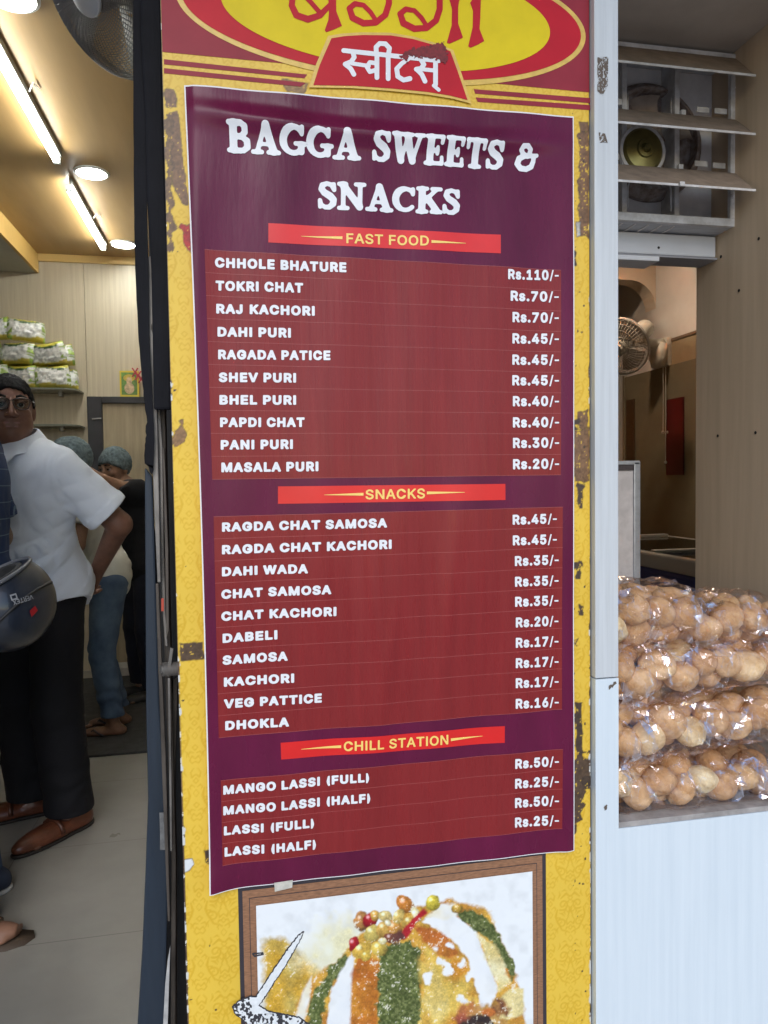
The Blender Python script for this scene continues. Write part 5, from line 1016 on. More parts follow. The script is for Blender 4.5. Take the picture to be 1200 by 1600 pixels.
for px, yend in ((1036, 675), (1040, 722), (1047, 724), (1044, 675)):
    top = P(px if px != 1044 else 1049, 572, yc - .03); e = P(px, yend, yc - .03)
    cdx = MB().tube([top, (top + e) / 2 + [.002, 0, 0], e], .0022, 6).build('pull_cord', mat('cord_white', (.62, .58, .5), .6), wf)
    MB().lathe([(0, .012), (.008, .004), (.009, -.006), (0, -.012)], e, (0, 0, 1), 12).build('cord_bead', M['fan_cream'], cdx, smooth=True)

# old cabinet end with aluminium edging behind the post
cY = .58
cab = thing('cabinet_end', 'worn grey cabinet end with aluminium edging behind the laminate post', 'cabinet', tuple(P(975, 1000, cY)))
ca, cb, cc = P(930, 733, cY), P(989, 912, cY), P(999, 720, cY)
MB().box(ca[0], cb[0], cY, cY + .35, .0, P(975, 735, cY)[2]).build('cabinet_board', mat('cabinet_grey', (.52, .48, .46), .6, var=.15, vscale=30, bump=.06, bscale=120), cab)
MB().box(cb[0] + .0005, cc[0], cY - .006, cY + .36, .0, P(975, 722, cY)[2]).build('upright_edging', mat('aluminium', (.55, .58, .62), .3, .7, var=.25, vscale=20), cab, bevel=.002)
MB().box(ca[0], cb[0], cY - .004, cY + .35, P(975, 735, cY)[2] + .0005, P(975, 727, cY)[2]).build('dark_lip', mat('cabinet_dark', (.06, .045, .045), .6, var=.5, vscale=50), cab)
MB().box(ca[0], cc[0] - .001, cY - .006, cY + .36, P(975, 726.5, cY)[2], P(975, 720, cY)[2]).build('top_edging', bpy.data.materials['aluminium'], cab, bevel=.002)

# chest freezer
fz = thing('chest_freezer', 'blue chest freezer with a grey rim and sliding glass lids', 'freezer', (2.17, 1.75, 0))
xa, xb2, fy0, fy1, fzt = 1.85, 2.5, .85, 2.75, .95
MB().box(xa + .015, xb2, fy0 + .02, fy1 - .02, .06, fzt - .07).build('freezer_body', mat('freezer_blue', (.010, .030, .20), .35, var=.1), fz, bevel=.02)
MB().box(xa, xa + .05, fy0, fy1, fzt - .07, fzt).box(xb2 - .05, xb2 + .01, fy0, fy1, fzt - .07, fzt).box(xa + .0505, xb2 - .0505, fy0, fy0 + .05, fzt - .07, fzt).box(xa + .0505, xb2 - .0505, fy1 - .05, fy1, fzt - .07, fzt).build('freezer_rim', mat('freezer_rim_grey', (.55, .54, .50), .4), fz, bevel=.01)
def glassmat(name, tint, rough=.05, mixf=.25):
    mt = bpy.data.materials.new(name); mt.use_nodes = True; n = mt.node_tree; n.nodes.clear()
    o = n.nodes.new('ShaderNodeOutputMaterial'); mx = n.nodes.new('ShaderNodeMixShader'); t = n.nodes.new('ShaderNodeBsdfTransparent'); g_ = n.nodes.new('ShaderNodeBsdfGlossy')
    t.inputs[0].default_value = (*tint, 1); g_.inputs['Roughness'].default_value = rough
    lw = n.nodes.new('ShaderNodeLayerWeight'); lw.inputs['Blend'].default_value = mixf
    n.links.new(lw.outputs['Fresnel'], mx.inputs[0]); n.links.new(t.outputs[0], mx.inputs[1]); n.links.new(g_.outputs[0], mx.inputs[2]); n.links.new(mx.outputs[0], o.inputs[0]); return mt
for ya_, yb_, zz0 in ((fy0 + .055, 1.95, fzt - .014), (1.90, fy1 - .055, fzt - .004)):
    gl = MB().box(xa + .055, xb2 - .055, ya_, yb_, zz0, zz0 + .005).build('glass_lid', glassmat('freezer_glass', (.75, .78, .76), .06, .4) if 'freezer_glass' not in bpy.data.materials else bpy.data.materials['freezer_glass'], fz)
    MB().box(xa + .055, xb2 - .055, yb_ - .04, yb_, zz0 + .0055, zz0 + .020).build('lid_frame', bpy.data.materials['freezer_rim_grey'], gl, bevel=.003)
MB().box(xa + .055, xb2 - .055, fy0 + .055, fy1 - .055, .66, .68).build('freezer_floor', mat('freezer_inside', (.32, .30, .24), .6), fz)
# ------------------------------------------------------------------ four clear bags of puris on the shelf
def puri_mat():
    mt = mat('puri_crust', (.62, .36, .14), .8, var=.3, vscale=38, coords='obj', bump=.45, bscale=130, spec=.2); n = mt.node_tree; b = n.nodes['Principled BSDF']
    oi = n.nodes.new('ShaderNodeObjectInfo'); rp = n.nodes.new('ShaderNodeValToRGB')
    els = rp.color_ramp.elements; els[0].color = (.58, .35, .18, 1); els[1].color = (.82, .68, .43, 1); els.new(.5).color = (.68, .44, .24, 1); els.new(.82).color = (.76, .54, .31, 1)
    n.links.new(oi.outputs['Random'], rp.inputs[0])
    tc = n.nodes.new('ShaderNodeTexCoord'); nz = n.nodes.new('ShaderNodeTexNoise'); nz.inputs['Scale'].default_value = 48; nz.inputs['Detail'].default_value = 6
    n.links.new(tc.outputs['Object'], nz.inputs['Vector'])
    mx = n.nodes.new('ShaderNodeMix'); mx.data_type = 'RGBA'; mx.blend_type = 'MULTIPLY'
    r2 = n.nodes.new('ShaderNodeValToRGB'); r2.color_ramp.elements[0].position = .3; r2.color_ramp.elements[1].position = .68
    r2.color_ramp.elements[0].color = (.72, .58, .42, 1); r2.color_ramp.elements[1].color = (1.12, 1.12, 1.12, 1)
    n.links.new(nz.outputs['Fac'], r2.inputs[0]); mx.inputs[0].default_value = 1
    n.links.new(rp.outputs[0], mx.inputs[6]); n.links.new(r2.outputs[0], mx.inputs[7]); n.links.new(mx.outputs[2], b.inputs['Base Color']); return mt
M['puri'] = puri_mat()
def puri_mesh(seed):
    bm = bmesh.new(); bmesh.ops.create_icosphere(bm, subdivisions=4, radius=1.0)
    V = np.array([v.co for v in bm.verts]); rg = np.random.default_rng(seed); o = rg.random(3) * 20
    d = (fbm(V * 1.1 + o, 2) - .4) * .32 + (fbm(V * 3.2 + o, 3) - .45) * .13
    W = V * (1 + d)[:, None]; W[:, 2] *= .78 + .14 * rg.random(); W[:, 0] *= .95 + .15 * rg.random()
    for v, c in zip(bm.verts, W * .0305): v.co = c
    me = bpy.data.meshes.new('puri'); bm.to_mesh(me); bm.free(); me.shade_smooth(); me.materials.append(M['puri']); return me
PM = [puri_mesh(k) for k in range(7)]
def film_mat():
    mt = bpy.data.materials.new('clear_film'); mt.use_nodes = True; n = mt.node_tree; n.nodes.clear()
    o = n.nodes.new('ShaderNodeOutputMaterial'); mx = n.nodes.new('ShaderNodeMixShader'); t = n.nodes.new('ShaderNodeBsdfTransparent'); g_ = n.nodes.new('ShaderNodeBsdfGlossy')
    t.inputs[0].default_value = (.985, .975, .98, 1); g_.inputs['Roughness'].default_value = .07; g_.inputs[0].default_value = (1, .93, .96, 1)
    geo = n.nodes.new('ShaderNodeNewGeometry'); mp = n.nodes.new('ShaderNodeMapping'); mp.inputs['Scale'].default_value = (1.0, 1.0, .35); mp.inputs['Rotation'].default_value = (0, .5, 0)
    nz = n.nodes.new('ShaderNodeTexNoise'); nz.inputs['Scale'].default_value = 55; nz.inputs['Detail'].default_value = 3; nz.inputs['Distortion'].default_value = .8
    n.links.new(geo.outputs['Position'], mp.inputs[0]); n.links.new(mp.outputs[0], nz.inputs['Vector'])
    bp = n.nodes.new('ShaderNodeBump'); bp.inputs['Strength'].default_value = .25; bp.inputs['Distance'].default_value = .012
    n.links.new(nz.outputs['Fac'], bp.inputs['Height']); n.links.new(bp.outputs[0], g_.inputs['Normal'])
    lw = n.nodes.new('ShaderNodeLayerWeight'); lw.inputs['Blend'].default_value = .36
    mr = n.nodes.new('ShaderNodeMapRange'); mr.inputs['To Min'].default_value = .025; mr.inputs['To Max'].default_value = .34
    n.links.new(lw.outputs['Facing'], mr.inputs[0])
    m2 = n.nodes.new('ShaderNodeMapping'); m2.inputs['Scale'].default_value = (1.6, 1.6, .55); m2.inputs['Rotation'].default_value = (0, .45, .2); n.links.new(geo.outputs['Position'], m2.inputs[0])
    n2 = n.nodes.new('ShaderNodeTexNoise'); n2.inputs['Scale'].default_value = 20; n2.inputs['Detail'].default_value = 2; n2.inputs['Distortion'].default_value = .8; n.links.new(m2.outputs[0], n2.inputs['Vector'])
    cr = n.nodes.new('ShaderNodeMapRange'); cr.inputs['From Min'].default_value = .55; cr.inputs['From Max'].default_value = .64; cr.inputs['To Min'].default_value = 0; cr.inputs['To Max'].default_value = .36; n.links.new(n2.outputs['Fac'], cr.inputs[0])
    ad = n.nodes.new('ShaderNodeMath'); ad.operation = 'ADD'; n.links.new(mr.outputs[0], ad.inputs[0]); n.links.new(cr.outputs[0], ad.inputs[1])
    m3 = n.nodes.new('ShaderNodeMapping'); m3.inputs['Scale'].default_value = (1.4, 1.0, .5); m3.inputs['Rotation'].default_value = (0, -.4, 0); n.links.new(geo.outputs['Position'], m3.inputs[0])
    vo = n.nodes.new('ShaderNodeTexVoronoi'); vo.feature = 'DISTANCE_TO_EDGE'; vo.inputs['Scale'].default_value = 42; n.links.new(m3.outputs[0], vo.inputs['Vector'])
    l1 = n.nodes.new('ShaderNodeMapRange'); l1.inputs['From Min'].default_value = .0; l1.inputs['From Max'].default_value = .055; l1.inputs['To Min'].default_value = .55; l1.inputs['To Max'].default_value = 0; n.links.new(vo.outputs['Distance'], l1.inputs[0])
    l2 = n.nodes.new('ShaderNodeMapRange'); l2.inputs['From Min'].default_value = .46; l2.inputs['From Max'].default_value = .60; n.links.new(n2.outputs['Fac'], l2.inputs[0])
    l3 = n.nodes.new('ShaderNodeMath'); l3.operation = 'MULTIPLY'; n.links.new(l1.outputs[0], l3.inputs[0]); n.links.new(l2.outputs[0], l3.inputs[1])
    a2 = n.nodes.new('ShaderNodeMath'); a2.operation = 'ADD'; a2.use_clamp = True; n.links.new(ad.outputs[0], a2.inputs[0]); n.links.new(l3.outputs[0], a2.inputs[1]); n.links.new(a2.outputs[0], mx.inputs[0])
    n.links.new(t.outputs[0], mx.inputs[1]); n.links.new(g_.outputs[0], mx.inputs[2]); n.links.new(mx.outputs[0], o.inputs[0]); return mt
M['film'] = film_mat()
ORD = ['topmost', 'second from the top', 'third from the top', 'bottom']
# pillow of each bag: centre line end points (left, right) and half height, depth
bagdef = []
for (ya0, yb0, ya1, yb1, xr) in ((914, 1016, 948, 1010, 1255), (1012, 1110, 1000, 1062, 1215), (1102, 1198, 1086, 1150, 1222), (1194, 1276, 1186, 1250, 1200)):
    a = (P(945, ya0, .03) + P(945, yb0, .03)) / 2; b_ = (P(xr, ya1, .03) + P(xr, yb1, .03)) / 2
    h0 = (P(945, ya0, .03)[2] - P(945, yb0, .03)[2]) / 2; h1 = (P(xr, ya1, .03)[2] - P(xr, yb1, .03)[2]) / 2
    bagdef.append((a, b_, h0, h1))
first = True
for bi, (a, b_, h0, h1) in enumerate(bagdef):
    rg = np.random.default_rng(40 + bi); N = 42
    L = b_[0] - a[0] + .05; x00 = a[0] - .03; D = .105; yc0 = .113
    def mid(x): t = np.clip((x - a[0]) / (b_[0] - a[0]), -.3, 1.2); return a[2] + (b_[2] - a[2]) * t, h0 + (h1 - h0) * t
    p = np.stack([x00 + L * rg.random(N), yc0 + D * (rg.random(N) * 2 - 1), 0 * rg.random(N)], 1); mz, hh = mid(p[:, 0]); p[:, 2] = mz + hh * (rg.random(N) * 2 - 1)
    R0 = .0305 * (0.9 + .2 * rg.random(N))
    for it in range(260):
        d = p[:, None] - p[None]; dist = np.linalg.norm(d, axis=-1) + np.eye(N); ov = np.clip((R0[:, None] + R0[None]) * .94 - dist, 0, None); np.fill_diagonal(ov, 0)
        p += (d / dist[..., None] * ov[..., None]).sum(1) * .42
        p[:, 1] -= .0004
        mz, hh = mid(p[:, 0]); rr_ = R0 * .92
        p[:, 0] = np.clip(p[:, 0], x00 + rr_ * .4, x00 + L - rr_)
        yy = (p[:, 1] - yc0) / (D + 1e-6); lim = np.maximum(hh * np.sqrt(np.clip(1 - np.clip(np.abs(yy), 0, 1) ** 3, .1, 1)) - rr_ * .9, .001)
        p[:, 2] = np.clip(p[:, 2], mz - lim, mz + lim); p[:, 1] = np.clip(p[:, 1], yc0 - D + rr_, yc0 + D - rr_)
    for k in range(N):
        o = bpy.data.objects.new('puri', PM[(k * 3 + bi) % 7]); COL.objects.link(o); o.location = p[k]; o.rotation_euler = (rg.random() * 1.6 - .8, rg.random() * 1.6 - .8, rg.random() * 6.28)
        s = R0[k] / .0285; o.scale = (s, s, s * (0.93 + .12 * rg.random()))
        tag(o, 'round golden puri sealed inside the %s clear bag of the stack' % ORD[bi], 'puri', 'puris in the %s bag' % ORD[bi])
    # film: a shell stretched loosely over the puris
    lo = p.min(0) - .06; hi = p.max(0) + .06; hcell = .0135
    f = Field(lo, hi, hcell)
    for k in range(N): f.ell(p[k], np.full(3, R0[k] + .003), k=.050)
    g_ = f.grid(); f.f += ((fbm(g_ * [55, 55, 22] + bi * 9, 3) - .45) * .008).astype(np.float32)
    V, Q = f.mesh(); jr = np.random.default_rng(bi); V = V + (jr.random(V.shape) - .5) * .009
    V[:, 1] = np.where(V[:, 0] < SX1 + .004, np.maximum(V[:, 1], .054), np.maximum(V[:, 1], -.011)); V[:, 2] = np.maximum(V[:, 2], zsh + .0125)
    Q = np.concatenate([Q[:, [0, 1, 2]], Q[:, [0, 2, 3]]])
    bg = thing('puri_bag', ['clear plastic bag of puris on top of the stack in the niche', 'clear bag of puris second from the top, its right end lifted', 'clear bag of puris third from the top of the stack', 'clear bag of puris lying on the shelf at the bottom of the stack'][bi],
               'bag', (float(p[:, 0].mean()), yc0, float(p[:, 2].min() - .03)), group='bags of puris in the niche')
    bo = raw('film', V, Q, M['film'], bg, smooth=False)
    if bi in (1, 2, 3):   # gathered neck of the bag on the right
        e = np.array([p[:, 0].max() + .02, yc0 - .03, mid(p[:, 0].max())[0] - .005]); nb = MB(); nn = 22; V = []; F = []
        for i in range(6):
            t = i / 5; r = .030 * (1 - t) + .012 + .016 * max(0, t - .6) * 2.5
            for k in range(nn):
                th = 2 * math.pi * k / nn; q_ = r * (1 + .28 * math.sin(k * 2.7 + i) * (0.4 + t)); V.append(e + [t * .075, q_ * math.cos(th), q_ * math.sin(th) * .8 - .02 * t])
        for i in range(5):
            for k in range(nn): F.append([i * nn + k, i * nn + (k + 1) % nn, (i + 1) * nn + (k + 1) % nn, (i + 1) * nn + k])
        raw('gathered_neck', V, F, M['film'], bg)
# ------------------------------------------------------------------ things in the sweet shop on the left
M['tube_glow'] = mat('tube_glow', (1, 1, 1), .5, emit=(.97, 1, .96), estr=30)
M['lamp_body'] = mat('lamp_body_grey', (.30, .31, .30), .5)
M['lamp_white'] = mat('lamp_white_plastic', (.75, .75, .73), .4)
def tube_light(label, p0, p1):
    p0, p1 = np.array(p0), np.array(p1); c = (p0 + p1) / 2
    t = thing('tube_light', label, 'tube light', tuple(c), group='tube lights on the tan ceiling')
    L = abs(p1[1] - p0[1]) / 2
    MB().box(c[0] - .002, c[0] + .016, c[1] - L, c[1] + L, CEIL - .030, CEIL - .001).build('fitting', M['lamp_body'], t, bevel=.003)
    MB().tube([(c[0] - .006, c[1] - L + .02, CEIL - .046), (c[0] - .006, c[1] + L - .02, CEIL - .046)], .015, 14).build('tube', M['tube_glow'], t, smooth=True, angle=60)
    MB().box(c[0] - .020, c[0] + .010, c[1] - L - .001, c[1] - L + .019, CEIL - .063, CEIL - .030).build('end_cap', M['lamp_white'], t, bevel=.002)
    MB().box(c[0] - .020, c[0] + .010, c[1] + L - .019, c[1] + L + .001, CEIL - .063, CEIL - .030).build('end_cap', M['lamp_white'], t, bevel=.002)
    MB().tube([(c[0] + .024, c[1] + .02, CEIL - .02), (c[0] + .05, c[1] - .03, CEIL - .012), (c[0] + .06, c[1] + .03, CEIL - .004)], .003, 6).build('wire', M['lamp_white'], t)
    return t
e1_ = G(91, 246, CEIL - .03); s2_, e2_ = G(108, 287, CEIL - .03), G(165, 384, CEIL - .03)
tube_light('long lit white tube light, the nearer of two, on the tan ceiling', (e1_[0], e1_[1] - 1.2, 0), e1_)
tube_light('lit white tube light, the farther of two, near the back wall', s2_, (s2_[0] , e2_[1], 0))
M['down_glow'] = mat('downlight_glow', (1, 1, 1), .5, emit=(.96, 1, .95), estr=26)
for lab, px, py in (('round lit downlight beside the gap between the two tube lights', 143, 269), ('round lit downlight nearest the back wall', 193, 381), ('round lit downlight at the top left corner of the ceiling', 18, -8)):
    c = G(px, py, CEIL)
    t = thing('downlight', lab, 'downlight', (c[0], c[1], CEIL), group='round downlights in the ceiling')
    MB().lathe([(.085, 0), (.085, .006), (.073, .010), (.070, .004)], (c[0], c[1], CEIL - .0005), (0, 0, -1), 32).build('downlight_rim', M['lamp_white'], t, smooth=True, angle=30)
    MB().lathe([(.070, .005), (0, .005)], (c[0], c[1], CEIL - .0005), (0, 0, -1), 32).build('downlight_lens', M['down_glow'], t)

# big wall fan seen from below at the top
fc = P(178, -22, 1.08); fa = np.array([-.62, -.50, -.60]); fa /= np.linalg.norm(fa)
M['guard_grey'] = mat('fan_guard_grey', (.20, .19, .18), .5, .4)
bf = thing('large_fan', 'large grey fan with a wire guard hanging below the tan ceiling', 'fan', tuple(fc))
g1 = np.cross(fa, [0, 0, 1]); g1 /= np.linalg.norm(g1); g2 = np.cross(fa, g1)
def cir(h, r, n=56): return [fc + fa * h + r * (math.cos(t) * g1 + math.sin(t) * g2) for t in np.linspace(0, 2 * math.pi, n, endpoint=False)]
R_ = .235
gb = MB().tube(cir(0, R_), .006, 6, closed=True).tube(cir(.02, R_), .004, 6, closed=True)
for i in range(1, 34):
    r = R_ * (1 - i / 37); h = .02 + .085 * math.sqrt(max(0, 1 - (r / R_) ** 2))
    gb.tube(cir(h, r, 44), .0016, 4, closed=True)
for k in range(64):
    t = 2 * math.pi * k / 64; d = math.cos(t) * g1 + math.sin(t) * g2
    gb.tube([fc + fa * (.02 + .085 * math.sqrt(max(0, 1 - q * q))) + d * R_ * q for q in (1, .96, .85, .7, .5, .25)], .0017, 4, caps=False)
    gb.tube([fc + d * R_, fc + d * R_ * .8 - fa * .05, fc + d * R_ * .3 - fa * .07], .0017, 4, caps=False)
gb.build('wire_guard', M['guard_grey'], bf)
MB().lathe([(.055, .108), (.055, .114), (.05, .118), (0, .119)], fc, fa, 32).build('guard_badge', mat('badge_white', (.62, .64, .68), .4), bf, smooth=True, angle=40)
for k in range(4):
    V = []; F = []
    for i in range(7):
        r = .03 + .185 * i / 6
        for j in range(5):
            a = 2 * math.pi * k / 4 + (j / 4 - .5) * 1.05; V.append(fc + r * (math.cos(a) * g1 + math.sin(a) * g2) + fa * (.02 + (j / 4 - .5) * .05))
    for i in range(6):
        for j in range(4): F.append([i * 5 + j, i * 5 + j + 1, i * 5 + j + 6, i * 5 + j + 5])
    raw('fan_blade', V, F, mat('large_fan_blade', (.17, .145, .12), .5, var=.2) if k == 0 else bpy.data.materials['large_fan_blade'], bf, smooth=True)
MB().lathe([(0, -.22), (.06, -.21), (.08, -.14), (.08, -.05), (.05, -.02), (.05, .07), (0, .08)], fc, fa, 28).build('fan_motor', mat('fan_motor_grey', (.26, .25, .24), .5, .2), bf, smooth=True, angle=40)
MB().tube([fc - fa * .15, fc - fa * .15 + [.04, .02, .12], [fc[0] + .16, fc[1] + .14, CEIL - .004]], .018, 10).build('fan_stem', M['guard_grey'], bf, smooth=True)

# glass shelves and the stacked snack packets
M['shelf_glass'] = mat('shelf_glass_edge', (.22, .24, .20), .2, var=.1)
def shelf(label, py, x1):
    z = P(60, py, YB - .15)[2]; xr = P(x1, py, YB - .15)[0]
    t = thing('glass_shelf', label, 'shelf', (xr - .5, YB, z), group='glass shelves on the back wall')
    c = [(-2.4, YB - .002), (-2.4, YB - .26), (xr - .07, YB - .26), (xr - .03, YB - .245), (xr - .01, YB - .21), (xr, YB - .16), (xr, YB - .002)]
    MB().prism([(x, y, z) for x, y in c], (0, 0, .010)).build('glass_board', M['shelf_glass'], t)
    for xx in (xr - .14, xr - .62):
        MB().box(xx - .012, xx + .012, YB - .07, YB - .0015, z - .022, z + .022).build('shelf_clip', mat('clip_steel', (.4, .4, .38), .35, .9) if 'clip_steel' not in bpy.data.materials else bpy.data.materials['clip_steel'], t, bevel=.004)
    return z, xr
zS, xS = shelf('glass shelf on the back wall holding the stacked snack packets', 611, 124)
shelf('empty glass shelf on the back wall below the snack packets', 667, 126)
def packet_mat():
    mt = mat('packet_foil', (.72, .72, .68), .3, spec=.6, bump=.25, bscale=38, coords='obj', bstretch=(1, 1, 1)); n = mt.node_tree; b = n.nodes['Principled BSDF']
    a = n.nodes.new('ShaderNodeAttribute'); a.attribute_name = 'print'; n.links.new(a.outputs['Color'], b.inputs['Base Color']); return mt
M['packet'] = packet_mat()
def packet_mesh(seed):
    rg = np.random.default_rng(seed); n, m_ = 30, 20
    U, Vv = np.meshgrid(np.linspace(-1, 1, n), np.linspace(-1, 1, m_), indexing='ij')
    W, H, D = .115, .075, .055
    e = (1 - np.abs(U) ** 3.5) * (1 - np.abs(Vv) ** 4); e = np.clip(e, 0, 1) ** .6
    cr_ = (fbm(np.stack([U * 3 + seed, Vv * 3, 0 * U], -1), 3) - .45)
    Vs = []; C = []
    for s in (-1, 1):
        y = s * (D * e * (1 + .5 * cr_) + .001)
        cr2 = np.abs(fbm(np.stack([U * 7 + seed, Vv * 4 + s, 0 * U], -1), 3) - .45); y = y * (1 - 1.1 * cr2)
        Vs.append(np.stack([U * W * (1 - .06 * Vv ** 2 + .05 * cr_), y, Vv * H * (1 - .08 * (1 - np.abs(U)) + .06 * cr_)], -1).reshape(-1, 3))
        dd = Vv + .15 * np.sin(U * 3 + seed)
        col = np.where((dd > .74)[..., None], np.array([.50, .45, .06]), np.where((fbm(np.stack([U * 9, Vv * 6, 0 * U + seed], -1), 3) > .5)[..., None], np.array([.50, .52, .52]), np.array([.70, .71, .70])))
        col = np.where((dd < -.74)[..., None], np.array([.50, .42, .06]), col)
        col = np.where(((dd > .58) & (dd < .74) & (np.abs(U) < .7))[..., None], np.array([.05, .12, .05]), col)
        col = np.where(((np.abs(U) > .75) & (fbm(np.stack([U * 6, Vv * 6, 0 * U + seed], -1), 2) > .4))[..., None], np.array([.22, .34, .05]), col)
        C.append(col.reshape(-1, 3))
    F = grid_faces(n, m_); F = np.concatenate([F, F[:, ::-1] + n * m_])
    me = bpy.data.meshes.new('snack_packet'); me.from_pydata(np.concatenate(Vs).tolist(), [], F.tolist()); me.shade_smooth()
    at = me.color_attributes.new('print', 'FLOAT_COLOR', 'POINT'); C = np.concatenate(C); at.data.foreach_set('color', np.concatenate([C, np.ones((len(C), 1))], 1).astype(np.float32).ravel())
    me.materials.append(M['packet']); return me
PKM = [packet_mesh(k) for k in range(4)]
rg_ = random.Random(9)
rowsdef = [(0, 590, 108), (1, 556, 100), (2, 522, 66)]
for r, py, xr_px in rowsdef:
    for k in range(5):
        xx = P(xr_px, py, YB - .14)[0] - .095 - k * .185 + rg_.uniform(-.01, .01)
        for dpt in (0, 1):
            if r == 2 and dpt == 1: continue
            o = bpy.data.objects.new('snack_packet', PKM[(k + r + dpt) % 4]); COL.objects.link(o)
            o.location = (xx + .03 * dpt, YB - .19 + .10 * dpt, zS + .088 + r * .148); o.rotation_euler = (rg_.uniform(-.3, .15), rg_.uniform(-.16, .16), rg_.uniform(-.4, .4))
            tag(o, ['white and yellow snack packet in the lowest row on the glass shelf', 'white and yellow snack packet in the middle row of the stack', 'pale snack packet in the top row of the stack'][r], 'snack packet', 'snack packets, row %s of the stack' % ['one', 'two', 'three'][r])

# small framed picture standing on the door frame
pa, pb = P(188, 620, YB - .03), P(217, 580, YB - .03)
pic = thing('framed_picture', 'small gilt framed devotional picture standing on the black door frame', 'picture', ((pa[0] + pb[0]) / 2, YB - .03, dt))
pz0, pz1 = dt + .001, pb[2]
MB().box(pa[0], pb[0], YB - .045, YB - .03, pz0, pz1).build('picture_frame', mat('gilt', (.66, .50, .05), .35, .3), pic, bevel=.003)
W_ = pb[0] - pa[0]; H_ = pz1 - pz0
pf = MB().box(pa[0] + .012, pb[0] - .012, YB - .0465, YB - .0455, pz0 + .012, pz1 - .012).build('picture_sheet', mat('picture_green', (.10, .22, .04), .4, var=.5, vscale=40), pic)
def spot(cx, cz, rx, rz, m_, lay): raw('picture_figure', [(pa[0] + W_ * (cx + rx * math.cos(t)), YB - .0466 - .0006 * lay, pz0 + H_ * (cz + rz * math.sin(t))) for t in np.linspace(0, 2 * math.pi, 20, endpoint=False)], [list(range(20))], m_, pf)
pk = mat('picture_pale', (.62, .45, .28), .4, var=.4, vscale=50); yl = mat('picture_yellow', (.60, .42, .06), .4, var=.3, vscale=40)
spot(.5, .72, .30, .14, yl, 1); spot(.5, .32, .26, .22, pk, 2); spot(.5, .6, .15, .16, pk, 3)
gar = P(216, 587, YB - .07); gb = MB()
for k in range(3):
    for s in (1, -1): gb.obox(gar + [.02 * (k - 1), -.004 * k, .022 * (1 - k)], (.0045, .003, .036), Matrix.Rotation(s * .55, 3, 'Y'))
tag(gb.build('red_garland', mat('garland_red', (.42, .02, .04), .5, var=.3, vscale=60)), 'small red and white garland on the corner of the devotional picture', 'garland')

# glass display counter at lower left
cxr = P(0, 1190, 0)[0]; cc_ = G(2, 1190, 0); cx = cc_[0]
cnt = thing('display_counter', 'glass sweet display counter with green light painted on its tray and stained stone base', 'counter', (cx - .4, 2.2, 0))
zb0 = .235
MB().box(cx - .9, cx, 1.55, 2.72, .001, zb0).build('stone_base', mat('stone_base', (.46, .41, .33), .4, var=.5, vscale=5, col2=(.30, .19, .08)), cnt, bevel=.004)
MB().box(cx - .9, cx + .012, 1.54, 2.73, zb0 + .001, zb0 + .11).build('dark_plinth', mat('counter_dark', (.03, .032, .034), .4, var=.3), cnt, bevel=.005)
MB().box(cx - .88, cx - .02, 1.57, 2.70, zb0 + .112, zb0 + .14).build('tray_floor', mat('counter_green_light', (.16, .36, .17), .5, var=.5, vscale=8, col2=(.45, .50, .15)), cnt)  # green light inside the case is put into the tray colour
MB().box(cx - .004, cx + .002, 1.55, 2.72, zb0 + .112, .98).build('counter_glass', glassmat('counter_glass', (.72, .85, .78), .05, .3), cnt)
MB().box(cx - .9, cx + .01, 1.54, 2.73, .981, 1.01).build('counter_top', mat('counter_top_steel', (.5, .5, .5), .3, .8), cnt, bevel=.004)
rgs = np.random.default_rng(12)
for k in range(10):
    c = np.array([cx - .12 - .16 * (k % 2), 1.7 + .2 * (k // 2), zb0 + .141]); bx = MB()
    for j in range(14):
        q = rgs.random(2) - .5; bx.lathe([(0, .03), (.018, .024), (.024, .010), (.018, 0)], c + [q[0] * .12, q[1] * .16, .01 + rgs.random() * .02], (0, 0, 1), 8)
    tr = MB().box(c[0] - .07, c[0] + .07, c[1] - .09, c[1] + .09, c[2], c[2] + .008).build('sweet_tray', bpy.data.materials['counter_top_steel'], None, origin=tuple(c))
    sw = bx.build('sweets', mat('sweets_%d' % k, [(.55, .42, .10), (.30, .42, .10), (.62, .55, .4)][k % 3], .5), tr, smooth=True); sw.location = (0, 0, 0)
    for v in sw.data.vertices: pass
    tag(tr, 'steel tray of small sweets inside the glass display counter', 'tray', 'trays of sweets in the counter')
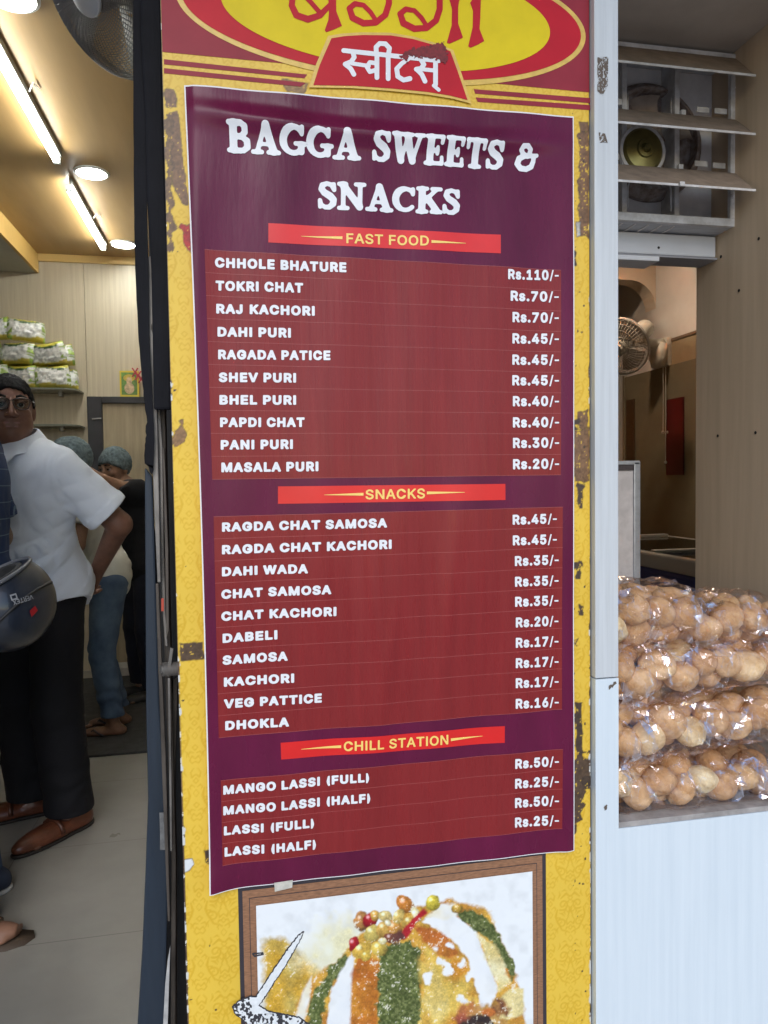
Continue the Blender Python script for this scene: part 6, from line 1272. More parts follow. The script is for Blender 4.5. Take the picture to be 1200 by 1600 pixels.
# ------------------------------------------------------------------ people: bodies and clothes modelled as smooth distance fields
def skin_mat(name, c): return mat(name, c, .5, var=.18, vscale=30, bump=.05, bscale=220, coords='obj')
def rotz(a): c, s = math.cos(a), math.sin(a); return np.array([[c, -s, 0], [s, c, 0], [0, 0, 1.0]])
def rotx(a): c, s = math.cos(a), math.sin(a); return np.array([[1, 0, 0], [0, c, -s], [0, s, c]])
def unit(v): v = np.array(v, float); return v / np.linalg.norm(v)
class Person:
    def __init__(s, label, loc, yaw, scale=1.0, h=.006, girth=1.0, belly=.0, head=(0, -.03, 1.60), head_yaw=0., head_pitch=0., lean=0., skin=(.19, .09, .055), arms=None, legs=None, barefoot=False, slope=.0):
        s.root = thing('person', label, 'person', loc, yaw); s.sc = scale; s.h = h
        s.g, s.b, s.lean, s.slope = girth, belly, lean, slope
        s.hc = np.array(head, float); s.R = rotz(head_yaw) @ rotx(head_pitch)
        s.arms, s.legs, s.bare = arms, legs, barefoot
        s.skin = skin_mat(label.split()[0] + '_skin_%d' % len(bpy.data.materials), skin)
        s.T = s.torso(0.0)
        J = np.array([q for a in list(arms) + list(legs) for q in a[:3]] + [tuple(s.hc), (-.24, -.2 - belly, .9), (.24, .2, .9)], float)
        lo, hi = J.min(0) - .16, J.max(0) + .16; lo[2] = -.02; hi[2] = s.hc[2] + .15
        f = s.F = Field(lo, hi, h)
        for t in s.T: f.ell(t[0], t[1], k=.05)
        sh = s.sh()
        f.cap(sh[0], sh[1], .062, k=.06)
        for q in sh: f.cap(q, (0, q[1], 1.43), .045, .055, k=.04)
        nb = np.array([0, -s.lean * .9, 1.40]); nh = s.hc + s.R @ np.array([0, .02, -.07])
        f.cap(nb, nh, .060 * (1 + .25 * (s.g - 1)), .056 * (1 + .25 * (s.g - 1)), k=.035)
        for i, a in enumerate(arms):
            f.cap(a[0], a[1], .050 * s.g ** .5, .042 * s.g ** .5, k=.05); f.cap(a[1], a[2], .041 * s.g ** .5, .027, k=.015); s.hand(f, a, -1 if i == 0 else 1)
        for l in legs:
            f.cap(l[0], l[1], .085, .056, k=.05); f.cap(l[1], l[2], .055, .036, k=.015); s.foot(f, l)
        s.head_sdf(f)
        V, Q = f.mesh(); s.body = s.put('body', V, Q, s.skin)
    def sh(s):
        y = -s.lean * .8; return np.array([-.165, y, 1.405 - s.slope]), np.array([.165, y, 1.405 - s.slope])
    def torso(s, o):
        g, b, L = s.g, s.b, s.lean
        return [((0, 0, .93), (.165 * g + o, .115 * g + o, .13 + o)), ((0, -.02 - b - L * .25, 1.06), (.160 * g + o, .115 * g + b + o, .15 + o)),
                ((0, -.01 - b * .4 - L * .6, 1.24), (.175 * g + o, .112 * g + b * .4 + o, .16 + o)), ((0, -L * .8, 1.35), (.165 * g + o, .09 * g + o, .10 + o))]
    def put(s, name, V, Q, m_, parent=None):
        o = raw(name, np.asarray(V) * s.sc, Q, m_, None, smooth=True, local=True)
        o.parent = parent or s.root; return o
    def hl(s, p): return s.hc + s.R @ np.array(p, float)
    def head_sdf(s, f):
        R = s.R; E = lambda c, r, k=.02, op='u': f.ell(s.hl(c), r, k=k, op=op, R=R)
        E((0, .012, .022), (.077, .096, .098)); E((0, -.030, -.045), (.064, .066, .078), .03); E((0, -.066, -.098), (.030, .026, .022), .03)
        if s.g > 1.08: E((0, -.02, -.100), (.058, .055, .035), .03); E((.042, -.045, -.055), (.030, .04, .04), .02); E((-.042, -.045, -.055), (.030, .04, .04), .02)
        for x in (-1, 1):
            f.ell(s.hl((x * .031, -.101, .010)), (.019, .016, .013), k=.0, op='d', R=R)
            f.cap(s.hl((x * .018, -.088, .030)), s.hl((x * .050, -.076, .026)), .0085, k=.012)
            E((x * .078, .012, -.008), (.011, .022, .034), .008); E((x * .040, -.070, -.018), (.020, .018, .016), .02)
        f.cap(s.hl((0, -.092, .016)), s.hl((0, -.113, -.024)), .0085, .0125, k=.010)
        for x in (-1, 1): E((x * .013, -.103, -.028), (.0095, .011, .008), .006)
        f.cap(s.hl((-.022, -.090, -.055)), s.hl((.022, -.090, -.055)), .0075, k=.008); f.cap(s.hl((-.017, -.089, -.068)), s.hl((.017, -.089, -.068)), .0085, k=.008)
        f.cap(s.hl((-.024, -.1005, -.0615)), s.hl((.024, -.1005, -.0615)), .0022, k=.0, op='d')
    def hand(s, f, a, side):
        w_ = np.array(a[2], float); d = unit(a[3] if len(a) > 3 else np.array(a[2]) - np.array(a[1])); nrm = unit(a[4] if len(a) > 4 else (0, -1, .1)); nrm = unit(nrm - d * (nrm @ d)); sd_ = np.cross(d, nrm)
        R = np.stack([sd_, nrm, d], 1)
        f.ell(w_ + d * .05, (.040, .017, .052), k=.02, R=R)
        for i, (off, L) in enumerate(((-.030, .066), (-.010, .076), (.010, .070), (.029, .056))):
            b0 = w_ + d * .088 + sd_ * off; c1, c2 = .55 + .1 * i, 1.25 + .08 * i
            b1 = b0 + L * .46 * (d * math.cos(c1) + nrm * math.sin(c1)); b2 = b1 + L * .36 * (d * math.cos(c2) + nrm * math.sin(c2)); b3 = b2 + L * .26 * (d * math.cos(c2 + .5) + nrm * math.sin(c2 + .5))
            f.cap(b0 - d * .02, b1, .0092, .0085, k=.005); f.cap(b1, b2, .0085, .0078, k=.003); f.cap(b2, b3, .0078, .0066, k=.003)
        t0 = w_ + d * .030 - sd_ * .030 * 1; t1 = t0 + .042 * unit(d * .6 - sd_ * .7 + nrm * .35); t2 = t1 + .030 * unit(d * .9 - sd_ * .1 + nrm * .45)
        f.cap(t0, t1, .013, .0098, k=.010); f.cap(t1, t2, .0098, .0078, k=.003)
    def foot(s, f, l):
        an = np.array(l[2], float); d = np.array([math.sin(l[3]), -math.cos(l[3]), 0]); sd_ = np.array([d[1], -d[0], 0]); R = np.stack([sd_, d, [0, 0, 1]], 1)
        b = an * [1, 1, 0]
        f.ell(b - d * .035 + [0, 0, .033], (.030, .040, .030), k=.03, R=R); f.ell(b + d * .075 + [0, 0, .032], (.040, .095, .026), k=.04, R=R)
        for i in range(5):
            q = b + d * (.168 - .012 * i * (1 if i else 0)) + sd_ * (-.030 + .0152 * i) + [0, 0, .020]
            f.ell(q, (.0085 + (.005 if i == 0 else 0), .021, .011), k=.006, R=R)
    # --- clothes
    def shirt(s, m_, hem=.84, sleeve=.75, off=.014, seed=1, loose=.012, wr=.004, vneck=.05, name='shirt', collar=None, curved_hem=False):
        hi_ = s.F.lo + (s.F.n - 1) * s.h
        f = Field((*s.F.lo[:2], hem - .05), (*hi_[:2], 1.50), s.h)
        for t in s.torso(off + loose): f.ell(t[0], t[1], k=.06)
        sh = s.sh(); f.cap(sh[0], sh[1], .062 + off, k=.06)
        for q in sh: f.cap(q, (0, q[1], 1.43), .045 + off, .055 + off, k=.04)
        if hem < .9:
            f.ell((0, -s.b * .8, .92), (.172 * s.g + off + loose, .130 * s.g + s.b * .8 + off + loose, .17), k=.05)
        body = f.f.copy()
        g = None
        f2 = Field(f.lo, f.lo + (f.n - 1) * f.h, f.h)
        for a in s.arms:
            p0, p1 = np.array(a[0], float), np.array(a[1], float); e = p0 + (p1 - p0) * sleeve; d = unit(p1 - p0)
            f3 = Field(f.lo, f.lo + (f.n - 1) * f.h, f.h)
            f3.cap(p0, p0 + (p1 - p0) * (sleeve + .25), (.058 + off) * s.g ** .4, (.060 + off) * s.g ** .4, k=0.)
            f3.cut(d, e); f2.f = np.minimum(f2.f, f3.f)
            if sleeve > 1:
                f3 = Field(f.lo, f.lo + (f.n - 1) * f.h, f.h); p2 = np.array(a[2], float); f3.cap(p1, p2, .052 + off * .5, .040 + off * .5, k=0.); f2.f = np.minimum(f2.f, f3.f)
        k = .035; hh = np.clip(.5 + .5 * (f.f - f2.f) / k, 0, 1); f.f = f.f * (1 - hh) + f2.f * hh - k * hh * (1 - hh)
        def wrinkle(g):
            x, y, z = g[..., 0], g[..., 1], g[..., 2]
            n1 = fbm(g * [7, 7, 5] + seed, 2) - .45
            fold = np.sin(x * 50 + z * 46 + n1 * 18) * .6 + np.sin(x * 56 - z * 44 + y * 40 + n1 * 20 + 2) * .6
            fold = .6 - 1.2 * np.abs(fold) ** .8 + .5 * np.sin(x * 26 - z * 40 + n1 * 14)
            amp = wr * (.30 + np.clip((1.38 - z) / .4, 0, 1)) * np.clip(fbm(g * [5, 5, 4] + seed * 3, 2) * 2.6 - .6, 0, 1.2)
            pk_ = np.where((x > .045) & (x < .155) & (z > 1.12) & (z < 1.26) & (y < -.05) & (collar is not None), -.0035, 0.)
            for a in s.arms:
                p0, p1 = np.array(a[0]), np.array(a[1]); e_ = ((g - p0) @ unit(p1 - p0)) / np.linalg.norm(p1 - p0)
                pk_ = pk_ + np.where((e_ > sleeve - .12) & (e_ < sleeve + .05) & (np.abs(x) > .19), -.0025, 0.)
            return fold * amp + n1 * wr * 1.6 + pk_
        f.near(wrinkle)
        xs_ = [f.lo[i] + f.h * np.arange(f.n[i]) for i in range(3)]; x, y, z = xs_[0][:, None, None], xs_[1][None, :, None], xs_[2][None, None, :]
        if curved_hem:
            hz_ = hem + .055 * np.clip(1 - (np.abs(np.arctan2(x, -y) - 1.45) / .75) ** 2, 0, 1) + .055 * np.clip(1 - (np.abs(np.arctan2(-x, -y) - 1.45) / .75) ** 2, 0, 1)
        else: hz_ = hem + .006 * np.sin(x * 30)
        f.f = np.maximum(f.f, (hz_ - z).astype(np.float32))
        # neck opening
        nb = np.array([0, -s.lean * .9 - .005, 1.36]); f.cap(nb + [0, -.0, .06], s.hl((0, -.01, -.09)), .066 * (1 + .3 * (s.g - 1)), .072 * (1 + .3 * (s.g - 1)), k=0., op='d')
        if vneck: f.cap(nb + [0, -.30, .0 - vneck], nb + [0, -.06, .12], .006, .046, k=0., op='d')
        f.f = np.maximum(f.f, (z - 1.475 + .5 * np.clip(-y - s.lean, 0, 1) + 0 * x).astype(np.float32))
        V, Q = f.mesh(); o = s.put(name, V, Q, m_)
        if collar is not None:
            f = Field((-.16, -.22 - s.lean, 1.36), (.16, .14, 1.56), .004); g = f.grid(); c = nb + (s.hl((0, -.01, -.09)) - nb) * .70 + [0, 0, .004]
            q = g - c; ang = np.arctan2(q[..., 0], -q[..., 1]); r = np.hypot(q[..., 0], q[..., 1] * 1.0); zz_ = q[..., 2] + .036 * np.cos(ang)
            R0 = .080 * (1 + .3 * (s.g - 1)) + np.clip(-zz_ + .028, 0, .1) * .75
            low = -.026 - .036 * np.clip(1 - np.abs(np.abs(ang) - .62) / .30, 0, 1)
            d = np.maximum(np.abs(r - R0) - .0052, np.maximum(zz_ - .026, low - zz_)); d = np.maximum(d, .028 * 1 - np.abs(ang) * r - np.clip(.03 - zz_, -.1, .1) * .0)
            d = np.where(np.abs(ang) < .42, .02, d); f.f = d.astype(np.float32); V, Q = f.mesh(); s.put('collar', V, Q, collar)
        return o
    def trousers(s, m_, off=.014, bottom=.085, cuff=.075, waist=.98, wr=.004, knee=.075):
        hi_ = s.F.lo + (s.F.n - 1) * s.h
        f = Field(s.F.lo, (*hi_[:2], 1.02), s.h)
        f.ell((0, .0, .92), (.165 * s.g + off, .122 * s.g + off, .14), k=.04)
        for l in s.legs:
            a, b, c = [np.array(q, float) for q in l[:3]]
            f.cap(a, b, .100, knee, k=.05); f.cap(b, c * [1, 1, 0] + [0, 0, bottom - .02], knee, cuff, k=.02)
        def wrinkle(g):
            n1 = fbm(g * [8, 8, 6] + 4, 2) - .45
            return np.sin(g[..., 2] * 46 + n1 * 22 + g[..., 0] * 14) * wr * np.clip(.75 - g[..., 2], .15, .6) + n1 * wr
        f.near(wrinkle); z = (f.lo[2] + f.h * np.arange(f.n[2]))[None, None, :]
        f.f = np.maximum(f.f, np.maximum(bottom - z, z - waist).astype(np.float32)); V, Q = f.mesh(); return s.put('trousers', V, Q, m_)
    def hair(s, m_, name='hair', grow=.007, front=(-.085, .080), slope=.98, puff=0., wob=.016):
        f = Field(s.hc - .19, s.hc + .19, .004)
        f.ell(s.hl((0, .014 + puff * .3, .024 + puff)), (.077 + grow + puff, .096 + grow + puff, .098 + grow + puff * .6), k=0., R=s.R)
        g = f.grid(); q = (g - s.hc) @ s.R; n1 = fbm(q * [95, 60, 60], 3) - .45
        f.f += (n1 * wob).astype(np.float32)
        lim = front[1] - slope * (q[..., 1] - front[0]); lim = np.maximum(lim, -.075)
        f.f = np.maximum(f.f, (lim - q[..., 2] + n1 * .032).astype(np.float32)); V, Q = f.mesh(); return s.put(name, V, Q, m_)
    def eyes(s):
        for x in (-1, 1):
            e = s.put('eye', *MBq(MB().lathe([(0, .0125), (.006, .011), (.0105, .0065), (.0122, 0), (.0105, -.0065), (0, -.0125)], s.hl((x * .031, -.0805, .010)), s.R @ np.array([0, -1, 0]), 16)), EYEW)
            s.put('iris', *MBq(MB().lathe([(.0078, .0100), (.005, .0120), (0, .0128)], s.hl((x * .031, -.0805, .010)), s.R @ np.array([.06, -1, 0]), 14)), EYEI, e)
            s.put('eyelid', *MBq(MB().tube([s.hl((x * .018, -.0905, .014)), s.hl((x * .026, -.0955, .0195)), s.hl((x * .037, -.0955, .0195)), s.hl((x * .046, -.0865, .013))], [.0022, .0048, .0048, .0022], 8)), s.skin)
            f_ = MB().tube([s.hl((x * .016, -.0955, .036)), s.hl((x * .030, -.0975, .0400)), s.hl((x * .050, -.084, .036))], [.0042, .0052, .0026], 6); s.put('eyebrow', *MBq(f_), HAIRM)
    def lips(s, m_):
        f = Field(s.hl((0, -.09, -.06)) - .05, s.hl((0, -.09, -.06)) + .05, .0022)
        f.cap(s.hl((-.021, -.0915, -.0555)), s.hl((.021, -.0915, -.0555)), .0070, k=0.); f.cap(s.hl((-.016, -.0905, -.0675)), s.hl((.016, -.0905, -.0675)), .0080, k=.003)
        f.cap(s.hl((-.026, -.1005, -.0615)), s.hl((.026, -.1005, -.0615)), .0020, k=.0, op='d'); V, Q = f.mesh(); s.put('lips', V, Q, m_)
    def glasses(s):
        def loop(x):
            return [s.hl((x * .033 + a * .0265, -.1085 + .004 * abs(a), .010 + b * .0195)) for a, b in ((-1, .8), (-.6, 1), (.6, 1), (1, .75), (1, .1), (.75, -.75), (.3, -1), (-.35, -1), (-.85, -.6), (-1, 0))]
        b = MB()
        for x in (-1, 1):
            L = loop(x); b.tube(L, .0025, 6, closed=True)
            b.tube([s.hl((x * .060, -.105, .021)), s.hl((x * .076, -.085, .019)), s.hl((x * .082, .0, .012)), s.hl((x * .080, .022, -.004))], .0016, 6)
        b.tube([s.hl((-.008, -.109, .021)), s.hl((0, -.112, .023)), s.hl((.008, -.109, .021))], .0016, 6)
        o = s.put('glasses', *MBq(b), mat('glasses_frame', (.05, .035, .03), .3, .5))
        for x in (-1, 1): s.put('lens', loop(x), [list(range(10))], LENS, o)
    def shoes(s, m_, sole, tall=.062, length=.0, strap=None):
        for l in s.legs:
            an = np.array(l[2], float); d = np.array([math.sin(l[3]), -math.cos(l[3]), 0]); sd_ = np.array([d[1], -d[0], 0]); R = np.stack([sd_, d, [0, 0, 1]], 1); b = an * [1, 1, 0]
            f = Field(b + [-.28, -.28, -.01], b + [.28, .28, .16], .0045)
            f.ell(b - d * .04 + [0, 0, .035], (.041, .052, .045), k=.03, R=R); f.ell(b + d * .09 + [0, 0, .028], (.049, .125 + length, .040), k=.05, R=R)
            f.cap(b + [0, 0, .05], b + [0, 0, .075], .040, .042, k=.02)
            f.cut((0, 0, -1), (0, 0, .014)); f.cap(b + d * .02 + [0, 0, .070], b + d * .03 + [0, 0, .12], .036, .05, k=0., op='d')
            V, Q = f.mesh(); o = s.put('shoe', V, Q, m_)
            f = Field(b + [-.28, -.28, -.02], b + [.28, .28, .05], .0045)
            f.ell(b - d * .04 + [0, 0, .02], (.044, .055, .06), k=.03, R=R); f.ell(b + d * .09 + [0, 0, .02], (.052, .130 + length, .06), k=.05, R=R)
            f.cut((0, 0, 1), (0, 0, .0135)); f.cut((0, 0, -1), (0, 0, .001)); V, Q = f.mesh(); s.put('sole', V, Q, sole, o)
            if strap is not None:
                pth = [b + d * .075 + sd_ * x + [0, 0, z] for x, z in ((-.051, .030), (-.043, .054), (-.018, .0700), (.018, .0700), (.043, .054), (.051, .030))]
                s.put('shoe_strap', *MBq(MB().tube(pth, .0085, 8)), strap, o)
                s.put('sock', *MBq(MB().lathe([(.041, 0), (.040, .05)], b + [0, 0, .055], (0, 0, 1), 20)), SOCK, o)
    def sandals(s, sole, strap, wide=True):
        for l in s.legs:
            an = np.array(l[2], float); d = np.array([math.sin(l[3]), -math.cos(l[3]), 0]); sd_ = np.array([d[1], -d[0], 0]); b = an * [1, 1, 0]
            pts = [b + d * y + sd_ * x + [0, 0, -.012] for x, y in ((-.034, -.07), (-.042, 0), (-.050, .09), (-.048, .15), (-.03, .195), (0, .205), (.03, .185), (.048, .14), (.046, .08), (.038, 0), (.034, -.06), (0, -.085))]
            o = s.put('sandal', *MBq(MB().prism([p + [0, 0, .0] for p in pts], (0, 0, .018))), sole)
            if wide:
                pth = [b + d * .10 + sd_ * x + [0, 0, z] for x, z in ((-.052, .004), (-.045, .04), (-.01, .061), (.03, .050), (.049, .004))]
                s.put('sandal_strap', *MBq(MB().tube(pth, .012, 8)), strap, o)
            for x in (-1, 1):
                s.put('sandal_strap', *MBq(MB().tube([b + d * .145 + sd_ * (-.012) + [0, 0, .018], b + d * .105 + sd_ * x * .03 + [0, 0, .052], b + d * .03 + sd_ * x * .048 + [0, 0, .006]], [.005, .007, .006], 6)), strap, o)
def MBq(b): return np.array(b.V), b.F
SOCK = mat('pale_sock', (.45, .45, .47), .9)
EYEW = mat('eye_white', (.34, .30, .28), .4); EYEI = mat('eye_dark', (.012, .008, .006), .2); HAIRM = mat('black_hair', (.006, .006, .007), .75, spec=.15, var=.4, vscale=300, bump=.5, bscale=260, bstretch=(1, 1, 1), coords='obj')
LENS = glassmat('spectacle_lens', (.70, .76, .72), .06, .18)
def cloth(name, c, var=.1, rough=.8, weave=900, **k): return mat(name, c, rough, var=var, vscale=7, bump=.12, bscale=weave, coords='obj', spec=.3, **k)

# the man in the white shirt
man = Person('stout man in a white shirt and black trousers with his hands behind his back', (-.76, 1.80, 0), rad(-35), 1.0, h=.0048, girth=1.16, belly=.035, head=(.034, -.120, 1.575), head_yaw=rad(54), head_pitch=rad(0), lean=.07, slope=.05,
             skin=(.175, .080, .051),
             arms=[((-.205, -.05, 1.345), (-.30, .12, 1.130), (-.10, .205, .955), (.9, .1, -.4), (0, 1, .2)), ((.205, -.05, 1.345), (.325, .10, 1.150), (.115, .185, .945), (-.75, .2, -.65), (0, 1, .1))],
             legs=[((-.09, 0, .88), (-.10, -.01, .47), (-.103, .026, .07), rad(-35)), ((.10, 0, .88), (.125, -.035, .47), (.150, -.014, .07), rad(-3))])
WS = cloth('white_cotton', (.69, .75, .85), .05)
sh_ = man.shirt(WS, hem=.835, sleeve=.78, seed=2, wr=.0105, collar=WS, curved_hem=True, off=.018)
man.trousers(cloth('black_trouser', (.006, .006, .009), .3), cuff=.086, bottom=.078, off=.006, knee=.088)
man.hair(HAIRM); man.eyes(); man.lips(mat('lip_brown', (.22, .095, .085), .45)); man.glasses()
man.shoes(mat('brown_leather', (.135, .042, .020), .28, var=.35, vscale=18, coords='obj'), mat('shoe_sole', (.02, .015, .012), .6), length=.03, strap=mat('dark_strap', (.075, .024, .013), .35))
# shirt placket buttons and breast pocket seam
fwd_l = -1
pk = Field((.02, -.30, 1.14), (.15, -.10, 1.32), .006)
for k, z in enumerate((1.36, 1.27, 1.18, 1.09, 1.0)):
    yb_ = -.148 - .03 * math.sin((1.36 - z) * 4.2) - .02
    man.put('shirt_button', *MBq(MB().lathe([(.006, 0), (.006, .002), (0, .002)], (0, -.19 - .055 * math.exp(-((z - 1.06) / .18) ** 2), z), (0, -1, 0), 12)), mat('button_white', (.6, .6, .6), .4) if k == 0 else bpy.data.materials['button_white'])

# worker with hair net and black shirt
NET = mat('hair_net', (.16, .21, .23), .85, spec=.1, col2=(.07, .09, .10), vscale=70, bump=.3, bscale=120, coords='obj', bstretch=(1, 1, 1))
BLK = cloth('black_cotton', (.010, .010, .013), .3)
wk = Person('worker in a black shirt and pale blue hair net stretching out a bare arm', (P(222, 900, 3.45)[0], 3.45, .0), rad(-58), .90, h=.0075, girth=.98, head=(0, -.17, 1.545), head_yaw=rad(24), head_pitch=rad(10), lean=.13, skin=(.22, .115, .07),
            arms=[((-.17, -.12, 1.39), (-.30, -.30, 1.36), (-.22, -.50, 1.46), (-.1, -1, .2), (0, 0, 1)), ((.17, -.10, 1.38), (.19, -.34, 1.47), (.12, -.50, 1.60), (-.2, -.7, .6), (-1, 0, 0))],
            legs=[((-.09, 0, .88), (-.09, -.02, .47), (-.09, .02, .07), 0.), ((.09, 0, .88), (.09, -.02, .47), (.10, .02, .07), 0.)])
wk.shirt(BLK, hem=.80, sleeve=.55, seed=5, vneck=0); wk.trousers(cloth('navy_trouser', (.014, .016, .03), .3)); wk.hair(NET, 'hair_net', grow=.008, front=(-.09, .052), slope=.70, puff=.010, wob=.014); wk.eyes(); wk.lips(mat('lip_brown2', (.2, .09, .07), .5))
wk.shoes(mat('dark_shoe', (.02, .02, .02), .5), bpy.data.materials['shoe_sole'])
def tx(p): return np.array(p, float)
V, F = text2d('A', .05); V = (V - V.min(0)) / (V.max(0) - V.min(0))
ya_ = -.255
wk.put('shirt_emblem', [(-.02 + .05 * a, ya_, 1.19 + .065 * b_) for a, b_ in V], F, mat('emblem_white', (.6, .6, .62), .6))

# worker behind the man: white shirt, jeans, flip flops
JN = mat('denim', (.095, .15, .235), .85, var=.5, vscale=9, col2=(.045, .08, .15), bump=.15, bscale=500, coords='obj')
w2 = Person('person in jeans and flip flops with a hair net standing behind the stout man', (P(172, 1000, 2.83)[0], 2.83, 0), rad(-78), .90, h=.0075, girth=.86, head=(0, -.19, 1.56), head_yaw=rad(-5), head_pitch=rad(14), lean=.13, skin=(.17, .085, .05),
            arms=[((-.17, -.11, 1.39), (-.24, -.16, 1.12), (-.15, -.33, 1.05), (0, -1, 0), (1, 0, 0)), ((.17, -.11, 1.39), (.24, -.16, 1.12), (.15, -.33, 1.05), (0, -1, 0), (-1, 0, 0))],
            legs=[((-.085, 0, .88), (-.09, -.05, .48), (-.10, .04, .075), rad(-8)), ((.085, 0, .88), (.09, -.05, .47), (.085, .00, .075), rad(-12))])
w2.shirt(cloth('cream_cotton', (.60, .60, .55), .08), hem=.80, sleeve=.6, seed=8, vneck=0, wr=.008, loose=.0); w2.trousers(JN, cuff=.062, bottom=.12, off=.004, wr=.009, knee=.068); w2.hair(NET, 'hair_net', grow=.012, front=(-.09, .04), slope=.6, puff=.014, wob=.014); w2.eyes()
w2.sandals(mat('flipflop_sole', (.03, .035, .06), .7), mat('flipflop_strap', (.03, .02, .025), .6), wide=False)

# customer at the left edge with the helmet
def check_mat():
    mt = cloth('blue_check', (.022, .045, .12), .2); n = mt.node_tree; b = n.nodes['Principled BSDF']; old = b.inputs['Base Color'].links[0].from_socket
    geo = n.nodes.new('ShaderNodeTexCoord'); mp = n.nodes.new('ShaderNodeMapping'); mp.inputs['Rotation'].default_value = (rad(90), 0, rad(90)); br = n.nodes.new('ShaderNodeTexBrick'); br.offset = 0
    br.inputs['Scale'].default_value = 1; br.inputs['Mortar Size'].default_value = .0013; br.inputs['Brick Width'].default_value = .05; br.inputs['Row Height'].default_value = .05; br.inputs['Mortar'].default_value = (.12, .18, .26, 1)
    mp.inputs['Rotation'].default_value = (rad(90), 0, 0)
    sp_ = n.nodes.new('ShaderNodeSeparateXYZ'); cm = n.nodes.new('ShaderNodeCombineXYZ'); n.links.new(geo.outputs['Object'], sp_.inputs[0]); n.links.new(sp_.outputs['Y'], cm.inputs['X']); n.links.new(sp_.outputs['Z'], cm.inputs['Y'])
    n.links.new(cm.outputs[0], br.inputs['Vector']); n.links.new(old, br.inputs['Color1']); n.links.new(old, br.inputs['Color2']); n.links.new(br.outputs['Color'], b.inputs['Base Color']); return mt
cu = Person('customer in a dark blue check shirt and jeans with a helmet on his arm', (-.828, 1.22, 0), rad(-90), 1.0, h=.007, girth=1.0, head=(0, -.05, 1.60), skin=(.20, .12, .07),
            arms=[((-.19, -.01, 1.40), (-.24, .04, 1.13), (-.20, -.16, 1.02), (0, -1, 0), (1, 0, 0)), ((.19, -.01, 1.40), (.25, -.09, 1.17), (.27, -.22, .98), (0, -.75, -.6), (-1, 0, 0))],
            legs=[((-.09, -.02, .88), (-.09, -.03, .47), (-.09, -.005, .07), 0.), ((.09, -.02, .88), (.085, -.03, .47), (.08, .005, .07), 0.)])
cu.shirt(check_mat(), hem=.80, sleeve=.78, seed=11, loose=.02); cu.trousers(JN, cuff=.062, bottom=.06, off=.004); cu.hair(HAIRM); cu.eyes()
cu.shoes(mat('navy_canvas', (.02, .028, .05), .7, var=.2), mat('pale_sole', (.5, .5, .48), .6))
jk_a, jk_b = P(-30, 700, .95), P(30, 790, .95)
cs = Person('customer in brown sandals at the left edge with one foot in view', (-1.262, 1.00, 0), rad(86), 1.0, h=.0075, girth=1.0, head=(0, -.03, 1.60), skin=(.24, .12, .075),
            arms=[((-.19, 0, 1.40), (-.25, .04, 1.12), (-.22, -.10, .92)), ((.19, 0, 1.40), (.24, .04, 1.12), (.22, -.08, .92))],
            legs=[((-.09, 0, .88), (-.10, .03, .47), (-.11, .10, .085), 0.), ((.09, 0, .88), (.07, -.27, .50), (.05, -.455, .085), rad(5))])
cs.shirt(cloth('grey_cotton', (.30, .30, .32), .1), hem=.82, sleeve=.7, seed=14); cs.trousers(cloth('grey_trouser', (.09, .085, .08), .3), bottom=.12, off=.002); cs.hair(HAIRM); cs.eyes()
cs.sandals(mat('sandal_sole', (.07, .045, .028), .7, var=.3), mat('sandal_strap_brown', (.10, .06, .035), .6))

# the helmet hanging upside down on the forearm
hcn = P(8, 942, .92); ax_h = unit((-.12, -.16, 1.0))
hm = thing('helmet', 'dark blue motorcycle helmet hanging upside down on the customer\'s forearm', 'helmet', tuple(hcn))
tilt = Matrix.Rotation(rad(-30), 3, 'Y') @ Matrix.Rotation(rad(10), 3, 'X')
HR = np.array(tilt)
def hloc(V): return np.asarray(V) @ HR.T + hcn
f = Field((-.20, -.20, -.20), (.20, .20, .20), .0042)
f.ell((0, 0, 0), (.125, .142, .130), k=0.); f.ell((-.05, -.02, .03), (.11, .12, .095), k=.03)
f.cut((0.1, 0, 1), (0, 0, .075)); f.ell((0, 0, .02), (.099, .112, .112), k=0., op='d'); 
V, Q = f.mesh(); raw('helmet_shell', hloc(V), Q, mat('helmet_paint', (.014, .019, .031), .28, var=.25, vscale=9, coat=.5), hm, smooth=True, angle=50)
f = Field((-.20, -.20, -.20), (.20, .20, .20), .0042)
f.ell((0, 0, .01), (.102, .115, .115), k=0.); f.ell((0, 0, .03), (.080, .092, .112), k=0., op='d'); f.cut((0.1, 0, 1), (0, 0, .078)); V, Q = f.mesh()
raw('helmet_lining', hloc(V), Q, mat('helmet_lining', (.028, .028, .03), .9, bump=.3, bscale=200), hm, smooth=True, angle=50)
t = np.linspace(0, 2 * math.pi, 48, endpoint=False)
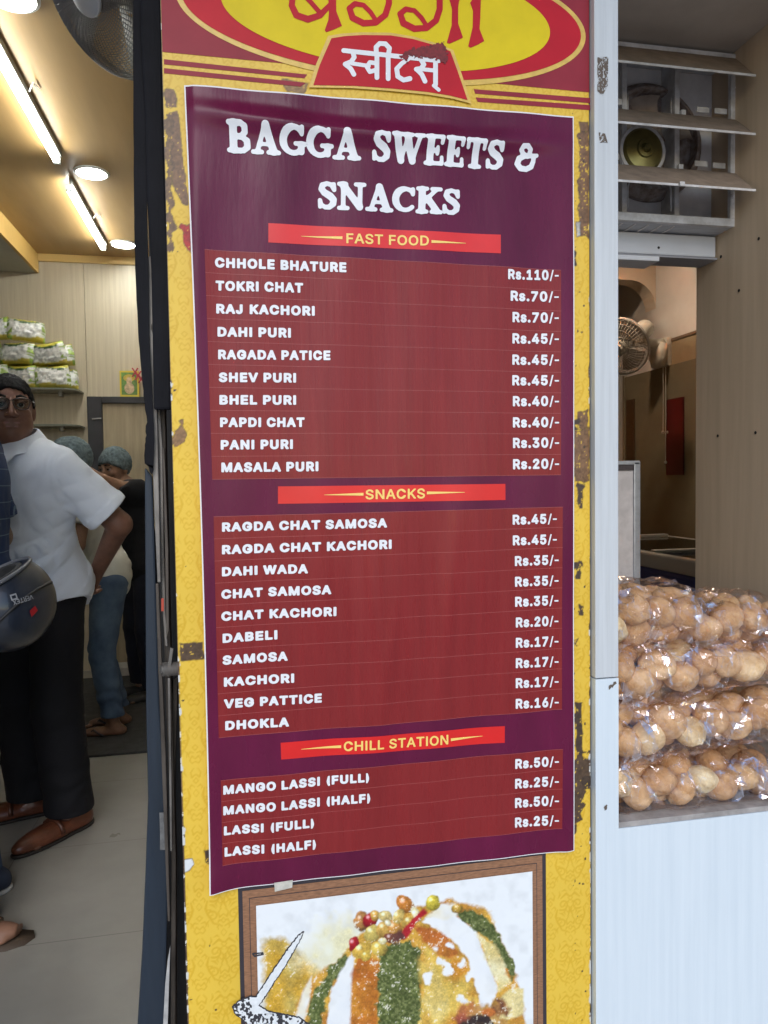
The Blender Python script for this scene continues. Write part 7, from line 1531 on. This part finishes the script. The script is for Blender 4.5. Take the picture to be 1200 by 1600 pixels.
raw('rim_trim', hloc((lambda b: np.array(b.V))(MB().tube([(.1125 * math.cos(a), .128 * math.sin(a), .0735 - .1 * .1125 * math.cos(a)) for a in t], .0055, 8, closed=True))), MB().tube([(.1 * math.cos(a), .1 * math.sin(a), 0) for a in t], .0055, 8, closed=True).F, mat('helmet_trim', (.10, .105, .12), .4), hm, smooth=True)
def on_helmet(p, lift=.004):
    """push a local point out to the shell along its direction"""
    p = np.asarray(p, float); k = np.sqrt(((p / [.126, .143, .131]) ** 2).sum(-1)); q = p / k[..., None]; return q * (1 + lift / .14)
def decal(name, s_or_pts, cx, cz, w_, h_, m_, rot=math.pi - .35, az=0.55):
    V, F = s_or_pts; V = (V - V.min(0)) / (V.max(0) - V.min(0)) - .5; c, s = math.cos(rot), math.sin(rot)
    u = V[:, 0] * w_; v = V[:, 1] * h_; u, v = u * c - v * s + cx, u * s + v * c + cz
    th = az + u / .135; p = np.stack([.135 * np.sin(th) * np.cos(v / .135), -.150 * np.cos(th) * np.cos(v / .135), .135 * np.sin(v / .135)], -1)
    raw(name, hloc(on_helmet(p)), F, m_, hm)
DW = mat('decal_white', (.24, .25, .27), .4)
decal('helmet_lettering', text2d('VERTEX', .04), .012, .002, .052, .0125, DW)
decal('helmet_badge', (np.array([(0, 0), (1, 0), (1, 1), (0, 1), (.2, .25), (.8, .25), (.8, .75), (.2, .75)], float), [[0, 1, 5, 4], [1, 2, 6, 5], [2, 3, 7, 6], [3, 0, 4, 7]]), -.002, .022, .016, .016, DW)
decal('helmet_patch', (np.array([(0, 0), (1, .2), (1, 1), (.2, .9)], float), [[0, 1, 2, 3]]), .016, -.040, .024, .020, mat('decal_red', (.30, .01, .015), .4), 0.)
tt = np.linspace(-1.4, 1.6, 40); gl = [on_helmet(np.array([.135 * math.sin(a), -.15 * math.cos(a), -.012 + .014 * math.sin(a * 2.2)]), .0) for a in tt]
raw('visor_groove', hloc(np.array(MB().tube(gl, .0042, 6).V)), MB().tube(gl, .0042, 6).F, mat('helmet_groove', (.012, .012, .014), .6), hm, smooth=True)
